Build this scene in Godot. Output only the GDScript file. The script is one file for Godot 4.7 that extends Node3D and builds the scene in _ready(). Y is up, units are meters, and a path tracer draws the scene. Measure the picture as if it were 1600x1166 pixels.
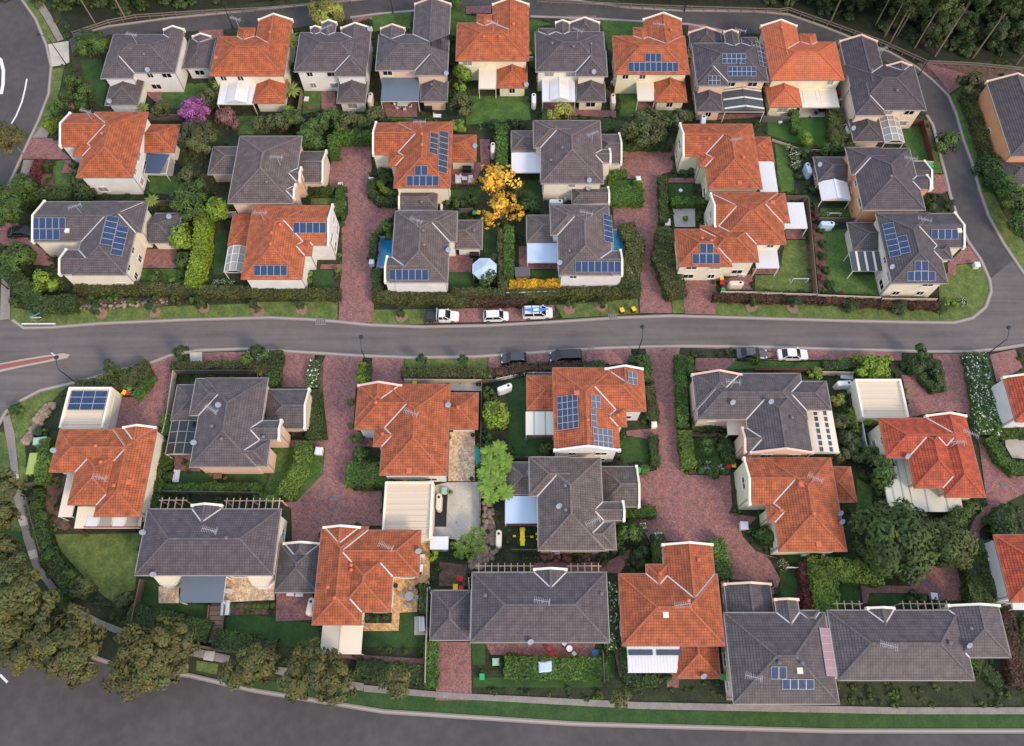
extends Node3D

const PITCH := 0.445
var M := {}
var used := {}
var rng := RandomNumberGenerator.new()
var protos := {}
var shared := {}


# ---------------------------------------------------------------- mesh builder
class MB:
	var v := PackedVector3Array()
	var n := PackedVector3Array()
	var t := PackedVector2Array()
	var c := PackedColorArray()
	var ix := PackedInt32Array()
	var col := Color.WHITE

	func quad(a: Vector3, b: Vector3, d: Vector3, e: Vector3, ua := Vector2.ZERO, ub := Vector2(1, 0), ud := Vector2(1, 1), ue := Vector2(0, 1)) -> void:
		var nn := (b - a).cross(e - a)
		if nn.length_squared() < 1e-12:
			nn = (d - b).cross(e - b)
		nn = nn.normalized()
		var k := v.size()
		v.append_array([a, b, d, e])
		n.append_array([nn, nn, nn, nn])
		t.append_array([ua, ub, ud, ue])
		c.append_array([col, col, col, col])
		ix.append_array([k, k + 2, k + 1, k, k + 3, k + 2])

	func poly(p: PackedVector3Array, nn: Vector3, uv: PackedVector2Array = PackedVector2Array()) -> void:
		var k := v.size()
		for i in p.size():
			v.append(p[i])
			n.append(nn)
			t.append(uv[i] if uv.size() == p.size() else Vector2(p[i].x, p[i].z))
			c.append(col)
		var flip := (p[1] - p[0]).cross(p[2] - p[0]).dot(nn) < 0.0
		for i in range(1, p.size() - 1):
			if flip:
				ix.append_array([k, k + i, k + i + 1])
			else:
				ix.append_array([k, k + i + 1, k + i])

	func box(lo: Vector3, hi: Vector3, tr := Transform3D()) -> void:
		var p := []
		for i in 8:
			p.append(tr * Vector3(hi.x if i & 1 else lo.x, hi.y if i & 2 else lo.y, hi.z if i & 4 else lo.z))
		var s := hi - lo
		quad(p[4], p[5], p[7], p[6], Vector2(0, 0), Vector2(s.x, 0), Vector2(s.x, s.y), Vector2(0, s.y))
		quad(p[1], p[0], p[2], p[3], Vector2(0, 0), Vector2(s.x, 0), Vector2(s.x, s.y), Vector2(0, s.y))
		quad(p[5], p[1], p[3], p[7], Vector2(0, 0), Vector2(s.z, 0), Vector2(s.z, s.y), Vector2(0, s.y))
		quad(p[0], p[4], p[6], p[2], Vector2(0, 0), Vector2(s.z, 0), Vector2(s.z, s.y), Vector2(0, s.y))
		quad(p[6], p[7], p[3], p[2], Vector2(0, 0), Vector2(s.x, 0), Vector2(s.x, s.z), Vector2(0, s.z))
		quad(p[0], p[1], p[5], p[4], Vector2(0, 0), Vector2(s.x, 0), Vector2(s.x, s.z), Vector2(0, s.z))

	# a box of half sizes hx, hy laid along the line from a to b
	func bar(a: Vector3, b: Vector3, hx: float, hy: float) -> void:
		var d := b - a
		if d.length() < 1e-5:
			return
		var z := d.normalized()
		var up := Vector3.UP if absf(z.y) < 0.95 else Vector3.RIGHT
		var x := up.cross(z).normalized()
		var y := z.cross(x)
		box(Vector3(-hx, -hy, 0), Vector3(hx, hy, d.length()), Transform3D(Basis(x, y, z), a))

	func tube(path: Array, radii: Array, sides := 8, cap := true) -> void:
		var rings := []
		for i in path.size():
			var d: Vector3 = (path[mini(i + 1, path.size() - 1)] - path[maxi(i - 1, 0)])
			d = d.normalized()
			var up := Vector3.UP if absf(d.y) < 0.9 else Vector3.RIGHT
			var x := up.cross(d).normalized()
			var y := d.cross(x)
			var r := []
			for k in sides:
				var a := TAU * k / sides
				r.append(path[i] + (x * cos(a) + y * sin(a)) * radii[i])
			rings.append(r)
		for i in path.size() - 1:
			for k in sides:
				var k2: int = (k + 1) % sides
				quad(rings[i][k], rings[i][k2], rings[i + 1][k2], rings[i + 1][k])
		if cap:
			var d2: Vector3 = (path[-1] - path[-2]).normalized()
			poly(PackedVector3Array(rings[-1]), d2)
			poly(PackedVector3Array(rings[0]), -d2)

	# ring sections joined lengthwise; every section is an Array of Vector3 of one length
	func loft(rings: Array, caps := true, closed := true) -> void:
		var m: int = rings[0].size()
		for i in rings.size() - 1:
			for k in (m if closed else m - 1):
				var k2: int = (k + 1) % m
				quad(rings[i][k], rings[i][k2], rings[i + 1][k2], rings[i + 1][k])
		if caps:
			for q in [rings[0], rings[-1]]:
				var nn: Vector3 = (q[1] - q[0]).cross(q[2] - q[1]).normalized()
				var away: Vector3 = rings[0][0] - rings[-1][0] if q == rings[0] else rings[-1][0] - rings[0][0]
				poly(PackedVector3Array(q), nn if nn.dot(away) > 0 else -nn)

	func leaf(p: Vector3, nn: Vector3, s: float, r: RandomNumberGenerator, stretch := 1.0) -> void:
		var a := nn.cross(Vector3(r.randf() - 0.5, r.randf() - 0.5, r.randf() - 0.5)).normalized() * s * stretch
		var b := nn.cross(a).normalized() * s
		var k := v.size()
		v.append_array([p - a, p - b * 0.6, p + a, p + b * 0.6])
		n.append_array([nn, nn, nn, nn])
		t.append_array([Vector2(0, 0), Vector2(1, 0), Vector2(1, 1), Vector2(0, 1)])
		c.append_array([col, col, col, col])
		ix.append_array([k, k + 2, k + 1, k, k + 3, k + 2])

	func commit(into: ArrayMesh = null) -> ArrayMesh:
		var m := into if into else ArrayMesh.new()
		if v.is_empty():
			return m
		var a := []
		a.resize(Mesh.ARRAY_MAX)
		a[Mesh.ARRAY_VERTEX] = v
		a[Mesh.ARRAY_NORMAL] = n
		a[Mesh.ARRAY_TEX_UV] = t
		a[Mesh.ARRAY_COLOR] = c
		a[Mesh.ARRAY_INDEX] = ix
		m.add_surface_from_arrays(Mesh.PRIMITIVE_TRIANGLES, a)
		return m


# ---------------------------------------------------------------- nodes
func numbered(called: String) -> String:
	if not used.has(called):
		used[called] = 0
		return called
	used[called] += 1
	return "%s_%03d" % [called, used[called]]


func tag(o: Node3D, label: String, category: String, group := "", kind := "") -> void:
	o.set_meta("label", label)
	o.set_meta("category", category)
	if group:
		o.set_meta("group", group)
	if kind:
		o.set_meta("kind", kind)


func thing(called: String, label: String, category: String, at := Vector3.ZERO, turn := 0.0, group := "") -> Node3D:
	var o := Node3D.new()
	o.name = numbered(called)
	add_child(o)
	o.position = at
	o.rotation.y = turn
	tag(o, label, category, group)
	return o


func part(called: String, mb, material: Material, parent: Node3D) -> MeshInstance3D:
	var o := MeshInstance3D.new()
	o.name = called
	o.mesh = mb.commit() if mb is MB else mb
	for s in o.mesh.get_surface_count():
		o.set_surface_override_material(s, material)
	if parent == self:
		o.name = numbered(called)
	parent.add_child(o, true)
	return o


func struct(called: String, mb, material: Material) -> MeshInstance3D:
	var o := part(called, mb, material, self)
	o.set_meta("kind", "structure")
	o.set_meta("label", called.replace("_", " "))
	return o


# ---------------------------------------------------------------- materials
func lin(r: float, g: float, b: float, a := 1.0) -> Color:
	var c := Color(r, g, b).linear_to_srgb()
	c.a = a
	return c


func mat(key: String, c: Color, rough := 0.8, metal := 0.0, tex: Texture2D = null, uv := 1.0, vertex := true) -> StandardMaterial3D:
	var m := StandardMaterial3D.new()
	m.resource_name = key
	m.albedo_color = c
	m.roughness = rough
	m.metallic = metal
	m.vertex_color_use_as_albedo = vertex
	m.cull_mode = BaseMaterial3D.CULL_DISABLED
	if tex:
		m.albedo_texture = tex
		m.uv1_scale = Vector3(uv, uv, uv)
	M[key] = m
	return m


func noise(sd: int, freq: float, oct := 3) -> FastNoiseLite:
	var f := FastNoiseLite.new()
	f.seed = sd
	f.frequency = freq
	f.noise_type = FastNoiseLite.TYPE_SIMPLEX
	f.fractal_octaves = oct
	return f


func grey(sd: int, freq: float, size: int, oct := 3) -> PackedByteArray:
	return noise(sd, freq, oct).get_seamless_image(size, size).get_data()


# a mottled texture: colour a to b by a coarse and a fine noise, with a grain of single texels
func mottled(sd: int, size: int, a: Color, b: Color, coarse: float, fine: float, grain: float, mixed := 0.55) -> ImageTexture:
	var n1 := grey(sd, coarse, size)
	var n2 := grey(sd + 7, fine, size, 2)
	var r := RandomNumberGenerator.new()
	r.seed = sd
	var d := PackedByteArray()
	d.resize(size * size * 3)
	for i in size * size:
		var k: float = clampf((n1[i] * mixed + n2[i] * (1.0 - mixed)) / 255.0, 0.0, 1.0)
		k = clampf((k - 0.5) * 1.5 + 0.5, 0, 1)
		var g := 1.0 + (r.randf() - 0.5) * grain
		d[i * 3] = int(clampf((a.r + (b.r - a.r) * k) * g, 0, 1) * 255)
		d[i * 3 + 1] = int(clampf((a.g + (b.g - a.g) * k) * g, 0, 1) * 255)
		d[i * 3 + 2] = int(clampf((a.b + (b.b - a.b) * k) * g, 0, 1) * 255)
	var im := Image.create_from_data(size, size, false, Image.FORMAT_RGB8, d)
	im.generate_mipmaps()
	return ImageTexture.create_from_image(im)


# clay pavers laid in basket pairs, each with its own tone; 32 x 32 pavers
func paver_texture(sd: int, tones: Array) -> ImageTexture:
	var size := 512
	var r := RandomNumberGenerator.new()
	r.seed = sd
	var pick := []
	for i in 32 * 64:
		pick.append(tones[r.randi() % tones.size()] * (0.85 + 0.3 * r.randf()))
	var n1 := grey(sd, 0.012, size)
	var d := PackedByteArray()
	d.resize(size * size * 3)
	for y in size:
		for x in size:
			var cx := x / 16
			var cy := y / 16
			var across := (cx + cy) % 2 == 0
			var sub := (y % 16) / 8 if across else (x % 16) / 8
			var c: Color = pick[(cy * 32 + cx) * 2 + sub]
			var ex := x % 16 if across else x % 8
			var ey := y % 8 if across else y % 16
			var k: float = 0.91 + 0.17 * n1[y * size + x] / 255.0
			if ex == 0 or ey == 0:
				k *= 0.82
			var i := (y * size + x) * 3
			d[i] = int(clampf(c.r * k, 0, 1) * 255)
			d[i + 1] = int(clampf(c.g * k, 0, 1) * 255)
			d[i + 2] = int(clampf(c.b * k, 0, 1) * 255)
	var im := Image.create_from_data(size, size, false, Image.FORMAT_RGB8, d)
	im.generate_mipmaps()
	return ImageTexture.create_from_image(im)


# roof tile sheet: 32 x 32 tiles with their own tone, lichen and weathering
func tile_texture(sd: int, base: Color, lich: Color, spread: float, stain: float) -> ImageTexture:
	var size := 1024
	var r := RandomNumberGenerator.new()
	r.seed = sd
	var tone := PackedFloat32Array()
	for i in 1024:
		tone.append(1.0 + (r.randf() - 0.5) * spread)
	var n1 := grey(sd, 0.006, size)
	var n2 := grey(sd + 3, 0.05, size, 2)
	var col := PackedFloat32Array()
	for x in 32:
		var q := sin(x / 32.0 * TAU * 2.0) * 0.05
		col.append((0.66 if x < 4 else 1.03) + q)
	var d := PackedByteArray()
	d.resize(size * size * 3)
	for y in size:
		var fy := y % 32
		var edge := 0.68 if fy < 4 else 1.03  # shade line under each course painted in, as the step is too thin
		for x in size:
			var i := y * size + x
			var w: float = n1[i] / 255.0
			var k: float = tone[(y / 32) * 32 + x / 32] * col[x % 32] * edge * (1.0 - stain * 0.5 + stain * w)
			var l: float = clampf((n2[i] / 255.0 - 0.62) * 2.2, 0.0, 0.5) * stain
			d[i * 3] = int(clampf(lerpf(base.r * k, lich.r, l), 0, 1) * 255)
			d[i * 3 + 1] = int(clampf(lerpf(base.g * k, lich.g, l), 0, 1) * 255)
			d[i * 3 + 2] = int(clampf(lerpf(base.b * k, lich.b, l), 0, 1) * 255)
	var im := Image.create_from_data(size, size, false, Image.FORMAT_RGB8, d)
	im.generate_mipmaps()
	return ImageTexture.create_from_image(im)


# worn asphalt: mottling, and long wheel tracks and drag marks along x
func streaked(sd: int) -> ImageTexture:
	var size := 1024
	var n1 := grey(sd, 0.004, size)
	var n2 := grey(sd + 1, 0.03, size)
	var r := RandomNumberGenerator.new()
	r.seed = sd
	var f := noise(sd + 2, 1.0, 2)
	var d := PackedByteArray()
	d.resize(size * size * 3)
	for y in size:
		for x in size:
			var a := TAU * x / size
			# sampled round a cylinder, so that it repeats along x without a seam
			var s := f.get_noise_3d(cos(a) * 0.35, sin(a) * 0.35, y * 0.045) if x % 4 == 0 else 0.0
			var i := (y * size + x) * 3
			if x % 4 != 0:
				for k in 3:
					d[i + k] = clampi(d[i + k - 3] + r.randi_range(-2, 2), 0, 255)
				continue
			var k2: float = 1.0 + (n1[y * size + x] / 255.0 - 0.5) * 0.10 + (n2[y * size + x] / 255.0 - 0.5) * 0.05 + s * 0.10 + (r.randf() - 0.5) * 0.05
			d[i] = int(clampf(0.398 * k2, 0, 1) * 255)
			d[i + 1] = int(clampf(0.374 * k2, 0, 1) * 255)
			d[i + 2] = int(clampf(0.364 * k2, 0, 1) * 255)
	var im := Image.create_from_data(size, size, false, Image.FORMAT_RGB8, d)
	im.generate_mipmaps()
	return ImageTexture.create_from_image(im)


func make_materials() -> void:
	var T := 1.0 / 10.56
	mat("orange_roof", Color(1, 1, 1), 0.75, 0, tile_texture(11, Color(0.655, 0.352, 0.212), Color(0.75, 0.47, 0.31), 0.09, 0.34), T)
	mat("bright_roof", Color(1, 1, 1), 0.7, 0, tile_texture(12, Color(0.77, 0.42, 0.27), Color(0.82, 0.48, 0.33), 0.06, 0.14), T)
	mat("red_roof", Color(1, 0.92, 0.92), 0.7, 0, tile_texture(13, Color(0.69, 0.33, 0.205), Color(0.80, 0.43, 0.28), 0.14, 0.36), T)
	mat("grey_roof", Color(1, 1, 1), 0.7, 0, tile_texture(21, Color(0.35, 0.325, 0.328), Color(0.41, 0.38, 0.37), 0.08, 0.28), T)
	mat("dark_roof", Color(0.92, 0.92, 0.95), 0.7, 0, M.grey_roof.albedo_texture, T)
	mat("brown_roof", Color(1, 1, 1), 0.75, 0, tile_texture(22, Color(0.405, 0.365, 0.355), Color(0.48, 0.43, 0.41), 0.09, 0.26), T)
	for k in RIDGE:
		mat(k + "_ridge", RIDGE[k], 0.75)
	var wt := mottled(31, 256, Color(0.93, 0.93, 0.93), Color(1, 1, 1), 0.01, 0.08, 0.05)
	for w in [["white", Color(0.92, 0.92, 0.91)], ["cream", Color(0.92, 0.89, 0.81)], ["yellow", Color(0.91, 0.89, 0.76)], ["peach", Color(0.90, 0.78, 0.69)], ["peachlight", Color(0.92, 0.84, 0.75)], ["orange", Color(0.90, 0.66, 0.48)], ["pink", Color(0.89, 0.74, 0.68)]]:
		mat(w[0] + "_wall", w[1], 0.85, 0, wt, 0.11)
		mat(w[0] + "_cap", w[1] * 1.02, 0.7)
	mat("gutter", Color(0.62, 0.60, 0.58), 0.5)
	mat("gutter_dark", Color(0.36, 0.35, 0.36), 0.5)
	mat("gutter_orange", Color(0.60, 0.42, 0.34), 0.5)
	mat("valley", Color(0.78, 0.76, 0.75), 0.6)
	mat("soffit", Color(0.75, 0.73, 0.70), 0.8)
	mat("frame", Color(0.88, 0.87, 0.85), 0.5)
	mat("pane", Color(0.10, 0.12, 0.14), 0.08)
	mat("blind", Color(0.58, 0.57, 0.54), 0.4)
	mat("garage_door", Color(0.82, 0.80, 0.76), 0.6)
	mat("panel_glass", Color(0.115, 0.21, 0.345), 0.22)
	mat("panel_dark", Color(0.19, 0.20, 0.24), 0.25)
	mat("panel_grey", Color(0.36, 0.37, 0.41), 0.3)
	mat("panel_slate", Color(0.17, 0.225, 0.31), 0.25)
	mat("mulch", Color(1, 1, 1), 0.95, 0, mottled(56, 256, Color(0.50, 0.38, 0.32), Color(0.66, 0.53, 0.45), 0.04, 0.12, 0.3), 0.3)
	mat("panel_frame", Color(0.78, 0.79, 0.82), 0.4, 0.3)
	mat("strip_pink", Color(0.62, 0.50, 0.52), 0.4)
	mat("galvanised", Color(0.62, 0.63, 0.65), 0.45, 0.4)
	mat("antenna", Color(0.74, 0.74, 0.75), 0.5, 0.3)
	mat("dish", Color(0.55, 0.60, 0.66), 0.6)
	mat("vent_grey", Color(0.45, 0.44, 0.45), 0.5, 0.2)
	mat("vent_orange", Color(0.78, 0.42, 0.29), 0.6)
	for s in [["white", Color(0.86, 0.86, 0.87)], ["cream", Color(0.88, 0.84, 0.76)], ["slate", Color(0.40, 0.45, 0.50)], ["bluewhite", Color(0.73, 0.80, 0.87)], ["dark", Color(0.30, 0.33, 0.35)], ["blue", Color(0.24, 0.31, 0.41)]]:
		mat("sheet_" + s[0], s[1], 0.5)
	mat("flat_sheet", Color(0.84, 0.77, 0.68), 0.55)
	mat("clear_strip", Color(0.60, 0.67, 0.64), 0.3)
	mat("clear_sheet", Color(0.86, 0.85, 0.79), 0.5)
	mat("dark_glazing", Color(0.16, 0.18, 0.20), 0.15)
	mat("glazing", Color(0.62, 0.60, 0.56), 0.3)
	mat("skylight_glass", Color(0.27, 0.31, 0.36), 0.12)
	mat("red_trim", Color(0.62, 0.20, 0.20), 0.6)
	mat("wood", Color(0.45, 0.34, 0.26), 0.8)
	mat("trellis", Color(0.80, 0.70, 0.62), 0.7)
	# ground
	mat("ground", Color(1, 1, 1), 0.95, 0, mottled(41, 512, Color(0.14, 0.17, 0.10), Color(0.25, 0.27, 0.17), 0.01, 0.06, 0.45), 0.06)
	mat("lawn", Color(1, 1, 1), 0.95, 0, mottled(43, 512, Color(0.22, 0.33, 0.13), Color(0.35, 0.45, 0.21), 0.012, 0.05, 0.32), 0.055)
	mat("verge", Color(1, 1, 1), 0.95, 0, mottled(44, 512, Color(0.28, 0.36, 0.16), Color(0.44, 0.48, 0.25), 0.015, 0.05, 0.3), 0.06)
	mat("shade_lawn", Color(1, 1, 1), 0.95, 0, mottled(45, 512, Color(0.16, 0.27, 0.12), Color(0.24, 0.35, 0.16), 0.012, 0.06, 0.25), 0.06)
	mat("turf", Color(0.24, 0.39, 0.15), 0.95, 0, mottled(46, 256, Color(0.9, 0.9, 0.9), Color(1, 1, 1), 0.02, 0.1, 0.1), 0.08)
	mat("garden_bed", Color(1, 1, 1), 0.95, 0, mottled(47, 512, Color(0.30, 0.22, 0.18), Color(0.47, 0.38, 0.32), 0.02, 0.09, 0.4), 0.09)
	mat("asphalt", Color(1, 1, 1), 0.9, 0, mottled(48, 1024, Color(0.365, 0.335, 0.335), Color(0.425, 0.395, 0.39), 0.003, 0.02, 0.07), 0.018)
	M.asphalt.albedo_texture = streaked(61)
	mat("dark_asphalt", Color(1, 1, 1), 0.9, 0, mottled(62, 1024, Color(0.272, 0.262, 0.262), Color(0.332, 0.318, 0.314), 0.003, 0.02, 0.09), 0.021)
	mat("brick_paving", Color(1, 1, 1), 0.85, 0, paver_texture(49, [Color(0.555, 0.385, 0.355), Color(0.575, 0.40, 0.365), Color(0.53, 0.38, 0.37), Color(0.485, 0.38, 0.395), Color(0.585, 0.39, 0.355), Color(0.545, 0.385, 0.365)]), 0.135)
	mat("brick_edge", Color(0.56, 0.34, 0.31), 0.85)
	mat("concrete_paving", Color(1, 1, 1), 0.9, 0, mottled(50, 512, Color(0.68, 0.65, 0.60), Color(0.79, 0.76, 0.71), 0.01, 0.06, 0.12), 0.08)
	mat("path", Color(1, 1, 1), 0.9, 0, mottled(51, 512, Color(0.50, 0.47, 0.45), Color(0.58, 0.55, 0.52), 0.01, 0.06, 0.12), 0.08)
	mat("kerb", Color(0.68, 0.64, 0.60), 0.9, 0, wt, 0.3)
	mat("gutter_concrete", Color(0.56, 0.52, 0.50), 0.9, 0, wt, 0.3)
	mat("tile_paving", Color(1, 1, 1), 0.8, 0, paver_texture(52, [Color(0.84, 0.73, 0.60), Color(0.82, 0.71, 0.59), Color(0.86, 0.75, 0.62)]), 0.09)
	mat("sand_paving", Color(1, 1, 1), 0.8, 0, paver_texture(53, [Color(0.82, 0.66, 0.46), Color(0.79, 0.63, 0.44), Color(0.84, 0.69, 0.50)]), 0.12)
	mat("pale_paving", Color(0.74, 0.70, 0.66), 0.85, 0, wt, 0.2)
	mat("paint", Color(0.86, 0.86, 0.85), 0.7)
	mat("stone", Color(1, 1, 1), 0.9, 0, mottled(54, 256, Color(0.50, 0.42, 0.36), Color(0.74, 0.66, 0.58), 0.03, 0.1, 0.3), 0.4)
	mat("forest_floor", Color(1, 1, 1), 0.95, 0, mottled(55, 512, Color(0.10, 0.13, 0.07), Color(0.19, 0.20, 0.12), 0.015, 0.07, 0.5), 0.06)
	mat("pool_water", Color(0.16, 0.52, 0.70), 0.08)
	mat("pool_edge", Color(0.60, 0.60, 0.72), 0.7)
	# plants (leaf colours)
	for p in PLANT:
		var pc: Color = PLANT[p]
		var pl := pc.srgb_to_linear() * 1.72  # the leaves' own tones run from 0.3 to 1
		var pm := mat("leaf_" + p, lin(pl.r, pl.g, pl.b), 0.7)
		pm.backlight_enabled = true
		pm.backlight = Color(pc.r * 0.35, pc.g * 0.35, pc.b * 0.2)
	mat("bark", Color(0.40, 0.34, 0.29), 0.9)
	mat("pale_bark", Color(0.55, 0.48, 0.42), 0.85)
	mat("petal_white", Color(0.90, 0.88, 0.84), 0.7)
	mat("tyre", Color(0.10, 0.10, 0.105), 0.85)
	mat("rim", Color(0.62, 0.63, 0.65), 0.35, 0.6)
	mat("car_glass", Color(0.08, 0.10, 0.12), 0.06)
	mat("car_white", Color(0.88, 0.88, 0.88), 0.25)
	mat("car_black", Color(0.09, 0.095, 0.10), 0.22)
	mat("car_charcoal", Color(0.20, 0.22, 0.25), 0.25)
	mat("car_grey", Color(0.30, 0.31, 0.34), 0.25)
	for q in ["car_white", "car_black", "car_charcoal", "car_grey"]:
		M[q].clearcoat_enabled = true
		M[q].clearcoat = 0.6
	mat("headlight", Color(0.85, 0.86, 0.88), 0.15)
	mat("taillight", Color(0.60, 0.08, 0.07), 0.25)
	mat("tray", Color(0.20, 0.21, 0.22), 0.6)
	mat("kayak", Color(0.20, 0.50, 0.78), 0.4)
	mat("bin_body", Color(0.14, 0.20, 0.15), 0.6)
	for q in [["yellow", Color(0.93, 0.74, 0.08)], ["red", Color(0.76, 0.10, 0.14)], ["green", Color(0.10, 0.66, 0.36)]]:
		mat("lid_" + q[0], q[1], 0.5)
	mat("lamp_post", Color(0.17, 0.19, 0.21), 0.5, 0.3)
	mat("tank", Color(0.86, 0.81, 0.74), 0.55)
	mat("white_metal", Color(0.86, 0.87, 0.88), 0.45)
	mat("black_plastic", Color(0.12, 0.12, 0.13), 0.6)
	mat("fence_grey", Color(0.42, 0.39, 0.37), 0.8, 0, wt, 0.4)
	mat("fence_timber", Color(0.52, 0.43, 0.36), 0.85, 0, wt, 0.4)
	mat("fence_brown", Color(0.42, 0.24, 0.18), 0.8, 0, wt, 0.4)
	mat("fence_cream", Color(0.80, 0.75, 0.66), 0.7, 0, wt, 0.4)
	mat("fence_white", Color(0.86, 0.85, 0.84), 0.6)
	mat("fence_stone", Color(0.50, 0.42, 0.36), 0.9, 0, wt, 0.4)
	mat("rail_timber", Color(0.52, 0.48, 0.45), 0.85, 0, wt, 0.5)
	mat("rust_wall", Color(0.34, 0.20, 0.15), 0.85)
	mat("cabinet_green", Color(0.62, 0.70, 0.36), 0.6)
	mat("cabinet_pale", Color(0.62, 0.76, 0.68), 0.6)
	mat("plastic_yellow", Color(0.90, 0.80, 0.10), 0.5)
	mat("plastic_blue", Color(0.14, 0.45, 0.75), 0.5)
	mat("plastic_red", Color(0.80, 0.12, 0.14), 0.5)
	mat("sign_blue", Color(0.30, 0.60, 0.72), 0.5)
	mat("teal", Color(0.20, 0.62, 0.62), 0.7)


const PLANT := {"round": Color(0.26, 0.36, 0.12), "dark": Color(0.20, 0.285, 0.105), "olive": Color(0.30, 0.33, 0.17), "light": Color(0.42, 0.52, 0.14), "yellowgreen": Color(0.55, 0.56, 0.23), "shrub": Color(0.25, 0.34, 0.12),
	"purple": Color(0.60, 0.33, 0.56), "pink": Color(0.50, 0.36, 0.34), "gold": Color(0.84, 0.65, 0.19), "gum": Color(0.315, 0.335, 0.155), "forest": Color(0.235, 0.305, 0.13), "bigdark": Color(0.205, 0.29, 0.085), "bigolive": Color(0.28, 0.33, 0.14),
	"palm": Color(0.44, 0.50, 0.20), "fern": Color(0.40, 0.52, 0.16), "palmy": Color(0.40, 0.50, 0.22), "sapling": Color(0.21, 0.30, 0.12), "flower": Color(0.30, 0.38, 0.18), "red": Color(0.38, 0.22, 0.20), "lav": Color(0.50, 0.48, 0.42), "ball": Color(0.30, 0.40, 0.15),
	"h_olive": Color(0.29, 0.31, 0.13), "h_rust": Color(0.28, 0.19, 0.12), "h_green": Color(0.27, 0.39, 0.11), "h_dark": Color(0.22, 0.30, 0.11), "h_lime": Color(0.44, 0.52, 0.10), "h_lime2": Color(0.33, 0.43, 0.13), "h_red": Color(0.36, 0.15, 0.15), "h_yellow": Color(0.86, 0.66, 0.08), "h_white": Color(0.25, 0.36, 0.14)}
const RIDGE := {"orange": Color(0.68, 0.39, 0.26), "bright": Color(0.78, 0.43, 0.28), "red": Color(0.69, 0.34, 0.23), "grey": Color(0.40, 0.375, 0.375), "dark": Color(0.38, 0.355, 0.36), "brown": Color(0.46, 0.415, 0.40)}


# ---------------------------------------------------------------- houses
# a block is [x0, z0, x1, z1, eaves height, gabled sides]; hipped on every side that is not gabled, a * after a side marks a parapet gable
func side_dist(b: Array, s: String, p: Vector2) -> float:
	match s:
		"N": return p.y - b[1]
		"S": return b[3] - p.y
		"W": return p.x - b[0]
	return b[2] - p.x


func hips(b: Array) -> Array:
	var out := []
	for s in ["N", "S", "W", "E"]:
		if not b[5].contains(s):
			out.append(s)
	return out


func roof_at(b: Array, p: Vector2) -> float:
	var d := 1e9
	for s in hips(b):
		d = minf(d, side_dist(b, s, p))
	return b[4] + PITCH * d


func inside(b: Array, p: Vector2, grow := 0.0) -> bool:
	return p.x > b[0] - grow and p.x < b[2] + grow and p.y > b[1] - grow and p.y < b[3] + grow


# keep the part of a convex polygon where f >= 0
func clip(poly: PackedVector2Array, f: Callable) -> PackedVector2Array:
	var out := PackedVector2Array()
	var m := poly.size()
	for i in m:
		var a := poly[i]
		var b := poly[(i + 1) % m]
		var fa: float = f.call(a)
		var fb: float = f.call(b)
		if fa >= -1e-5:
			out.append(a)
		if (fa > 1e-5 and fb < -1e-5) or (fa < -1e-5 and fb > 1e-5):
			out.append(a.lerp(b, fa / (fa - fb)))
	return out


func rect(b: Array) -> PackedVector2Array:
	return PackedVector2Array([Vector2(b[0], b[1]), Vector2(b[2], b[1]), Vector2(b[2], b[3]), Vector2(b[0], b[3])])


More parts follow.
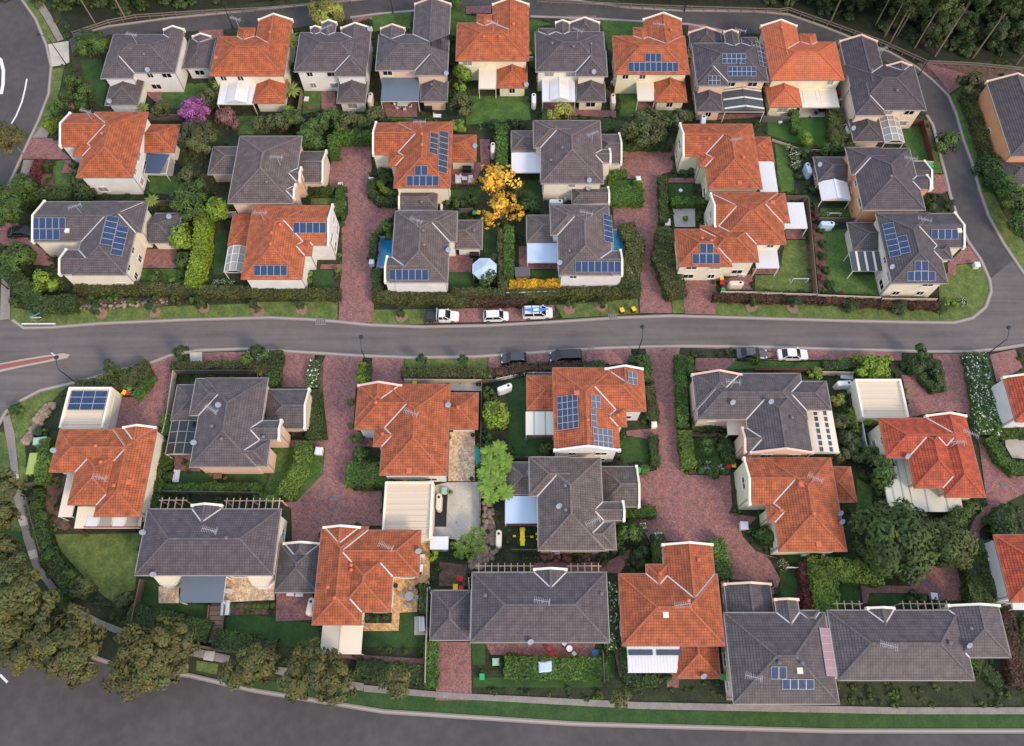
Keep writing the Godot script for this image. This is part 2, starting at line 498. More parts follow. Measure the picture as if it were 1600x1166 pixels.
func build_roof(b: Array, kind: String, root: Node3D, tint: Color) -> void:
	var sides := hips(b)
	var tiles := MB.new()
	var ridge := MB.new()
	var nrm := {"N": Vector3(0, 1, -PITCH), "S": Vector3(0, 1, PITCH), "W": Vector3(-PITCH, 1, 0), "E": Vector3(PITCH, 1, 0)}
	var step := 0.34
	for s: String in sides:
		var poly := rect(b)
		for t: String in sides:
			if t != s:
				poly = clip(poly, func(p): return side_dist(b, t, p) - side_dist(b, s, p))
		if poly.size() < 3:
			continue
		var deepest := 0.0
		for p in poly:
			deepest = maxf(deepest, side_dist(b, s, p))
		# ridge and hip capping where two slopes meet
		for i in poly.size():
			var p := poly[i]
			var q := poly[(i + 1) % poly.size()]
			if p.distance_to(q) < 0.25:
				continue
			for t: String in sides:
				if t > s and absf(side_dist(b, t, p) - side_dist(b, s, p)) < 1e-3 and absf(side_dist(b, t, q) - side_dist(b, s, q)) < 1e-3:
					var len := p.distance_to(q)
					var k := maxi(1, int(len / 0.55))
					for j in k:
						var a := p.lerp(q, float(j) / k)
						var e := p.lerp(q, (j + 0.97) / k)
						ridge.col = Color.WHITE * rng.randf_range(0.76, 1.0)
						ridge.bar(Vector3(a.x, roof_at(b, a) + 0.045, a.y), Vector3(e.x, roof_at(b, e) + 0.06, e.y), 0.13, 0.05)
		var along := s == "N" or s == "S"
		var lo := 0.0
		while lo < deepest - 1e-4:
			var hi := minf(lo + step, deepest)
			var l0 := lo
			var band := clip(clip(poly, func(p): return side_dist(b, s, p) - l0), func(p): return hi - side_dist(b, s, p))
			if band.size() >= 3:
				tiles.col = tint * rng.randf_range(0.9, 1.0)
				var p3 := PackedVector3Array()
				var uv := PackedVector2Array()
				for p in band:
					var d := side_dist(b, s, p)
					p3.append(Vector3(p.x, b[4] + PITCH * d + 0.035 * (1.0 - (d - lo) / step), p.y))
					uv.append(Vector2((p.x if along else p.y) + b[0] * 0.7, -d * 1.0 / step * 0.33))
				tiles.poly(p3, nrm[s].normalized(), uv)
				for i in band.size():
					var p := band[i]
					var q := band[(i + 1) % band.size()]
					if absf(side_dist(b, s, p) - lo) < 1e-4 and absf(side_dist(b, s, q) - lo) < 1e-4:
						var y: float = b[4] + PITCH * lo
						tiles.quad(Vector3(p.x, y - 0.02, p.y), Vector3(q.x, y - 0.02, q.y), Vector3(q.x, y + 0.035, q.y), Vector3(p.x, y + 0.035, p.y))
			lo += step
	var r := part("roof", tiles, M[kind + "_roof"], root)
	if not ridge.v.is_empty():
		part("ridge_capping", ridge, M[kind + "_ridge"], r)
	var g := MB.new()
	var y0: float = b[4] - 0.16
	for s in sides:
		match s:
			"N": g.box(Vector3(b[0], y0, b[1] - 0.11), Vector3(b[2], b[4] + 0.005, b[1] + 0.02))
			"S": g.box(Vector3(b[0], y0, b[3] - 0.02), Vector3(b[2], b[4] + 0.005, b[3] + 0.11))
			"W": g.box(Vector3(b[0] - 0.11, y0, b[1] - 0.1), Vector3(b[0] + 0.02, b[4] + 0.004, b[3] + 0.1))
			"E": g.box(Vector3(b[2] - 0.02, y0, b[1] - 0.1), Vector3(b[2] + 0.11, b[4] + 0.004, b[3] + 0.1))
	part("gutter", g, M[{"grey": "gutter", "dark": "gutter", "brown": "gutter"}.get(kind, "gutter_orange")], r)
	var so := MB.new()
	so.box(Vector3(b[0] + 0.03, b[4] - 0.14, b[1] + 0.03), Vector3(b[2] - 0.03, b[4] - 0.08, b[3] - 0.03))
	part("soffit", so, M.soffit, r)


# metal valleys: where a slope of one block meets a slope of another in a hollow
func build_valleys(blocks: Array, root: Node3D) -> void:
	var grad := {"N": Vector2(0, 1), "S": Vector2(0, -1), "W": Vector2(1, 0), "E": Vector2(-1, 0)}
	for i in blocks.size():
		for j in range(i + 1, blocks.size()):
			var a: Array = blocks[i]
			var b: Array = blocks[j]
			for s: String in hips(a):
				for t: String in hips(b):
					var gd: Vector2 = grad[s] - grad[t]
					if absf(grad[s].dot(grad[t])) > 0.5:
						continue
					# height of a's slope minus b's slope is f0 + PITCH * gd . p
					var o := Vector2(a[0], a[1])
					var f0: float = a[4] + PITCH * side_dist(a, s, o) - b[4] - PITCH * side_dist(b, t, o)
					var foot := o - gd * (f0 / (PITCH * gd.length_squared()))
					var dir := Vector2(-gd.y, gd.x).normalized()
					var mid := Vector2((maxf(a[0], b[0]) + minf(a[2], b[2])) / 2.0, (maxf(a[1], b[1]) + minf(a[3], b[3])) / 2.0)
					foot += dir * (mid - foot).dot(dir)
					var first := Vector2.INF
					var last := Vector2.INF
					var k := -70
					while k <= 70:
						var p := foot + dir * (k * 0.12)
						k += 1
						if not inside(a, p, 0.1) or not inside(b, p, 0.1):
							continue
						var h: float = a[4] + PITCH * side_dist(a, s, p)
						if absf(roof_at(a, p) - h) > 0.02 or absf(roof_at(b, p) - h) > 0.02:
							continue
						var top := true
						for q in blocks.size():
							if q != i and q != j and inside(blocks[q], p) and roof_at(blocks[q], p) > h + 0.03:
								top = false
						# hollow: to either side the higher roof climbs
						var side := Vector2(-dir.y, dir.x) * 0.3
						var up1 := maxf(roof_at(a, p + side), roof_at(b, p + side))
						var up2 := maxf(roof_at(a, p - side), roof_at(b, p - side))
						if top and up1 + up2 > 2.0 * h + 0.05:
							if first == Vector2.INF:
								first = p
							last = p
					if first != Vector2.INF and first.distance_to(last) > 0.7:
						var m := MB.new()
						m.bar(Vector3(first.x, roof_at(a, first) + 0.035, first.y), Vector3(last.x, roof_at(a, last) + 0.035, last.y), 0.085, 0.03)
						part("valley_flashing", m, M.valley, root)


func wall_rect(b: Array) -> Array:
	var o := []
	for k in [["W", 0, 1], ["N", 1, 1], ["E", 2, -1], ["S", 3, -1]]:
		o.append(b[k[1]] + (0.02 if b[5].contains(k[0] + "*") else 0.45) * k[2])
	return o


func gable_wall(b: Array, s: String, key: String, cap: String, root: Node3D) -> void:
	var along := s == "N" or s == "S"
	var u0: float = b[0] if along else b[1]
	var u1: float = b[2] if along else b[3]
	var steps := 12
	var pts := []
	for i in steps + 1:
		var u := lerpf(u0, u1, float(i) / steps)
		var d := minf(u - u0, u1 - u)
		pts.append(Vector2(u, b[4] + PITCH * d + 0.16))
	var at: float = {"N": b[1], "S": b[3], "W": b[0], "E": b[2]}[s]
	var inw := 1.0 if s == "N" or s == "W" else -1.0
	var P := func(u: float, y: float, d: float) -> Vector3:
		return Vector3(u, y, at + inw * d) if along else Vector3(at + inw * d, y, u)
	var m := MB.new()
	var c := MB.new()
	for i in steps:
		var p: Vector2 = pts[i]
		var q: Vector2 = pts[i + 1]
		for d in [-0.01, 0.2]:
			m.quad(P.call(p.x, b[4] - 0.25, d), P.call(q.x, b[4] - 0.25, d), P.call(q.x, q.y, d), P.call(p.x, p.y, d))
		c.bar(P.call(p.x, p.y + 0.04, 0.095), P.call(q.x, q.y + 0.04, 0.095), 0.145, 0.05)
	m.quad(P.call(u0, b[4] - 0.25, -0.01), P.call(u0, b[4] - 0.25, 0.2), P.call(u0, pts[0].y, 0.2), P.call(u0, pts[0].y, -0.01))
	m.quad(P.call(u1, b[4] - 0.25, -0.01), P.call(u1, b[4] - 0.25, 0.2), P.call(u1, pts[0].y, 0.2), P.call(u1, pts[0].y, -0.01))
	for u in [u0, u1]:
		var lo: Vector3 = P.call(u - 0.2, b[4] - 0.45, -0.05)
		var hi: Vector3 = P.call(u + 0.2, b[4] + 0.3, 0.3)
		c.box(Vector3(minf(lo.x, hi.x), lo.y, minf(lo.z, hi.z)), Vector3(maxf(lo.x, hi.x), hi.y, maxf(lo.z, hi.z)))
	var w := part("parapet", m, M[key + "_wall"], root)
	part("parapet_coping", c, M[cap + "_cap"], w)


func window_meshes(kind: String) -> Array:
	if not shared.has(kind):
		var w := 1.7 if kind == "wide" else 1.1
		var h := 1.25
		var f := MB.new()
		f.box(Vector3(-w / 2, -h / 2, 0), Vector3(w / 2, -h / 2 + 0.07, 0.09))
		f.box(Vector3(-w / 2, h / 2 - 0.07, 0), Vector3(w / 2, h / 2, 0.09))
		for x in [-w / 2, w / 2 - 0.07, -0.03]:
			f.box(Vector3(x, -h / 2 + 0.07, 0), Vector3(x + 0.065, h / 2 - 0.07, 0.085))
		f.box(Vector3(-w / 2 - 0.1, -h / 2 - 0.09, 0), Vector3(w / 2 + 0.1, -h / 2, 0.16))
		var g := MB.new()
		g.box(Vector3(-w / 2 + 0.05, -h / 2 + 0.05, -0.02), Vector3(w / 2 - 0.05, h / 2 - 0.05, 0.03))
		shared[kind] = [f.commit(), g.commit()]
	return shared[kind]


func build_walls(blocks: Array, i: int, wall: String, cap: String, blank: String, root: Node3D) -> void:
	var b: Array = blocks[i]
	var r := wall_rect(b)
	var m := MB.new()
	var e := 0.012 * i
	m.box(Vector3(r[0] + e, -0.1, r[1] + e), Vector3(r[2] - e, b[4] - 0.1, r[3] - e))
	part("wall", m, M[wall + "_wall"], root)
	if b[4] > 4.5 and r[2] - r[0] > 4.0:
		for q in [[r[0] - 0.06, r[3] - 0.3], [r[2] + 0.06, r[3] - 0.3]]:
			var dp := MB.new()
			dp.box(Vector3(q[0] - 0.05, 0, q[1] - 0.05), Vector3(q[0] + 0.05, b[4] - 0.15, q[1] + 0.05))
			part("downpipe", dp, M.gutter, root)
	for s: String in ["N", "S", "W", "E"]:
		if b[5].contains(s + "*"):
			gable_wall(b, s, wall, cap, root)
		var along := s == "N" or s == "S"
		var u0: float = r[0] if along else r[1]
		var u1: float = r[2] if along else r[3]
		var out := Vector2(0, -1) if s == "N" else Vector2(0, 1) if s == "S" else Vector2(-1, 0) if s == "W" else Vector2(1, 0)
		var at: float = {"N": r[1] + e, "S": r[3] - e, "W": r[0] + e, "E": r[2] - e}[s]
		var turn: float = {"N": PI, "S": 0.0, "W": -PI / 2, "E": PI / 2}[s]
		if absf(b[4] - 3.0) < 0.15 and b[5].contains(s + "*") and u1 - u0 > 4.0:
			var gd := MB.new()
			var w := minf(4.9, u1 - u0 - 1.0)
			for k in 5:
				gd.box(Vector3(-w / 2, 0.02 + 0.43 * k, 0), Vector3(w / 2, 0.43 + 0.43 * k, 0.05))
			var um := (u0 + u1) / 2.0
			var go := part("garage_door", gd, M.garage_door, root)
			go.position = Vector3(um, 0, at) if along else Vector3(at, 0, um)
			go.rotation.y = turn
			continue
		var n := int((u1 - u0) / 2.9)
		for k in n:
			var u := lerpf(u0, u1, (k + 0.5) / n)
			var p := Vector2(u, at) if along else Vector2(at, u)
			for y in ([1.45, 4.25] if b[4] > 4.5 else [1.45]):
				if (blank.contains(s) and rng.randf() < 0.93) or rng.randf() < 0.18:
					continue
				var free := true
				for j in blocks.size():
					if j != i and inside(blocks[j], p + out * 0.5, 0.5) and blocks[j][4] + 1.6 > y:
						free = false
				if not free:
					continue
				var ms := window_meshes("wide" if rng.randf() < 0.55 else "narrow")
				var f := part("window", ms[0], M.frame, root)
				f.position = Vector3(p.x, y, p.y)
				f.rotation.y = turn
				part("pane", ms[1], M.pane if rng.randf() < 0.66 else M.blind, f)


func panel_mesh(w: float, h: float, dark: bool) -> ArrayMesh:
	var key := "panel%.2f_%.2f_%s" % [w, h, dark]
	if not shared.has(key):
		var g := MB.new()
		var e := 0.035
		g.quad(Vector3(e, 0.045, h - e), Vector3(w - e, 0.045, h - e), Vector3(w - e, 0.045, e), Vector3(e, 0.045, e))
		# cells: thin silver busbars between six by ten cells
		var f := MB.new()
		f.box(Vector3(0.008, 0, 0.008), Vector3(w - 0.008, 0.05, e))
		f.box(Vector3(0.008, 0, h - e), Vector3(w - 0.008, 0.05, h - 0.008))
		f.box(Vector3(0.008, 0, e), Vector3(e, 0.049, h - e))
		f.box(Vector3(w - e, 0, e), Vector3(w - 0.008, 0.049, h - e))
		for k in range(1, 6):
			f.box(Vector3(w * k / 6.0 - 0.0015, 0.044, e), Vector3(w * k / 6.0 + 0.0015, 0.0465, h - e))
		var me := g.commit()
		f.commit(me)
		shared[key] = me
	return shared[key]


# a solar array: corner, eave direction, down-slope direction, panel size, counts
func solar(root: Node3D, o: Vector3, u: Vector3, d: Vector3, w: float, h: float, nu: int, nd: int, dark := 0, last := 0) -> void:
	var nn := d.cross(u).normalized()
	if nn.y < 0:
		nn = -nn
	var x := u.normalized()
	var z := x.cross(nn).normalized()
	if z.dot(d) < 0:
		x = -x
		z = -z
		o += u.normalized() * w * nu
	for j in nd:
		for i in nu:
			var p := part("solar_panel", panel_mesh(w, h, dark == 1), null, root)
			p.set_surface_override_material(0, [M.panel_glass, M.panel_dark, M.strip_pink, M.panel_grey, M.panel_slate][dark])
			p.set_surface_override_material(1, M.panel_frame)
			p.transform = Transform3D(Basis(x, nn, z), o + x * (w * i) + z * (h * j) + nn * 0.11)


func corrugated(m: MB, x0: float, z0: float, x1: float, z1: float, y0: float, y1: float, ribs_along_z := true, pitch := 0.24) -> void:
	# a sheet falling from y0 (z0) to y1 (z1), with ribs
	m.box(Vector3(x0, -0.03, 0), Vector3(x1, 0.0, 1), Transform3D(Basis(Vector3.RIGHT, Vector3.UP, Vector3(0, y1 - y0, z1 - z0)), Vector3(0, y0, z0)))
	if ribs_along_z:
		var n := int((x1 - x0) / pitch)
		for i in n:
			var x := x0 + (i + 0.5) * (x1 - x0) / n
			m.bar(Vector3(x, y0 + 0.01, z0), Vector3(x, y1 + 0.01, z1), 0.035, 0.02)
	else:
		var n2 := int((z1 - z0) / pitch)
		for i in n2:
			var f := (i + 0.5) / n2
			m.bar(Vector3(x0, lerpf(y0, y1, f) + 0.01, lerpf(z0, z1, f)), Vector3(x1, lerpf(y0, y1, f) + 0.01, lerpf(z0, z1, f)), 0.035, 0.02)


func posts(root: Node3D, parent: Node3D, x0: float, z0: float, x1: float, z1: float, h: float, key: String) -> void:
	for x in [x0 + 0.08, x1 - 0.08]:
		for z in [z0 + 0.08, z1 - 0.08]:
			var m := MB.new()
			m.box(Vector3(x - 0.055, 0, z - 0.055), Vector3(x + 0.055, h - 0.05, z + 0.055))
			part("post", m, M[key], parent)
	var bm := MB.new()
	bm.box(Vector3(x0, h - 0.2, z1 - 0.1), Vector3(x1, h - 0.045, z1 - 0.02))
	bm.box(Vector3(x0, h - 0.2, z0 + 0.02), Vector3(x1, h - 0.045, z0 + 0.1))
	bm.box(Vector3(x0 + 0.01, h - 0.2, z0 + 0.11), Vector3(x0 + 0.09, h - 0.046, z1 - 0.11))
	bm.box(Vector3(x1 - 0.09, h - 0.2, z0 + 0.11), Vector3(x1 - 0.01, h - 0.046, z1 - 0.11))
	part("beam", bm, M[key], parent)


func gable_sheet(m: MB, x0: float, z0: float, x1: float, z1: float, h: float, rise: float) -> void:
	# two ribbed sheets meeting on a ridge along z
	var xm := (x0 + x1) / 2.0
	for s in [[x0, xm], [x1, xm]]:
		m.quad(Vector3(s[0], h, z0), Vector3(s[0], h, z1), Vector3(s[1], h + rise, z1), Vector3(s[1], h + rise, z0))
		var n := int((z1 - z0) / 0.25)
		for i in n:
			var z := z0 + (i + 0.5) * (z1 - z0) / n
			m.bar(Vector3(s[0], h + 0.01, z), Vector3(s[1], h + rise + 0.01, z), 0.03, 0.02)
	m.bar(Vector3(xm, h + rise + 0.04, z0), Vector3(xm, h + rise + 0.04, z1), 0.1, 0.03)
	m.quad(Vector3(x0, h, z1), Vector3(x1, h, z1), Vector3(xm, h + rise, z1), Vector3(xm, h + rise, z1))


func patio(root: Node3D, a: Array) -> void:
	var x0: float = a[0]
	var z0: float = a[1]
	var x1: float = a[2]
	var z1: float = a[3]
	var h: float = a[4]
	var kind: String = a[5]
	var m := MB.new()
	var key: String = kind.get_slice("_", 1)
	match kind.get_slice("_", 0):
		"sheet":
			corrugated(m, x0, z0, x1, z1, h + 0.28, h + 0.05)
			var p := part("patio_roof", m, M["sheet_" + key], root)
			posts(root, p, x0, z0, x1, z1, h, "frame")
		"gable", "corr":
			gable_sheet(m, x0, z0, x1, z1, h, 0.8)
			var p := part("patio_roof", m, M["sheet_cream" if key == "cream" else "sheet_white"], root)
			posts(root, p, x0, z0, x1, z1, h, "frame")
		"lantern":
			corrugated(m, x0, z0, x1, z1, h + 0.25, h + 0.05)
			var p := part("patio_roof", m, M.sheet_white, root)
			posts(root, p, x0, z0, x1, z1, h, "frame")
			var xa := lerpf(x0, x1, 0.24)
			var xb := lerpf(x0, x1, 0.82)
			var xm := (xa + xb) / 2
			var g := MB.new()
			for s in [[xa, xm], [xb, xm]]:
				g.quad(Vector3(s[0], h + 0.3, z0 + 0.2), Vector3(s[0], h + 0.3, z1 - 0.1), Vector3(s[1], h + 1.0, z1 - 0.1), Vector3(s[1], h + 1.0, z0 + 0.2))
			g.quad(Vector3(xa, h + 0.3, z1 - 0.1), Vector3(xb, h + 0.3, z1 - 0.1), Vector3(xm, h + 1.0, z1 - 0.1), Vector3(xm, h + 1.0, z1 - 0.1))
			var l := part("patio_lantern", g, M.sheet_white, root)
			for s in [[xa, xm], [xb, xm]]:
				for f in [0.25, 0.68]:
					var za := lerpf(z0, z1, f)
					var zb := lerpf(z0, z1, f + 0.16)
					var g2 := MB.new()
					var q0 := lerpf(s[0], s[1], 0.2)
					var q1 := lerpf(s[0], s[1], 0.85)
					g2.quad(Vector3(q0, h + 0.46, za), Vector3(q0, h + 0.46, zb), Vector3(q1, h + 0.915, zb), Vector3(q1, h + 0.915, za))
					part("skylight_strip", g2, M.clear_sheet, l)
			var rd := MB.new()
			rd.bar(Vector3(xm, h + 1.03, z0 + 0.2), Vector3(xm, h + 1.03, z1 - 0.1), 0.09, 0.03)
			part("ridge_capping", rd, M.frame, l)
		"strips":
			var n: int = {"dark": 3, "cream": 3, "clear": 2}[key]
			var base := "sheet_dark" if key != "clear" else "clear_sheet"
			var fold := key == "dark"
			if fold:
				gable_sheet(m, x0, z0, x1, z1, h, 0.7)
			else:
				corrugated(m, x0, z0, x1, z1, h + 0.25, h + 0.05, true, 0.16)
			var p := part("patio_roof", m, M[base], root)
			posts(root, p, x0, z0, x1, z1, h, "frame")
			for k in n:
				var st := MB.new()
				if fold:
					var z := lerpf(z0, z1, (k + 0.65) / n)
					var xm := (x0 + x1) / 2
					st.bar(Vector3(x0, h + 0.05, z), Vector3(xm, h + 0.75, z), 0.16, 0.03)
					st.bar(Vector3(xm, h + 0.75, z), Vector3(x1, h + 0.05, z), 0.16, 0.03)
				else:
					var x := lerpf(x0, x1, (k + 0.75) / (n + 0.5))
					st.bar(Vector3(x, h + 0.29, z0), Vector3(x, h + 0.09, z1), 0.17 if key == "cream" else 0.1, 0.02)
				part("light_strip", st, M["sheet_cream"] if key != "clear" else M.clear_strip, p)
		"frames":
			m.box(Vector3(x0, h, z0), Vector3(x1, h + 0.12, z1))
			var p := part("patio_roof", m, M.sheet_cream, root)
			posts(root, p, x0, z0, x1, z1, h, "frame")
			for k in 2:
				var xa := lerpf(x0, x1, 0.1 + 0.45 * k)
				var xb := xa + (x1 - x0) * 0.36
				var fr := MB.new()
				for e in [[xa, z0 + 0.8, xb, z0 + 0.9], [xa, z1 - 0.9, xb, z1 - 0.8], [xa, z0 + 0.9, xa + 0.1, z1 - 0.9], [xb - 0.1, z0 + 0.9, xb, z1 - 0.9]]:
					fr.box(Vector3(e[0], h + 0.12, e[1]), Vector3(e[2], h + 0.2, e[3]))
				part("roof_frame", fr, M.cream_cap, p)
		"skylights":
			corrugated(m, x0, z0, x1, z1, h + 0.28, h + 0.05, true, 0.4)
			var p := part("patio_roof", m, M.sheet_white, root)
			posts(root, p, x0, z0, x1, z1, h, "frame")
			for k in 2:
				var g := MB.new()
				var xa := lerpf(x0, x1, 0.02 + 0.52 * k)
				g.box(Vector3(xa, h + 0.24, z0 + 0.4), Vector3(xa + (x1 - x0) * 0.45, h + 0.34, z0 + (z1 - z0) * 0.34))
				part("skylight", g, M.skylight_glass, p)
		"glazed":
			var gl: Material = M.dark_glazing if key == "dark" else M.glazing
			var fr := MB.new()
			var nx := maxi(2, int((x1 - x0) / 1.0))
			var rise := 0.7 if key == "white" and z1 - z0 < (x1 - x0) * 1.9 else 0.4
			var pr := part("pergola_frame", _bars(x0, z0, x1, z1, h, nx, rise), M.frame if key == "white" else M.gutter, root)
			posts(root, pr, x0, z0, x1, z1, h, "frame")
			var nz := maxi(2, int((z1 - z0) / 1.3))
			for i in nx:
				for j in nz:
					var g := MB.new()
					var fa := float(i) / nx
					var fb := (i + 1.0) / nx
					var ya := h + 0.04 + rise * sin(PI * fa)
					var yb := h + 0.04 + rise * sin(PI * fb)
					var za := lerpf(z0, z1, float(j) / nz) + 0.02
					var zb := lerpf(z0, z1, (j + 1.0) / nz) - 0.02
					g.quad(Vector3(lerpf(x0, x1, fa), ya, za), Vector3(lerpf(x0, x1, fa), ya, zb), Vector3(lerpf(x0, x1, fb), yb, zb), Vector3(lerpf(x0, x1, fb), yb, za))
					part("pane", g, gl, pr)
		"curved":
			var prev := Vector2.ZERO
			for i in 13:
				var f := i / 12.0
				var q := Vector2(lerpf(x0, x1, f), h + 0.55 * sin(PI * (0.25 + 0.6 * f)))
				if i > 0:
					m.quad(Vector3(prev.x, prev.y, z0), Vector3(prev.x, prev.y, z1), Vector3(q.x, q.y, z1), Vector3(q.x, q.y, z0))
				prev = q
			var p := part("patio_roof", m, M.sheet_cream, root)
			posts(root, p, x0, z0, x1, z1, h, "frame")
			for k in 2:
				for j in 7:
					var g := MB.new()
					var fa := 0.27 + 0.36 * k
					var fb := fa + 0.13
					var za := lerpf(z0, z1, (j + 0.1) / 7.0)
					var zb := lerpf(z0, z1, (j + 0.85) / 7.0)
					g.quad(Vector3(lerpf(x0, x1, fa), h + 0.03 + 0.55 * sin(PI * (0.25 + 0.6 * fa)), za), Vector3(lerpf(x0, x1, fa), h + 0.03 + 0.55 * sin(PI * (0.25 + 0.6 * fa)), zb), Vector3(lerpf(x0, x1, fb), h + 0.03 + 0.55 * sin(PI * (0.25 + 0.6 * fb)), zb), Vector3(lerpf(x0, x1, fb), h + 0.03 + 0.55 * sin(PI * (0.25 + 0.6 * fb)), za))
					part("pane", g, M.skylight_glass, p)
		"bay":
			# half-octagon bay with three windows
			var xm := (x0 + x1) / 2
			var foot := [Vector2(x0, z0), Vector2(x0, lerpf(z0, z1, 0.35)), Vector2(lerpf(x0, x1, 0.28), z1), Vector2(lerpf(x0, x1, 0.72), z1), Vector2(x1, lerpf(z0, z1, 0.35)), Vector2(x1, z0)]
			var lo := []
			var hi := []
			for q in foot:
				lo.append(Vector3(q.x, -0.1, q.y))
				hi.append(Vector3(q.x, h, q.y))
			m.loft([lo, hi])
			var p := part("bay_wall", m, M.cream_wall, root)
			for k in 3:
				var a0: Vector2 = foot[k + 1]
				var a1: Vector2 = foot[k + 2]
				var d := (a1 - a0).normalized()
				for y in [1.4, 4.0]:
					if y + 0.7 > h:
						continue
					var f := part("window", window_meshes("narrow")[0], M.frame, p)
					f.position = Vector3((a0.x + a1.x) / 2, y, (a0.y + a1.y) / 2)
					f.rotation.y = -d.angle()
		"sail":
			m.quad(Vector3(x0, h, z0), Vector3(x0 + 0.3, h - 0.1, z1), Vector3(x1 - 1.0, h - 0.2, z1), Vector3(x1, h, z0 + 0.3))
			var p := part("shade_sail", m, M.sheet_blue, root)
			posts(root, p, x0, z0, x1, z1, h - 0.2, "frame")
		"flat":
			# flat-roofed garage with a parapet round a ribbed sheet
			var w := MB.new()
			w.box(Vector3(x0, -0.1, z0), Vector3(x1, h - 0.3, z1))
			var g := part("garage_wall", w, M.cream_wall, root)
			var pa := MB.new()
			pa.box(Vector3(x0, h - 0.3, z0), Vector3(x1, h + 0.2, z0 + 0.3))
			pa.box(Vector3(x0, h - 0.3, z0 + 0.3), Vector3(x0 + 0.3, h + 0.2, z1))
			pa.box(Vector3(x1 - 0.3, h - 0.3, z0 + 0.3), Vector3(x1, h + 0.2, z1))
			part("parapet", pa, M.cream_cap, g)
			corrugated(m, x0 + 0.3, z0 + 0.3, x1 - 0.3, z1, h - 0.1, h - 0.25, false, 0.42)
			for i in int((z1 - z0) / 0.84):
				var lap := MB.new()
				lap.box(Vector3(x0 + 0.31, h - 0.13, z0 + 0.5 + 0.84 * i), Vector3(x1 - 0.31, h - 0.055, z0 + 0.56 + 0.84 * i))
				if key != "solar" or i > 4:
					part("sheet_lap", lap, M.cream_wall, root)
			part("garage_roof", m, M.flat_sheet, root)
			if key == "solar":
				var pw := (x1 - x0 - 1.0) / 3.0
				var ph := 1.05
				solar(root, Vector3(x0 + 0.5, h - 0.05, z0 + 0.55), Vector3(1, 0, 0), Vector3(0, -0.02, 1), pw, (z1 - z0) * 0.158, 3, 3)
			var gd := MB.new()
			for k in 5:
				gd.box(Vector3(x1, 0.02 + 0.43 * k, z0 + 0.8), Vector3(x1 + 0.05, 0.43 + 0.43 * k, z1 - 0.5))
			part("garage_door", gd, M.garage_door, root)
		"awning":
			corrugated(m, x0, z0, x1, z1, h + 0.3, h)
			var p := part("patio_roof", m, M.sheet_cream, root)
			posts(root, p, x0, z0, x1, z1, h, "red_trim")
			var g := MB.new()
			var n := 4
			for k in n:
				var g3 := MB.new()
				g3.box(Vector3(lerpf(x0, x1, 0.18 + 0.2 * k), h + 0.16, z0 + (z1 - z0) * 0.45), Vector3(lerpf(x0, x1, 0.35 + 0.2 * k), h + 0.24, z1 - 0.25))
				part("skylight_strip", g3, M.glazing if k % 2 else M.sheet_white, p)
			g.box(Vector3(x0 + (x1 - x0) * 0.15, h + 0.02, z1 - 0.22), Vector3(x1, h + 0.2, z1 - 0.1))
			part("red_edge", g, M.red_trim, p)
		"trellis":
			var n := int((x1 - x0) / 0.85)
			m.box(Vector3(x0, h - 0.14, z0), Vector3(x1, h, z0 + 0.1))
			var p := part("trellis_beam", m, M.trellis, root)
			for i in n:
				var g := MB.new()
				var x := lerpf(x0, x1, (i + 0.5) / n)
				g.box(Vector3(x - 0.05, h, z0 - 0.3), Vector3(x + 0.05, h + 0.14, z1 + 0.4))
				part("rafter", g, M.trellis, p)
			for i in 3:
				var g := MB.new()
				var x := lerpf(x0 + 0.2, x1 - 0.2, i / 2.0)
				g.box(Vector3(x - 0.07, 0, z0 + 0.01), Vector3(x + 0.07, h - 0.14, z0 + 0.12))
				part("post", g, M.trellis, p)


func _bars(x0: float, z0: float, x1: float, z1: float, h: float, nx: int, rise: float) -> MB:
	var fr := MB.new()
	var nz := maxi(2, int((z1 - z0) / 1.3))
	for i in nx + 1:
		var x := lerpf(x0, x1, float(i) / nx)
		var y := h + 0.07 + rise * sin(PI * i / nx)
		fr.bar(Vector3(x, y, z0), Vector3(x, y, z1), 0.05, 0.05)
	for j in nz + 1:
		var z := lerpf(z0, z1, float(j) / nz)
		for i in nx:
			fr.bar(Vector3(lerpf(x0, x1, float(i) / nx), h + 0.08 + rise * sin(PI * i / nx), z), Vector3(lerpf(x0, x1, (i + 1.0) / nx), h + 0.08 + rise * sin(PI * (i + 1) / nx), z), 0.04, 0.045)
	return fr


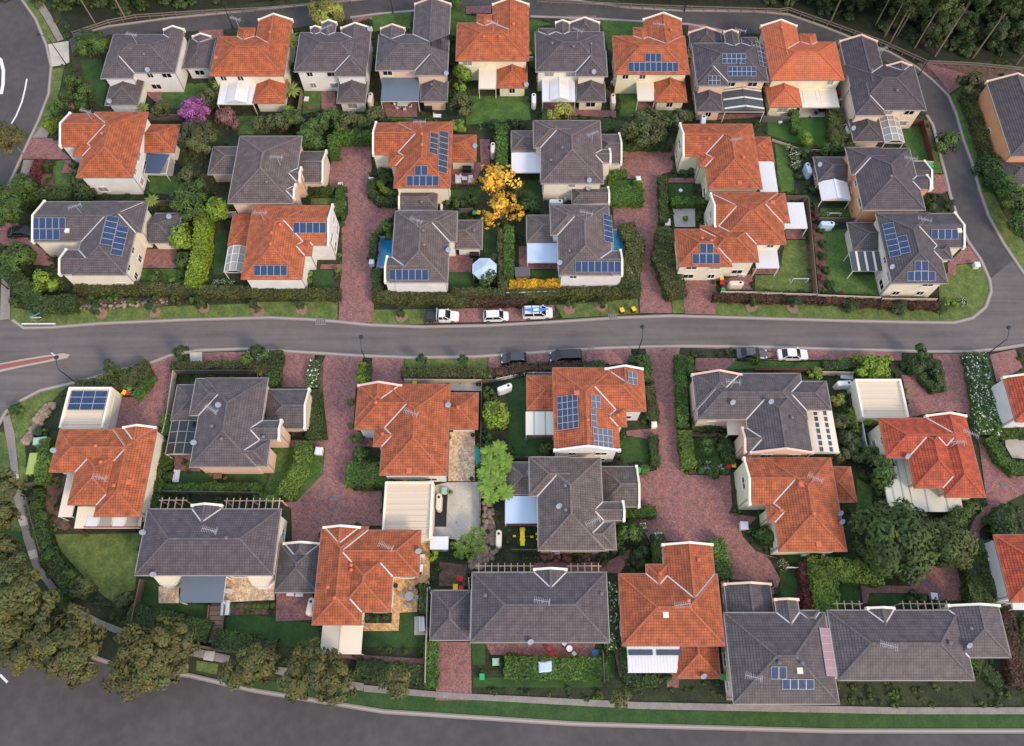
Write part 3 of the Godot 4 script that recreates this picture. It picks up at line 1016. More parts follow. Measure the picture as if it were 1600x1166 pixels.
func roof_item(root: Node3D, kind: String, p: Vector3, orange: bool) -> void:
	var m := MB.new()
	match kind:
		"vent":
			m.tube([Vector3(0, -0.25, 0), Vector3(0, 0.15, 0)], [0.16, 0.16], 10)
			m.tube([Vector3(0, 0.15, 0), Vector3(0, 0.22, 0), Vector3(0, 0.42, 0), Vector3(0, 0.56, 0)], [0.16, 0.25, 0.25, 0.1], 12)
			part("roof_vent", m, M.vent_orange if orange else M.vent_grey, root).position = p
		"sky":
			m.box(Vector3(-0.35, -0.15, -0.35), Vector3(0.35, 0.18, 0.35))
			var o := part("skylight_box", m, M.vent_orange if orange and rng.randf() < 0.5 else M.clear_sheet, root)
			o.position = p
		"dish":
			var prev := []
			var rings := []
			for i in 5:
				var r := 0.42 * i / 4.0 + 0.005
				var ring := []
				for k in 14:
					var a := TAU * k / 14
					ring.append(Vector3(cos(a) * r, sin(a) * r, 0.5 * r * r - 0.1))
				rings.append(ring)
			m.loft(rings, false)
			var o := part("satellite_dish", m, M.dish, root)
			o.position = p + Vector3(0, 0.55, 0)
			o.rotation = Vector3(-0.75, 0.3, 0)
			var s := MB.new()
			s.bar(Vector3(0, -0.75, -0.35), Vector3(0, 0, -0.1), 0.025, 0.025)
			s.bar(Vector3(0, -0.1, -0.1), Vector3(0, 0.0, 0.42), 0.015, 0.015)
			part("dish_arm", s, M.antenna, o)
		"ant":
			m.bar(Vector3(0, -0.2, 0), Vector3(0, 2.3, 0), 0.03, 0.03)
			var o := part("tv_antenna", m, M.antenna, root)
			o.position = p
			o.rotation.y = rng.randf_range(-0.5, 0.5)
			var e := MB.new()
			e.bar(Vector3(-1.1, 2.15, 0), Vector3(0.9, 2.15, 0), 0.022, 0.022)
			for k in 9:
				var x := -1.05 + 0.22 * k
				e.bar(Vector3(x, 2.19, -0.42 + 0.02 * k), Vector3(x, 2.19, 0.42 - 0.02 * k), 0.014, 0.014)
			e.bar(Vector3(0.8, 1.95, -0.45), Vector3(0.8, 1.95, 0.45), 0.014, 0.014)
			e.bar(Vector3(0.85, 2.4, -0.45), Vector3(0.85, 2.4, 0.45), 0.014, 0.014)
			part("antenna_rods", e, M.antenna, o)


func house(called: String, label: String, at: Vector2, roof: String, wall: String, cap: String, blank: String, blocks: Array, patios: Array, arrays: Array, items: Array) -> void:
	var o := thing(called, label, "house", Vector3(at.x, 0, at.y), 0.0, "houses of the estate")
	var fade := rng.randf_range(0.82, 1.0)
	var tint := Color(fade, fade * rng.randf_range(0.95, 1.0), fade * rng.randf_range(0.92, 1.0))
	for a in blocks + patios:
		built_on.append(Rect2(at.x + a[0], at.y + a[1], a[2] - a[0], a[3] - a[1]))
	for i in blocks.size():
		build_walls(blocks, i, wall, cap, blank, o)
		build_roof(blocks[i], roof, o, tint)
	build_valleys(blocks, o)
	for a in patios:
		patio(o, a)
	for a in arrays:
		solar(o, Vector3(a[0], a[1], a[2]), Vector3(a[3], a[4], a[5]), Vector3(a[6], a[7], a[8]), a[9], a[10], a[11], a[12], a[13])
	for a in items:
		roof_item(o, a[0], Vector3(a[1], a[2], a[3]), roof in ["orange", "bright", "red"])


# ---------------------------------------------------------------- plants
# crowns of unit radius; small, middle and large ones differ in how fine their leaves are
func crown(size: int, variant: int, mode: String) -> ArrayMesh:
	var key := "%s%d_%d" % [mode, size, variant]
	if protos.has(key):
		return protos[key]
	var r := RandomNumberGenerator.new()
	r.seed = 1000 + size * 100 + variant * 10 + mode.length()
	var m := MB.new()
	var count: int = [420, 1500, 4200, 9000][size]
	var leaf: float = [0.16, 0.088, 0.052, 0.036][size]
	var clumps: int = [9, 22, 44, 70][size]
	if mode == "gum":
		clumps = int(clumps * 1.1)
	elif mode == "gold":
		count = 520
		leaf = 0.075
		clumps = 34
	var list := []
	for i in clumps:
		var d := Vector3(r.randfn(), r.randfn() * 0.9 + 0.25, r.randfn()).normalized()
		var rad := r.randf_range(0.38, 0.74) if mode != "gum" else r.randf_range(0.3, 0.86)
		var cr := r.randf_range(0.26, 0.44) * (1.0 if size < 2 else 0.72 if size == 2 else 0.58)
		if mode == "gum":
			cr *= 0.82
		elif mode == "gold":
			rad = r.randf_range(0.3, 0.95)
			cr = r.randf_range(0.14, 0.26)
		elif mode == "dense":
			rad = r.randf_range(0.58, 0.76)
			cr = r.randf_range(0.2, 0.32)
		elif mode == "ball":
			rad = 0.7
			cr = 0.3
		var tone := r.randf_range(0.5, 1.42)
		if mode == "gum":
			tone = lerpf(tone, 0.96, 0.45)
		var warm := r.randf_range(-0.1, 0.12) if mode != "gum" else r.randf_range(-0.06, 0.3)
		list.append([d * rad, cr, Color(tone * (1.0 + warm), tone, tone * (1.0 - warm))])
	for i in count:
		var c: Array = list[r.randi() % list.size()]
		var d := Vector3(r.randfn(), r.randfn(), r.randfn()).normalized()
		if r.randf() < 0.6 and d.dot(c[0]) < 0:
			d = -d
		var p: Vector3 = c[0] + d * c[1] * (0.55 + 0.5 * r.randf())
		if mode == "ball":
			p = d * (0.93 + 0.07 * r.randf())
		var nn := (d * 0.8 + p.normalized() * 0.5 + Vector3(r.randf() - 0.5, r.randf() - 0.2, r.randf() - 0.5) * 0.9).normalized()
		m.col = c[2] * r.randf_range(0.78, 1.22) * 0.58
		m.leaf(p, nn, leaf * r.randf_range(0.7, 1.3), r, 1.25)
	protos[key] = m.commit()
	return protos[key]


func frond_crown(mode: String, variant: int) -> ArrayMesh:
	var key := mode + str(variant)
	if protos.has(key):
		return protos[key]
	var r := RandomNumberGenerator.new()
	r.seed = 77 + variant + mode.length()
	var m := MB.new()
	var heads := 1
	if mode == "palmy":
		heads = 6
	elif mode == "fern":
		heads = 4
	for hd in heads:
		var o := Vector3.ZERO
		var sc := 1.0
		if heads > 1:
			var a := TAU * hd / heads + r.randf()
			o = Vector3(cos(a), r.randf_range(-0.2, 0.3), sin(a)) * 0.5
			sc = 0.6
		var n := 15 if mode != "palmy" else 26
		for k in n:
			var a := TAU * k / n + r.randf_range(-0.15, 0.15)
			var lift := r.randf_range(0.15, 0.9) if mode != "palmy" else r.randf_range(-0.1, 1.3)
			var prev := o
			var dir := Vector3(cos(a), lift, sin(a)).normalized()
			var side := Vector3(-sin(a), 0, cos(a))
			var w := (0.13 if mode == "palm" else 0.2 if mode == "fern" else 0.06) * sc
			m.col = Color.WHITE * r.randf_range(0.75, 1.25) * 0.58
			var seg := 5
			for s in seg:
				var nx := prev + dir * (sc * 0.9 / seg)
				dir = (dir + Vector3(0, -0.22 if mode != "palmy" else -0.06, 0)).normalized()
				var w0 := w * sin(PI * (0.15 + 0.85 * s / seg))
				var w1 := w * sin(PI * (0.15 + 0.85 * (s + 1.0) / seg)) * (1.0 if s < seg - 1 else 0.3)
				for q in [-1.0, 1.0]:
					m.quad(prev, nx, nx + (side * q + Vector3(0, -0.35, 0)) * w1, prev + (side * q + Vector3(0, -0.35, 0)) * w0)
				prev = nx
	protos[key] = m.commit()
	return protos[key]


func petals(variant: int) -> ArrayMesh:
	var key := "petals%d" % variant
	if not protos.has(key):
		var r := RandomNumberGenerator.new()
		r.seed = 500 + variant
		var m := MB.new()
		for i in 60:
			var d := Vector3(r.randfn(), absf(r.randfn()) + 0.2, r.randfn()).normalized()
			m.leaf(d * r.randf_range(0.85, 1.05), d, 0.075 * r.randf_range(0.6, 1.3), r)
		protos[key] = m.commit()
	return protos[key]


func trunk_mesh(variant: int) -> ArrayMesh:
	var key := "trunk%d" % variant
	if not protos.has(key):
		var r := RandomNumberGenerator.new()
		r.seed = 900 + variant
		var m := MB.new()
		var lean := Vector3(r.randf_range(-0.06, 0.06), 0, r.randf_range(-0.06, 0.06))
		m.tube([Vector3(0, -0.02, 0), Vector3(0, 0.3, 0) + lean * 0.3, Vector3(0, 0.7, 0) + lean * 0.8, Vector3(0, 1, 0) + lean], [0.055, 0.042, 0.034, 0.02], 8)
		for k in 4:
			var a := TAU * k / 4 + r.randf()
			var y := r.randf_range(0.5, 0.72)
			m.tube([Vector3(0, y, 0) + lean * y, Vector3(cos(a) * 0.12, y + 0.14, sin(a) * 0.12), Vector3(cos(a) * 0.22, y + 0.3, sin(a) * 0.22)], [0.022, 0.015, 0.007], 6)
		protos[key] = m.commit()
	return protos[key]


# a plant with its crown's centre at height hc and radius r; tall ones show a trunk
func plant(called: String, label: String, cat: String, group: String, kind: String, x: float, z: float, r: float, hc: float, ry: float) -> void:
	var o := thing(called, label, cat, Vector3(x, 0, z), 0.0, group)
	var v := rng.randi() % 3
	var size := 0 if r < 1.3 else 1 if r < 2.6 else 2 if r < 5.0 else 3
	var mesh: ArrayMesh
	match kind:
		"palm", "fern", "palmy":
			mesh = frond_crown(kind, v)
		"gold":
			mesh = crown(1, v, "gold")
		"bigdark", "bigolive":
			mesh = crown(2, v, "dense")
		"gum", "forest":
			mesh = crown(maxi(size, 1), v, "gum")
		"ball":
			mesh = crown(0, v, "ball")
		_:
			mesh = crown(size, v, "leafy")
	var c := part("crown", mesh, M["leaf_" + kind], o)
	c.position.y = hc
	c.rotation.y = rng.randf() * TAU
	c.scale = Vector3(r, ry, r) * (1.14 if mesh == null or kind != "ball" else 1.0)
	if kind == "flower":
		part("blossom", petals(v), M.petal_white, c)
	if hc > ry * 0.75:
		var t := part("trunk", trunk_mesh(v), M.pale_bark if kind in ["gum", "gold", "forest", "fern"] else M.bark, o)
		var th := hc + ry * 0.35
		var tw := maxf(r, th * 0.3) * (0.8 if kind != "forest" else 0.6)
		t.scale = Vector3(tw, th, tw)
		t.rotation.y = rng.randf() * TAU


# a clipped hedge along a path on the ground
func hedge(kind: String, by: int, rel: String, nth: String, pts: Array, w: float, h: float) -> void:
	var label := place(HEDGES[kind], by, rel, nth)
	var group := "clipped hedges"
	var path := rows_of(pts)
	var m := MB.new()
	var r := RandomNumberGenerator.new()
	r.seed = int(absf(path[0].x * 13.0 + path[0].y * 7.0) * 10.0) + 5
	var c := Vector2.ZERO
	for p in path:
		c += p / path.size()
	var dense := 46.0
	var bloom := MB.new()
	for i in path.size() - 1:
		var a: Vector2 = path[i] - c
		var b: Vector2 = path[i + 1] - c
		var d := (b - a).normalized()
		var s := Vector2(-d.y, d.x)
		var e := d * (w * 0.38)
		var A := a - (e if i == 0 else e)
		var B := b + e
		m.col = Color(0.4, 0.4, 0.4)
		m.bar(Vector3(A.x, h * 0.43, A.y), Vector3(B.x, h * 0.43, B.y), w * 0.38, h * 0.43)
		var L := A.distance_to(B)
		var area := L * (w + 2.0 * h) + 2.0 * w * h
		for k in int(minf(area * dense, 9000)):
			var f := r.randf() * L
			var q := r.randf() * (w + 2.0 * h)
			var off: float
			var y: float
			var nn: Vector3
			if q < w:
				off = q - w / 2
				y = h
				nn = Vector3.UP
			else:
				var sg := 1.0 if q - w < h else -1.0
				off = sg * w / 2
				y = fmod(q - w, h)
				nn = Vector3(s.x * sg, 0, s.y * sg)
			if r.randf() < 0.06:
				f = 0.0 if r.randf() < 0.5 else L
				off = (r.randf() - 0.5) * w
				y = r.randf() * h
				nn = Vector3(d.x, 0, d.y) * (-1.0 if f == 0.0 else 1.0)
			var lump := sin(f * 2.1 + off * 3.0 + path[0].x) * 0.12 + sin(f * 5.3 - y * 4.0) * 0.07
			var p2 := A + d * f + s * off
			var p := Vector3(p2.x, y, p2.y) + nn * (lump + (r.randf() - 0.6) * 0.22)
			var tone := r.randf_range(0.45, 1.5) * (1.0 + 0.3 * sin(f * 0.9 + path[0].y) * sin(f * 0.31 + 1.0))
			m.col = Color(tone * r.randf_range(0.92, 1.1), tone, tone * 0.95) * 0.58
			var into := m
			if kind == "white" and r.randf() < 0.14 and y > h * 0.6:
				into = bloom
			into.leaf(p, (nn + Vector3(r.randf() - 0.5, r.randf() - 0.2, r.randf() - 0.5) * 1.1).normalized(), r.randf_range(0.09, 0.2), r, 1.2)
	var o := part("hedge", m, M["leaf_h_" + kind], self)
	o.position = Vector3(c.x, 0, c.y)
	tag(o, label, "hedge", group)
	if not bloom.v.is_empty():
		part("blossom", bloom, M.petal_white, o)


func place(what: String, by: int, rel: String, nth: String) -> String:
	var s: String = what + " " + {"f": "in front of", "b": "behind", "w": "west of", "e": "east of", "s": "beside"}[rel] + " the " + HOUSES[by]
	if nth == "":
		return s
	var ends := {"W": "westernmost", "E": "easternmost", "N": "northernmost", "S": "southernmost"}
	if ends.has(nth):
		return s + ", " + ends[nth]
	var k := nth.to_int()
	return s + ", " + ["", "first", "second", "third", "fourth", "fifth", "sixth", "seventh", "eighth", "ninth", "tenth", "eleventh", "twelfth"][k] + (" from west" if nth.ends_with("w") else " from north")


# a plant of a kind named in PLANTS; r is its crown's radius
func p(k: String, by: int, rel: String, nth: String, x: float, z: float, r: float) -> void:
	var ry := r * 0.85
	var hc := ry * 0.72
	var kind := k
	match k:
		"round", "olive", "light", "yellowgreen", "purple", "gum", "gold", "bigdark", "bigolive":
			if k.begins_with("big"):
				r *= 1.1
			ry = r * (1.0 if k.begins_with("big") else 0.82)
			hc = ry * 1.05 + (1.0 if r > 1.6 else 0.3)
			if k == "gum":
				hc = ry + 3.2
				r *= 1.05
			elif k == "gold":
				hc = ry + 1.8
				r *= 1.1
			elif k.begins_with("big"):
				hc = ry + 1.0
		"palm":
			hc = 3.6 if r > 2.0 else 2.0
			ry = r * 1.1
			r *= 1.15
		"fern":
			hc = 3.2
			ry = r
			r *= 1.15
		"palmy":
			hc = 2.0
			ry = r
		"sapling", "sapling2":
			ry = r * 1.25
			hc = ry + (1.1 if k == "sapling" else 0.6)
			kind = "sapling"
	var d: Array = PLANTS[k]
	plant(d[0], place(d[1], by, rel, nth), d[2], {"tree": "garden and street trees", "shrub": "garden shrubs", "palm": "garden palms"}[d[2]], kind, x, z, r, hc, ry)


func bush(x: float, z: float, r: float, hc: float, ry: float) -> void:
	plant("bush_tree", "tall pale-trunked gum tree in dark bushland behind the rail fence", "tree", "gum trees in the bushland", "forest", x, z, r, hc, ry)


func understorey(x: float, z: float, r: float, hc: float, ry: float) -> void:
	plant("bush_tree", "dark low-branching tree in the bushland understorey behind the rail fence", "tree", "understorey trees in the bushland", "forest", x, z, r, hc, ry)


func yard_fence(kind: String, by: int, rel: String, nth: String, pts: Array, h: float) -> void:
	fence(place(FENCES[kind], by, rel, nth), "garden fences", kind, pts, h)


func rows_of(a: Array) -> Array:
	var out := []
	for i in range(0, a.size(), 2):
		out.append(Vector2(a[i], a[i + 1]))
	return out


# ---------------------------------------------------------------- ground
var laid: Array[PackedVector2Array] = []
var built_on: Array[Rect2] = []

func ground_poly(called: String, material: String, y: float, pts: Array) -> void:
	var p := PackedVector2Array(rows_of(pts))
	var tri := Geometry2D.triangulate_polygon(p)
	if tri.is_empty():
		p.reverse()
		tri = Geometry2D.triangulate_polygon(p)
	if tri.is_empty():
		print("cannot fill ", called, " ", pts.slice(0, 4))
		return
	if called != "garden_bed" and called != "mulch_ring":
		laid.append(p)
	var m := MB.new()
	for i in range(0, tri.size(), 3):
		var q := PackedVector3Array()
		for k in 3:
			q.append(Vector3(p[tri[i + k]].x, y, p[tri[i + k]].y))
		m.poly(q, Vector3.UP)
	struct(called, m, M[material])


func ribbon(called: String, material: String, y0: float, y1: float, half: float, pts: Array) -> void:
	var p := rows_of(pts)
	var m := MB.new()
	var L := []
	var R := []
	for i in p.size():
		var d: Vector2 = (p[mini(i + 1, p.size() - 1)] - p[maxi(i - 1, 0)]).normalized()
		var s := Vector2(-d.y, d.x) * half
		L.append(p[i] - s)
		R.append(p[i] + s)
	for i in p.size() - 1:
		m.quad(Vector3(L[i].x, y1, L[i].y), Vector3(R[i].x, y1, R[i].y), Vector3(R[i + 1].x, y1, R[i + 1].y), Vector3(L[i + 1].x, y1, L[i + 1].y))
		for e in [L, R]:
			m.quad(Vector3(e[i].x, y0, e[i].y), Vector3(e[i + 1].x, y0, e[i + 1].y), Vector3(e[i + 1].x, y1, e[i + 1].y), Vector3(e[i].x, y1, e[i].y))
	struct(called, m, M[material])


# ---------------------------------------------------------------- fences
func fence(label: String, group: String, kind: String, pts: Array, h: float) -> void:
	var p := rows_of(pts)
	var c: Vector2 = p[0]
	var name: String = {"picket": "picket_fence", "stone": "retaining_wall", "rustwall": "garden_wall", "rail": "post_and_rail_fence"}.get(kind, "panel_fence")
	var o := thing(name, label, "wall" if kind in ["stone", "rustwall"] else "fence", Vector3(c.x, 0, c.y), 0.0, group)
	var key: String = {"picket": "fence_white", "palepaling": "fence_timber", "rustwall": "rust_wall", "rail": "rail_timber"}.get(kind, "fence_" + kind)
	for i in p.size() - 1:
		var a: Vector2 = p[i] - c
		var b: Vector2 = p[i + 1] - c
		var n := maxi(1, int(round(a.distance_to(b) / (2.6 if kind != "rail" else 2.4))))
		for k in n:
			var q0 := a.lerp(b, float(k) / n)
			var q1 := a.lerp(b, (k + 1.0) / n)
			var d := (q1 - q0).normalized()
			var post := MB.new()
			post.box(Vector3(q0.x - 0.06, -0.05, q0.y - 0.06), Vector3(q0.x + 0.06, h + 0.08, q0.y + 0.06))
			part("post", post, M[key], o)
			var g := MB.new()
			var e0 := q0 + d * 0.06
			var e1 := q1 - d * 0.06
			var m := MB.new()
			if kind == "rail":
				for y in [h - 0.08, h * 0.5]:
					var rl := MB.new()
					rl.bar(Vector3(e0.x, y, e0.y), Vector3(e1.x, y, e1.y), 0.045, 0.09)
					part("rail", rl, M[key], o)
				continue
			elif kind == "picket":
				m.bar(Vector3(e0.x, h - 0.1, e0.y), Vector3(e1.x, h - 0.1, e1.y), 0.03, 0.05)
				m.bar(Vector3(e0.x, 0.3, e0.y), Vector3(e1.x, 0.3, e1.y), 0.03, 0.05)
				var np := 12
				for j in np:
					var q := e0.lerp(e1, (j + 0.5) / np)
					m.box(Vector3(q.x - 0.04, 0.1, q.y - 0.02), Vector3(q.x + 0.04, h, q.y + 0.02))
			else:
				m.col = Color.WHITE * rng.randf_range(0.8, 1.0)
				m.bar(Vector3(e0.x, h * 0.5, e0.y), Vector3(e1.x, h * 0.5, e1.y), 0.025 if kind not in ["stone", "rustwall"] else 0.12, h * 0.5)
				m.bar(Vector3(e0.x, h + 0.01, e0.y), Vector3(e1.x, h + 0.01, e1.y), 0.05 if kind not in ["stone", "rustwall"] else 0.16, 0.035)
			part("panel", m, M[key], o)
	var last: Vector2 = p[-1] - c
	var pe := MB.new()
	pe.box(Vector3(last.x - 0.06, -0.05, last.y - 0.06), Vector3(last.x + 0.06, h + 0.08, last.y + 0.06))
	part("post", pe, M[key], o)


# ---------------------------------------------------------------- objects
func ring_section(x: float, y0: float, y1: float, hw0: float, hw1: float) -> Array:
	var rr := minf(0.14, (y1 - y0) * 0.35)
	var out := []
	for q in [[-hw0, y0 + rr * 0.5], [-hw0 + rr * 0.5, y0], [hw0 - rr * 0.5, y0], [hw0, y0 + rr * 0.5], [lerpf(hw0, hw1, 0.6), lerpf(y0, y1, 0.6)], [hw1, y1 - rr * 0.6], [hw1 - rr, y1], [-hw1 + rr, y1], [-hw1, y1 - rr * 0.6], [-lerpf(hw0, hw1, 0.6), lerpf(y0, y1, 0.6)]]:
		out.append(Vector3(x, q[1], q[0]))
	return out


# kind: hatch, sedan, wagon, van or ute; the front points along +x
func car(label: String, kind: String, paint: String, at: Vector2, turn: float) -> void:
	var o := thing("parked_car" if kind != "ute" else "parked_ute", label, "car" if kind != "ute" else "pickup", Vector3(at.x, 0, at.y), turn, "cars parked on the brick bays")
	var L: float = {"hatch": 3.95, "sedan": 4.65, "wagon": 4.7, "van": 4.9, "ute": 5.3}[kind]
	var W: float = {"hatch": 0.85, "sedan": 0.9, "wagon": 0.94, "van": 0.95, "ute": 0.92}[kind]
	var H: float = {"hatch": 1.48, "sedan": 1.45, "wagon": 1.75, "van": 1.72, "ute": 1.75}[kind]
	var belt := H * 0.62
	var pm: Material = M["car_" + paint]
	var b := MB.new()
	var f := L / 2
	var rear := -f
	var cab_back := -f * 0.55
	if kind == "ute":
		rear = -0.55
	var st := [[rear, 0.42, belt * 0.86, W * 0.86], [rear + 0.12, 0.3, belt * 0.97, W * 0.97], [rear + (0.7 if kind != "ute" else 0.3), 0.24, belt, W], [0.0, 0.22, belt, W], [f * 0.45, 0.22, belt * 0.98, W], [f * 0.78, 0.24, belt * 0.86, W * 0.95], [f - 0.12, 0.3, belt * 0.74, W * 0.84], [f, 0.4, belt * 0.6, W * 0.7]]
	var rings := []
	for s in st:
		rings.append(ring_section(s[0], s[1], s[2], s[3], s[3] * 0.93))
	b.loft(rings)
	var body := part("body", b, pm, o)
	# glasshouse
	var g := MB.new()
	var g0: float = {"hatch": -f + 0.15, "sedan": -f * 0.74, "wagon": -f + 0.12, "van": -f + 0.1, "ute": -0.5}[kind]
	var r0: float = {"hatch": -f + 0.5, "sedan": -f * 0.42, "wagon": -f + 0.35, "van": -f + 0.3, "ute": -0.38}[kind]
	var r1: float = {"hatch": f * 0.22, "sedan": f * 0.14, "wagon": f * 0.24, "van": f * 0.34, "ute": f * 0.2}[kind]
	var g1: float = {"hatch": f * 0.58, "sedan": f * 0.5, "wagon": f * 0.54, "van": f * 0.66, "ute": f * 0.5}[kind]
	var lo := [Vector3(g0, belt - 0.03, -W * 0.9), Vector3(g1, belt - 0.05, -W * 0.88), Vector3(g1, belt - 0.05, W * 0.88), Vector3(g0, belt - 0.03, W * 0.9)]
	var hi := [Vector3(r0, H - 0.05, -W * 0.72), Vector3(r1, H - 0.05, -W * 0.70), Vector3(r1, H - 0.05, W * 0.70), Vector3(r0, H - 0.05, W * 0.72)]
	g.loft([lo, hi])
	part("glasshouse", g, M.car_glass, o)
	var r := MB.new()
	var rr := []
	for q in [[r0 - 0.04, H - 0.06, 0.72], [r0 + 0.15, H, 0.72], [(r0 + r1) / 2, H + 0.02, 0.74], [r1 - 0.2, H, 0.71], [r1 + 0.05, H - 0.07, 0.70]]:
		rr.append([Vector3(q[0], q[1] - 0.05, -W * q[2] - 0.02), Vector3(q[0], q[1], -W * q[2] * 0.9), Vector3(q[0], q[1] + 0.015, 0), Vector3(q[0], q[1], W * q[2] * 0.9), Vector3(q[0], q[1] - 0.05, W * q[2] + 0.02)])
	r.loft(rr)
	for s in [-1.0, 1.0]:
		for e in [[g0, r0], [(g0 + g1) / 2 - 0.1, (r0 + r1) / 2], [g1, r1]]:
			r.bar(Vector3(e[0], belt - 0.02, s * W * 0.9), Vector3(e[1], H - 0.04, s * W * 0.72), 0.045, 0.03)
	part("car_roof", r, pm, o)
	for x in [-f * 0.62, f * 0.62]:
		for s in [-1.0, 1.0]:
			var t := MB.new()
			t.tube([Vector3(x, 0.32, s * (W - 0.2)), Vector3(x, 0.32, s * (W - 0.18)), Vector3(x, 0.32, s * (W - 0.0)), Vector3(x, 0.32, s * (W + 0.015))], [0.28, 0.32, 0.32, 0.27], 16)
			var wh := part("wheel", t, M.tyre, o)
			var q := MB.new()
			q.tube([Vector3(x, 0.32, s * (W + 0.012)), Vector3(x, 0.32, s * (W + 0.03))], [0.19, 0.16], 12)
			part("rim", q, M.rim, wh)
	for s in [-1.0, 1.0]:
		var hl := MB.new()
		hl.box(Vector3(f - 0.34, belt * 0.66, s * W * 0.62 - 0.14), Vector3(f - 0.06, belt * 0.76, s * W * 0.62 + 0.14))
		part("headlight", hl, M.headlight, o)
		var tl := MB.new()
		var xr := rear if kind != "ute" else -f
		tl.box(Vector3(xr - 0.01, belt * 0.62, s * W * 0.72 - 0.1), Vector3(xr + 0.12, belt * 0.85, s * W * 0.72 + 0.1))
		part("taillight", tl, M.taillight, o)
		var mi := MB.new()
		mi.box(Vector3(g1 - 0.45, belt - 0.02, s * (W + 0.09) - 0.08), Vector3(g1 - 0.3, belt + 0.14, s * (W + 0.09) + 0.08))
		part("mirror", mi, pm, o)
	if kind == "ute":
		var t := MB.new()
		t.box(Vector3(-f, 0.72, -W), Vector3(-0.7, 0.8, W))
		t.box(Vector3(-f, 0.8, -W), Vector3(-0.7, 1.08, -W + 0.04))
		t.box(Vector3(-f, 0.8, W - 0.04), Vector3(-0.7, 1.08, W))
		t.box(Vector3(-f, 0.8, -W + 0.04), Vector3(-f + 0.04, 1.08, W - 0.04))
		part("tray", t, M.tray, o)
		var rk := MB.new()
		rk.box(Vector3(-0.78, 0.8, -W), Vector3(-0.7, 1.65, -W + 0.06))
		rk.box(Vector3(-0.78, 0.8, W - 0.06), Vector3(-0.7, 1.65, W))
		rk.box(Vector3(-0.78, 1.65, -W), Vector3(-0.7, 1.71, W))
		part("headboard", rk, M.white_metal, o)
		var ch := MB.new()
		ch.box(Vector3(-f + 0.1, 0.45, -0.4), Vector3(-0.5, 0.7, 0.4))
		part("chassis", ch, M.tyre, o)
	if kind == "wagon":
		for x in [-0.9, 0.3]:
			var rb := MB.new()
			rb.box(Vector3(x - 0.04, H + 0.02, -W * 0.75), Vector3(x + 0.04, H + 0.1, W * 0.75))
			part("roof_bar", rb, M.tyre, o)


func bin(lid: String, by: int, rel: String, nth: String, at: Vector2, turn: float) -> void:
	var label := place(lid + "-lidded wheelie bin", by, rel, nth)
	var o := thing("wheelie_bin", label, "bin", Vector3(at.x, 0, at.y), turn, "wheelie bins")
	if not shared.has("bin"):
		var b := MB.new()
		b.loft([[Vector3(-0.22, 0.06, -0.24), Vector3(0.22, 0.06, -0.24), Vector3(0.22, 0.06, 0.24), Vector3(-0.22, 0.06, 0.24)], [Vector3(-0.29, 1.0, -0.34), Vector3(0.29, 1.0, -0.34), Vector3(0.29, 1.0, 0.34), Vector3(-0.29, 1.0, 0.34)]])
		var l := MB.new()
		l.loft([[Vector3(-0.33, 1.0, -0.4), Vector3(0.33, 1.0, -0.4), Vector3(0.33, 1.0, 0.38), Vector3(-0.33, 1.0, 0.38)], [Vector3(-0.3, 1.09, -0.36), Vector3(0.3, 1.07, -0.36), Vector3(0.3, 1.07, 0.34), Vector3(-0.3, 1.09, 0.34)]])
		var w := MB.new()
		w.tube([Vector3(-0.33, 0.11, -0.26), Vector3(-0.27, 0.11, -0.26)], [0.11, 0.11], 10)
		w.tube([Vector3(0.27, 0.11, -0.26), Vector3(0.33, 0.11, -0.26)], [0.11, 0.11], 10)
		shared["bin"] = [b.commit(), l.commit(), w.commit()]
	part("bin_body", shared["bin"][0], M.bin_body, o)
	part("lid", shared["bin"][1], M["lid_" + lid], o)
	part("wheels", shared["bin"][2], M.tyre, o)


func lamp(label: String, at: Vector2, turn: float, h: float) -> void:
	var o := thing("street_lamp", label, "street lamp", Vector3(at.x, 0, at.y), turn, "street lamps along the streets")
	var m := MB.new()
	m.tube([Vector3(0, 0, 0), Vector3(0, 0.5, 0), Vector3(0, 0.55, 0), Vector3(0, h, 0)], [0.14, 0.14, 0.085, 0.06], 10)
	part("pole", m, M.lamp_post, o)
	var a := MB.new()
	a.tube([Vector3(0, h, 0), Vector3(0, h + 0.35, -0.4), Vector3(0, h + 0.5, -1.1), Vector3(0, h + 0.5, -1.7)], [0.055, 0.05, 0.045, 0.045], 8)
	part("arm", a, M.lamp_post, o)
	var q := MB.new()
	q.tube([Vector3(0, h + 0.62, -1.8), Vector3(0, h + 0.52, -1.8), Vector3(0, h + 0.4, -1.8)], [0.12, 0.3, 0.34], 12)
	part("lamp_head", q, M.lamp_post, o)


func simple(called: String, label: String, cat: String, group: String, key: String, at: Vector2, turn: float, lo: Vector3, hi: Vector3) -> Node3D:
	var m := MB.new()
	m.box(lo, hi)
	var o := thing(called, label, cat, Vector3(at.x, 0, at.y), turn, group)
	part("casing", m, M[key], o)
	return o


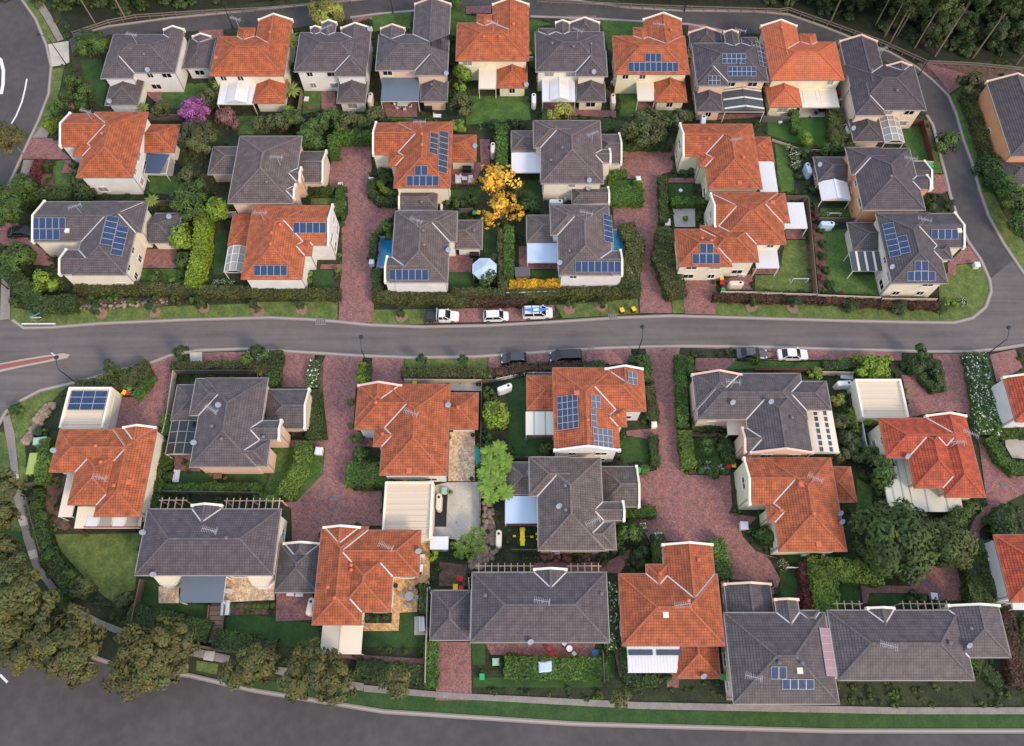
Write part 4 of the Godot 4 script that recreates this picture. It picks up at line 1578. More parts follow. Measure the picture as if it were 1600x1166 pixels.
func tank(key: String, by: int, rel: String, nth: String, at: Vector2, turn: float) -> void:
	var label := place({"tank": "slim cream water tank", "white_metal": "slim white water tank", "sheet_bluewhite": "slim pale blue water tank"}[key], by, rel, nth)
	var o := thing("water_tank", label, "water tank", Vector3(at.x, 0, at.y), turn, "slim water tanks beside the houses")
	var m := MB.new()
	var rings := []
	for y in [[0.05, 0.9], [0.12, 1.0], [0.6, 1.0], [0.66, 0.95], [0.72, 1.0], [1.2, 1.0], [1.26, 0.95], [1.32, 1.0], [1.75, 1.0], [1.9, 0.86], [1.95, 0.6]]:
		var ring := []
		for k in 20:
			var a := TAU * k / 20
			ring.append(Vector3((1.0 if cos(a) > 0 else -1.0) * 0.75 + cos(a) * 0.42 * y[1], y[0], sin(a) * 0.42 * y[1]))
		rings.append(ring)
	m.loft(rings)
	part("tank_shell", m, M[key], o)
	var l := MB.new()
	l.tube([Vector3(0.6, 1.9, 0), Vector3(0.6, 2.0, 0)], [0.2, 0.18], 12)
	part("lid", l, M.black_plastic, o)


func table_set(label: String, at: Vector2, turn: float, key: String, chairs: int, round_top: bool, lx := 1.5, lz := 0.9) -> void:
	var o := thing("outdoor_table", label, "outdoor table", Vector3(at.x, 0, at.y), turn, "outdoor tables")
	var t := MB.new()
	if round_top:
		t.tube([Vector3(0, 0.7, 0), Vector3(0, 0.74, 0)], [lx / 2, lx / 2], 20)
	else:
		t.box(Vector3(-lx / 2, 0.7, -lz / 2), Vector3(lx / 2, 0.74, lz / 2))
	part("table_top", t, M[key], o)
	for k in 4:
		var l := MB.new()
		var a := TAU * (k + 0.5) / 4
		var p := Vector3(cos(a) * lx * 0.33, 0, sin(a) * (lx if round_top else lz) * 0.33)
		l.box(p - Vector3(0.03, 0, 0.03), p + Vector3(0.03, 0.7, 0.03))
		part("leg", l, M[key], o)
	for k in chairs:
		var a := TAU * (k + 0.25) / chairs
		var p := Vector3(cos(a) * (lx / 2 + 0.45), 0, sin(a) * ((lx if round_top else lz) / 2 + 0.45))
		chair(["east", "south-east", "south", "south-west", "west", "north-west", "north", "north-east"][int(round(a / TAU * 8.0)) % 8] + " side of the " + label, at + Vector2(p.x, p.z).rotated(-turn), turn - a, key, label)


func chair(where: String, at: Vector2, turn: float, key: String, near: String) -> void:
	var o := thing("outdoor_chair", "chair on the " + where, "chair", Vector3(at.x, 0, at.y), turn, "chairs of the " + near)
	if not shared.has("chair"):
		var s := MB.new()
		s.box(Vector3(-0.24, 0.4, -0.24), Vector3(0.24, 0.45, 0.24))
		var b := MB.new()
		b.box(Vector3(0.2, 0.46, -0.24), Vector3(0.25, 0.88, 0.24))
		var l := MB.new()
		l.box(Vector3(-0.025, 0, -0.025), Vector3(0.025, 0.4, 0.025))
		shared["chair"] = [s.commit(), b.commit(), l.commit()]
	part("seat", shared["chair"][0], M[key], o)
	part("backrest", shared["chair"][1], M[key], o)
	for k in 4:
		part("leg", shared["chair"][2], M[key], o).position = Vector3(-0.2 if k & 1 else 0.2, 0, -0.2 if k & 2 else 0.2)


func pool(label: String, x0: float, z0: float, x1: float, z1: float) -> void:
	var o := thing("swimming_pool", label, "pool", Vector3((x0 + x1) / 2, 0, (z0 + z1) / 2), 0.0, "small lap pools")
	built_on.append(Rect2(x0 - 0.6, z0 - 0.6, x1 - x0 + 1.2, z1 - z0 + 1.2))
	var w := (x1 - x0) / 2
	var d := (z1 - z0) / 2
	var m := MB.new()
	for e in [[-w - 0.35, -d - 0.35, w + 0.35, -d], [-w - 0.35, d, w + 0.35, d + 0.35], [-w - 0.35, -d, -w, d], [w, -d, w + 0.35, d]]:
		m.box(Vector3(e[0], 0, e[1]), Vector3(e[2], 0.22, e[3]))
	part("coping", m, M.pool_edge, o)
	var q := MB.new()
	q.box(Vector3(-w, 0, -d), Vector3(w, 0.15, d))
	part("water", q, M.pool_water, o)


func gazebo(label: String, at: Vector2, r: float) -> void:
	var o := thing("garden_gazebo", label, "gazebo", Vector3(at.x, 0, at.y))
	for k in 8:
		var a := TAU * (k + 0.5) / 8
		var b := TAU * (k + 1.5) / 8
		var m := MB.new()
		var A := Vector3(cos(a) * r, 2.5, sin(a) * r)
		var B := Vector3(cos(b) * r, 2.5, sin(b) * r)
		m.quad(A, B, Vector3(0, 3.4, 0), Vector3(0, 3.4, 0))
		m.bar(A, Vector3(0, 3.4, 0), 0.05, 0.03)
		m.bar(A, B, 0.05, 0.06)
		part("roof_panel", m, M.sheet_bluewhite, o)
		var p := MB.new()
		p.box(Vector3(A.x * 0.93 - 0.05, 0, A.z * 0.93 - 0.05), Vector3(A.x * 0.93 + 0.05, 2.48, A.z * 0.93 + 0.05))
		part("post", p, M.white_metal, o)


func stones(called: String, label: String, pts: Array, half: float, n: int, size: float, key := "stone") -> void:
	var p := rows_of(pts)
	var c: Vector2 = p[0]
	var o := thing(called, label, "rock wall", Vector3(c.x, 0, c.y))
	for i in n:
		var f := rng.randf() * (p.size() - 1)
		var k := mini(int(f), p.size() - 2)
		var a: Vector2 = p[k].lerp(p[k + 1], f - k) - c
		var d: Vector2 = (p[k + 1] - p[k]).normalized()
		a += Vector2(-d.y, d.x) * rng.randf_range(-half, half)
		var s := size * rng.randf_range(0.6, 1.3)
		var m := MB.new()
		m.col = Color.WHITE * rng.randf_range(0.55, 1.0)
		var rings := []
		for y in [[0.0, 0.9], [0.45, 1.05], [0.8, 0.75], [0.95, 0.3]]:
			var ring := []
			for q in 7:
				var t := TAU * q / 7
				ring.append(Vector3(cos(t) * s * y[1] * rng.randf_range(0.8, 1.15), y[0] * s, sin(t) * s * y[1] * rng.randf_range(0.8, 1.15)))
			rings.append(ring)
		m.loft(rings)
		var q2 := part("stone", m, M[key], o)
		q2.position = Vector3(a.x, rng.randf_range(0.0, 0.25), a.y)


func kayak(label: String, at: Vector2) -> void:
	var o := thing("kayak", label, "kayak", Vector3(at.x, 1.88, at.y), 0.03)
	var m := MB.new()
	var rings := []
	for k in 9:
		var f := k / 8.0
		var w := 0.36 * sin(PI * (0.04 + 0.92 * f)) + 0.01
		var x := lerpf(-1.9, 1.9, f)
		var up := 0.25 * pow(absf(f - 0.5) * 2.0, 2.0)
		rings.append([Vector3(x, up, -w * 0.5), Vector3(x, up + 0.0, w * 0.5), Vector3(x, up + 0.2, w), Vector3(x, up + 0.27, 0), Vector3(x, up + 0.2, -w)])
	m.loft(rings)
	part("hull", m, M.kayak, o)
	var c := MB.new()
	c.box(Vector3(-0.45, 0.26, -0.2), Vector3(0.35, 0.3, 0.2))
	part("cockpit", c, M.white_metal, o)


func air_conditioner(by: int, rel: String, nth: String, at: Vector2, turn: float) -> void:
	var label := place("white air-conditioner box", by, rel, nth)
	var o := simple("air_conditioner", label, "air conditioner", "air conditioners", "white_metal", at, turn, Vector3(-0.48, 0.06, -0.19), Vector3(0.48, 0.82, 0.19))
	var f := MB.new()
	f.tube([Vector3(-0.1, 0.43, 0.19), Vector3(-0.1, 0.43, 0.215)], [0.28, 0.26], 14)
	part("fan_grille", f, M.galvanised, o)
	var s := MB.new()
	s.box(Vector3(-0.45, 0, -0.17), Vector3(-0.36, 0.06, 0.17))
	s.box(Vector3(0.36, 0, -0.17), Vector3(0.45, 0.06, 0.17))
	part("feet", s, M.black_plastic, o)


# box-like garden things: a body with a proud lid or top, set on small feet
func furnish(called: String, label: String, cat: String, key: String, at: Vector2, s: Vector3) -> void:
	var o := thing(called, label, cat, Vector3(at.x, 0, at.y), rng.randf_range(-0.12, 0.12))
	var m := MB.new()
	match cat:
		"lounge", "lounger", "bench", "chair", "table":
			var seat := minf(0.42, s.y * 0.8)
			m.box(Vector3(-s.x, seat - 0.12, -s.z), Vector3(s.x, seat, s.z))
			part("seat" if cat != "table" else "table_top", m, M[key], o)
			if cat != "table":
				var b := MB.new()
				b.box(Vector3(-s.x - 0.06, seat * 0.5, -s.z), Vector3(-s.x + 0.08, maxf(s.y, seat + 0.3), s.z))
				part("backrest", b, M[key], o)
			if cat == "lounge":
				for q in [-1.0, 1.0]:
					var c := MB.new()
					c.box(Vector3(-s.x + 0.1, seat + 0.002, q * s.z * 0.5 - s.z * 0.44), Vector3(s.x - 0.03, seat + 0.12, q * s.z * 0.5 + s.z * 0.44))
					part("cushion", c, M.sheet_white, o)
			for x in [-s.x + 0.05, s.x - 0.05]:
				for z in [-s.z + 0.05, s.z - 0.05]:
					var l := MB.new()
					l.box(Vector3(x - 0.03, 0, z - 0.03), Vector3(x + 0.03, seat - 0.12, z + 0.03))
					part("leg", l, M[key], o)
		"mat", "slab":
			m.box(Vector3(-s.x, 0, -s.z), Vector3(s.x, 0.16, s.z))
			part("sheet", m, M[key], o)
		"float", "toy":
			m.loft(_cushion(s))
			part("body", m, M[key], o)
		"shed":
			m.box(Vector3(-s.x, 0, -s.z), Vector3(s.x, s.y, s.z))
			part("wall", m, M[key], o)
			var r := MB.new()
			corrugated(r, -s.x - 0.1, -s.z - 0.1, s.x + 0.1, s.z + 0.1, s.y + 0.2, s.y + 0.05)
			part("roof", r, M[key], o)
		_:
			m.loft([[Vector3(-s.x, 0, -s.z), Vector3(s.x, 0, -s.z), Vector3(s.x, 0, s.z), Vector3(-s.x, 0, s.z)], [Vector3(-s.x, s.y * 0.93, -s.z), Vector3(s.x, s.y * 0.93, -s.z), Vector3(s.x, s.y * 0.93, s.z), Vector3(-s.x, s.y * 0.93, s.z)]])
			part("body", m, M[key], o)
			var t := MB.new()
			var e := 0.05
			t.loft([[Vector3(-s.x - e, s.y * 0.93, -s.z - e), Vector3(s.x + e, s.y * 0.93, -s.z - e), Vector3(s.x + e, s.y * 0.93, s.z + e), Vector3(-s.x - e, s.y * 0.93, s.z + e)], [Vector3(-s.x * 0.8, s.y, -s.z * 0.8), Vector3(s.x * 0.8, s.y, -s.z * 0.8), Vector3(s.x * 0.8, s.y, s.z * 0.8), Vector3(-s.x * 0.8, s.y, s.z * 0.8)]])
			part("lid", t, M[key], o)


func _cushion(s: Vector3) -> Array:
	var rings := []
	for y in [[0.0, 0.7], [0.3, 1.0], [0.75, 0.95], [1.0, 0.5]]:
		var ring := []
		for k in 12:
			var a := TAU * k / 12
			ring.append(Vector3(cos(a) * s.x * y[1], s.y * y[0], sin(a) * s.z * y[1]))
		rings.append(ring)
	return rings


func shed(label: String, at: Vector2) -> void:
	var o := thing("garden_shed", label, "shed", Vector3(at.x, 0, at.y))
	var m := MB.new()
	m.box(Vector3(-1.15, 0, -0.75), Vector3(1.15, 1.95, 0.75))
	part("wall", m, M.sheet_bluewhite, o)
	var r := MB.new()
	corrugated(r, -1.25, -0.85, 1.25, 0.85, 2.15, 2.0)
	part("roof", r, M.sheet_white, o)
	var d := MB.new()
	d.box(Vector3(-0.4, 0.02, 0.75), Vector3(0.4, 1.8, 0.79))
	part("door", d, M.galvanised, o)


func clothesline(label: String, at: Vector2) -> void:
	var o := thing("rotary_clothesline", label, "clothesline", Vector3(at.x, 0, at.y), 0.4)
	var p := MB.new()
	p.tube([Vector3(0, 0, 0), Vector3(0, 1.9, 0)], [0.045, 0.04], 8)
	part("pole", p, M.galvanised, o)
	for k in 4:
		var a := TAU * k / 4
		var m := MB.new()
		m.bar(Vector3(0, 1.5, 0), Vector3(cos(a) * 1.3, 1.95, sin(a) * 1.3), 0.025, 0.025)
		part("arm", m, M.galvanised, o)
		for j in 3:
			var l := MB.new()
			var b := a + TAU / 4
			var rr := 0.55 + 0.35 * j
			l.bar(Vector3(cos(a) * rr, 1.5 + rr * 0.34, sin(a) * rr), Vector3(cos(b) * rr, 1.5 + rr * 0.34, sin(b) * rr), 0.008, 0.008)
			part("line", l, M.white_metal, o)


func play_set(label: String, at: Vector2) -> void:
	var o := thing("climbing_frame", label, "climbing frame", Vector3(at.x, 0, at.y))
	for x in [-0.3, 0.3]:
		for z in [-0.7, 0.7]:
			var m := MB.new()
			m.box(Vector3(x - 0.08, 0, z - 0.08), Vector3(x + 0.08, 1.5, z + 0.08))
			part("post", m, M.plastic_yellow, o)
	var s := MB.new()
	s.bar(Vector3(0, 1.25, -1.0), Vector3(0, 0.9, 1.4), 0.3, 0.05)
	part("slide", s, M.plastic_yellow, o)
	for q in [[-1.1, 0.0], [1.3, 0.1], [2.0, -0.3], [2.1, 0.4]]:
		var m := MB.new()
		m.box(Vector3(q[0] - 0.2, 0.3, q[1] - 0.15), Vector3(q[0] + 0.2, 0.42, q[1] + 0.15))
		m.box(Vector3(q[0] - 0.05, 0, q[1] - 0.05), Vector3(q[0] + 0.05, 0.3, q[1] + 0.05))
		part("step", m, M.plastic_yellow, o)
	var b := MB.new()
	b.box(Vector3(-1.2, 0.24, -0.06), Vector3(2.1, 0.3, 0.06))
	part("beam", b, M.wood, o)


func goal(label: String, at: Vector2, w: float, h: float) -> void:
	var o := thing("soccer_goal", label, "goal", Vector3(at.x, 0, at.y))
	for x in [-w / 2, w / 2]:
		var m := MB.new()
		m.bar(Vector3(x, 0, 0), Vector3(x, h, 0), 0.035, 0.035)
		m.bar(Vector3(x, h, 0), Vector3(x, 0, -0.9), 0.02, 0.02)
		m.bar(Vector3(x, 0.02, 0), Vector3(x, 0.02, -0.9), 0.02, 0.02)
		part("goal_post", m, M.white_metal, o)
	var c := MB.new()
	c.bar(Vector3(-w / 2, h, 0), Vector3(w / 2, h, 0), 0.035, 0.035)
	part("crossbar", c, M.white_metal, o)
	var n := MB.new()
	for k in 9:
		var x := lerpf(-w / 2, w / 2, k / 8.0)
		n.bar(Vector3(x, h, 0), Vector3(x, 0, -0.9), 0.006, 0.006)
		var f := k / 8.0
		n.bar(Vector3(-w / 2, h * (1 - f), -0.9 * f), Vector3(w / 2, h * (1 - f), -0.9 * f), 0.006, 0.006)
	part("net", n, M.white_metal, o)


func street_sign(label: String, at: Vector2) -> void:
	var o := thing("street_sign", label, "street sign", Vector3(at.x, 0, at.y))
	var p := MB.new()
	p.tube([Vector3(0, 0, 0), Vector3(0, 2.8, 0)], [0.04, 0.04], 8)
	part("post", p, M.galvanised, o)
	for k in 2:
		var m := MB.new()
		m.box(Vector3(-0.1, 2.3 + 0.24 * k, -0.02), Vector3(1.5, 2.5 + 0.24 * k, 0.02))
		var s := part("sign_blade", m, M.white_metal if k == 0 else M.sign_blue, o)
		s.rotation.y = 0.05 if k == 0 else 0.5
	var t := MB.new()
	t.box(Vector3(-2.6, 0.25, -0.1), Vector3(2.6, 0.4, 0.1))
	for x in [-2.2, 0.0, 2.2]:
		t.box(Vector3(x - 0.06, 0, -0.06), Vector3(x + 0.06, 0.25, 0.06))
	part("low_rail", t, M.white_metal, o)


func island_post(label: String, at: Vector2) -> void:
	var o := thing("island_post", label, "road post", Vector3(at.x, 0.13, at.y))
	var m := MB.new()
	m.tube([Vector3(0, 0, 0), Vector3(0, 1.25, 0), Vector3(0, 1.3, 0)], [0.12, 0.1, 0.03], 10)
	part("post", m, M.white_metal, o)
	var b := MB.new()
	b.tube([Vector3(0, 0, 0), Vector3(0, 0.05, 0)], [0.22, 0.2], 12)
	part("base", b, M.black_plastic, o)


func steps(label: String, at: Vector2) -> void:
	var o := thing("garden_steps", label, "steps", Vector3(at.x, 0, at.y))
	for k in 7:
		var m := MB.new()
		m.col = Color.WHITE * rng.randf_range(0.75, 1.0)
		m.box(Vector3(-0.95, 0, -2.1 + 0.6 * k), Vector3(0.95, 0.75 - 0.1 * k, -1.55 + 0.6 * k))
		part("step", m, M.fence_timber, o)
	for x in [-1.05, 1.05]:
		var m := MB.new()
		m.bar(Vector3(x, 1.0, -2.2), Vector3(x, 0.45, 2.2), 0.07, 0.08)
		part("side_rail", m, M.wood, o)


func pot(label: String, at: Vector2) -> void:
	var o := thing("plant_pot", label, "pot", Vector3(at.x, 0, at.y), 0.0, "garden pots")
	var m := MB.new()
	m.tube([Vector3(0, 0, 0), Vector3(0, 0.4, 0), Vector3(0, 0.46, 0)], [0.2, 0.3, 0.32], 14)
	part("pot", m, M.white_metal if label.contains("white") else M.black_plastic, o)
	if label.contains("plant") or label.contains("leafy"):
		var c := part("foliage", crown(0, 1, "leafy"), M.leaf_light if label.contains("green") else M.leaf_shrub, o)
		c.position.y = 0.65
		c.scale = Vector3.ONE * 0.4


# low growth under the bushland trees, one mass nobody could count
func undergrowth() -> void:
	var mm := MultiMesh.new()
	mm.transform_format = MultiMesh.TRANSFORM_3D
	mm.mesh = crown(0, 0, "leafy")
	var r := RandomNumberGenerator.new()
	r.seed = 31
	var spots := []
	while spots.size() < 2600:
		var x := r.randf_range(-125.0, 130.0)
		var z := r.randf_range(-115.0, -42.0)
		# the outside of the back road, as a line of corner points
		var edge := -70.0
		var ln := [[-140.0, -95.0], [-98.0, -71.0], [-84.0, -66.5], [-75.0, -67.0], [-62.0, -69.3], [-45.0, -71.7], [-30.0, -73.5], [0.0, -75.5], [22.0, -72.0], [46.0, -70.5], [58.0, -67.0], [70.0, -62.5], [78.0, -57.0], [100.0, -55.0], [140.0, -50.0]]
		for i in ln.size() - 1:
			if x >= ln[i][0] and x <= ln[i + 1][0]:
				edge = lerpf(ln[i][1], ln[i + 1][1], (x - ln[i][0]) / (ln[i + 1][0] - ln[i][0]))
		if z < edge - 1.6:
			var s := r.randf_range(0.7, 1.7)
			spots.append(Transform3D(Basis(Vector3.UP, r.randf() * TAU).scaled(Vector3(s, s * r.randf_range(0.6, 1.0), s)), Vector3(x, s * 0.4, z)))
	mm.instance_count = spots.size()
	for i in spots.size():
		mm.set_instance_transform(i, spots[i])
	var o := MultiMeshInstance3D.new()
	o.name = "undergrowth"
	o.multimesh = mm
	o.material_override = M.leaf_forest
	add_child(o)
	tag(o, "dark low undergrowth filling the bushland behind the rail fence", "undergrowth", "", "stuff")


# low leafy ground cover in every bed of the estate that is neither lawn, paving nor house: nobody could count it
func ground_cover() -> void:
	var r := RandomNumberGenerator.new()
	r.seed = 97
	var spots := [[], [], []]
	var boxes: Array[Rect2] = []
	for q in laid:
		var b := Rect2(q[0], Vector2.ZERO)
		for v in q:
			b = b.expand(v)
		boxes.append(b)
	for i in 26000:
		var v := Vector2(r.randf_range(-96.0, 92.0), r.randf_range(-70.0, 52.0))
		var s := r.randf_range(0.22, 0.62)
		var free := true
		for b in built_on:
			if b.grow(-0.1).has_point(v):
				free = false
				break
		if free:
			for k in laid.size():
				if boxes[k].grow(0.2).has_point(v) and Geometry2D.is_point_in_polygon(v, laid[k]):
					free = false
					break
		for e in [Vector2(0.7, 0), Vector2(-0.7, 0), Vector2(0, 0.7), Vector2(0, -0.7)]:
			if free and Geometry2D.is_point_in_polygon(v + e, laid[0]):
				free = false
		if free and r.randf() < 0.5:
			spots[r.randi() % 3].append(Transform3D(Basis(Vector3.UP, r.randf() * TAU).scaled(Vector3(s, s * r.randf_range(0.5, 1.1), s)), Vector3(v.x, s * 0.3, v.y)))
	for k in 3:
		var mm := MultiMesh.new()
		mm.transform_format = MultiMesh.TRANSFORM_3D
		mm.mesh = crown(0, k, "leafy")
		mm.instance_count = spots[k].size()
		for i in spots[k].size():
			mm.set_instance_transform(i, spots[k][i])
		var o := MultiMeshInstance3D.new()
		o.name = numbered("ground_cover")
		o.multimesh = mm
		o.material_override = [M.leaf_dark, M.leaf_shrub, M.leaf_h_olive][k]
		add_child(o)
		tag(o, ["dark green low planting in the garden beds", "mid green low planting in the garden beds", "olive low planting in the garden beds"][k], "ground cover", "", "stuff")


func drain(label: String, at: Vector2, s: float) -> void:
	var o := thing("drain_cover", label, "drain cover", Vector3(at.x, 0.0, at.y), 0.0, "drain and manhole covers")
	var m := MB.new()
	m.box(Vector3(-s, 0, -s * 0.7), Vector3(s, 0.128, s * 0.7))
	part("frame", m, M.gutter_concrete, o)
	for k in 5:
		var g := MB.new()
		var x := lerpf(-s * 0.75, s * 0.75, k / 4.0)
		g.box(Vector3(x - s * 0.1, 0.128, -s * 0.55), Vector3(x + s * 0.1, 0.14, s * 0.55))
		part("bar", g, M.gutter_dark, o)


func _ready() -> void:
	rng.seed = 4
	var cam := Camera3D.new()
	cam.name = "camera"
	add_child(cam)
	cam.position = Vector3(0, 111.0, 51.76)
	cam.rotation_degrees = Vector3(-65.0, 0, 0)
	cam.near = 1.0
	cam.far = 900.0
	cam.set_frustum(1166.0 / 1244.0, Vector2(0, -50.0 / 1244.0), 1.0, 900.0)
	cam.current = true
	var env := Environment.new()
	var sky := Sky.new()
	var sm := ProceduralSkyMaterial.new()
	sm.sky_top_color = Color(0.70, 0.75, 0.84)
	sm.sky_horizon_color = Color(0.93, 0.90, 0.88)
	sm.sky_curve = 0.12
	sm.ground_bottom_color = Color(0.30, 0.29, 0.27)
	sm.ground_horizon_color = Color(0.80, 0.78, 0.76)
	sm.sun_angle_max = 20.0
	sky.sky_material = sm
	env.background_mode = Environment.BG_SKY
	env.sky = sky
	env.ambient_light_source = Environment.AMBIENT_SOURCE_SKY
	env.tonemap_mode = Environment.TONE_MAPPER_LINEAR
	env.tonemap_exposure = 1.85
	env.sdfgi_enabled = true
	env.ssao_enabled = true
	env.ssil_enabled = true
	var we := WorldEnvironment.new()
	we.name = "world_environment"
	we.environment = env
	add_child(we)
	var sun := DirectionalLight3D.new()
	sun.name = "sun"
	sun.light_color = Color(1.0, 0.90, 0.80)
	sun.light_energy = 0.5
	sun.light_angular_distance = 15.0
	sun.shadow_enabled = true
	add_child(sun)
	sun.look_at_from_position(Vector3(52, 50, 50), Vector3.ZERO)
	make_materials()
	var base := MB.new()
	base.quad(Vector3(-420, -0.03, 420), Vector3(420, -0.03, 420), Vector3(420, -0.03, -520), Vector3(-420, -0.03, -520), Vector2(-420, 420), Vector2(420, 420), Vector2(420, -520), Vector2(-420, -520))
	struct("ground", base, M.ground)
	lay_ground()
	build_houses()
	build_fences()
	plant_hedges()
	plant_trees()
	undergrowth()
	set_out_things()
	ground_cover()


# the houses as the labels of their surroundings call them
const HOUSES := ["grey house by the entry road", "orange house with white lantern patio", "grey house with twin front turrets", "dark house with wide blue-grey patio", "orange house with stepping-stone lawn", "grey house with gabled lantern patio", "orange house with nine-panel solar row", "dark house with white-striped patio", "bright orange house with framed pergola", "dark bend house with glazed pergola", "orange-walled house beyond the bend", "orange house with blue shade sail", "brown-grey house with cream garage gable", "orange house with tall dark array", "brown-grey house with white patio sheet", "orange house with arched gable wall", "dark house with small gabled patio", "dark house with two tilted arrays", "orange house with white glazed pergola", "grey-brown house with three roof vents", "grey-brown house with seven-panel array", "large orange house on brick drive", "dark house on the rounded corner", "orange house with nine-panel flat garage", "dark house with dark glazed awning", "orange house with tiled side terrace", "orange house with large west array", "brown-grey house with pale blue patio", "dark house with white curved pergola", "orange house beside big brick court", "red-orange house with translucent patio", "orange house beside white flower hedge", "orange house behind tall court hedge", "broad dark house with slate patio", "small dark garage wing", "orange house with sandy paving", "broad dark house with brick terrace", "orange house with two-skylight patio", "dark house with pinkish panel strip", "long dark trellis-front house"]
const PLANTS := {"round": ["leafy_tree", "green leafy tree", "tree"], "dark": ["leafy_shrub", "dark leafy shrub", "shrub"], "olive": ["olive_tree", "olive-green loose tree", "tree"], "light": ["bright_tree", "bright green tree", "tree"], "yellowgreen": ["pale_tree", "yellow-green rounded tree", "tree"], "shrub": ["garden_shrub", "garden shrub", "shrub"], "purple": ["flowering_tree", "purple flowering tree", "tree"], "pink": ["pink_shrub", "brownish pink shrub", "shrub"], "gold": ["golden_tree", "golden-leaved tree", "tree"], "gum": ["gum_tree", "olive gum", "tree"], "bigdark": ["large_tree", "large dark glossy tree", "tree"], "bigolive": ["large_tree", "large olive rounded tree", "tree"], "palm": ["palm_tree", "palm", "palm"], "fern": ["umbrella_tree", "bright umbrella-fronded tree", "tree"], "palmy": ["yucca_tree", "spiky rosette palm", "palm"], "sapling": ["street_tree", "small street tree", "tree"], "sapling2": ["street_tree", "young mulched tree", "tree"], "flower": ["flowering_shrub", "white flowering shrub", "shrub"], "red": ["red_shrub", "dark red shrub", "shrub"], "lav": ["lavender_shrub", "grey lavender shrub", "shrub"], "ball": ["ball_shrub", "clipped ball shrub", "shrub"]}
const HEDGES := {"olive": "olive clipped hedge", "rust": "rust-brown hedge", "green": "green clipped hedge", "dark": "dark green hedge", "lime": "bright lime hedge", "lime2": "fresh green hedge", "red": "dark red hedge", "yellow": "yellow flowering hedge", "white": "white flowering hedge"}
const FENCES := {"grey": "grey panel fence", "timber": "bare timber fence", "brown": "red-brown timber fence", "cream": "cream panel fence", "white": "white low fence", "palepaling": "pale timber fence", "picket": "white picket fence", "stone": "low stone retaining wall", "rustwall": "low rust-brown garden wall"}


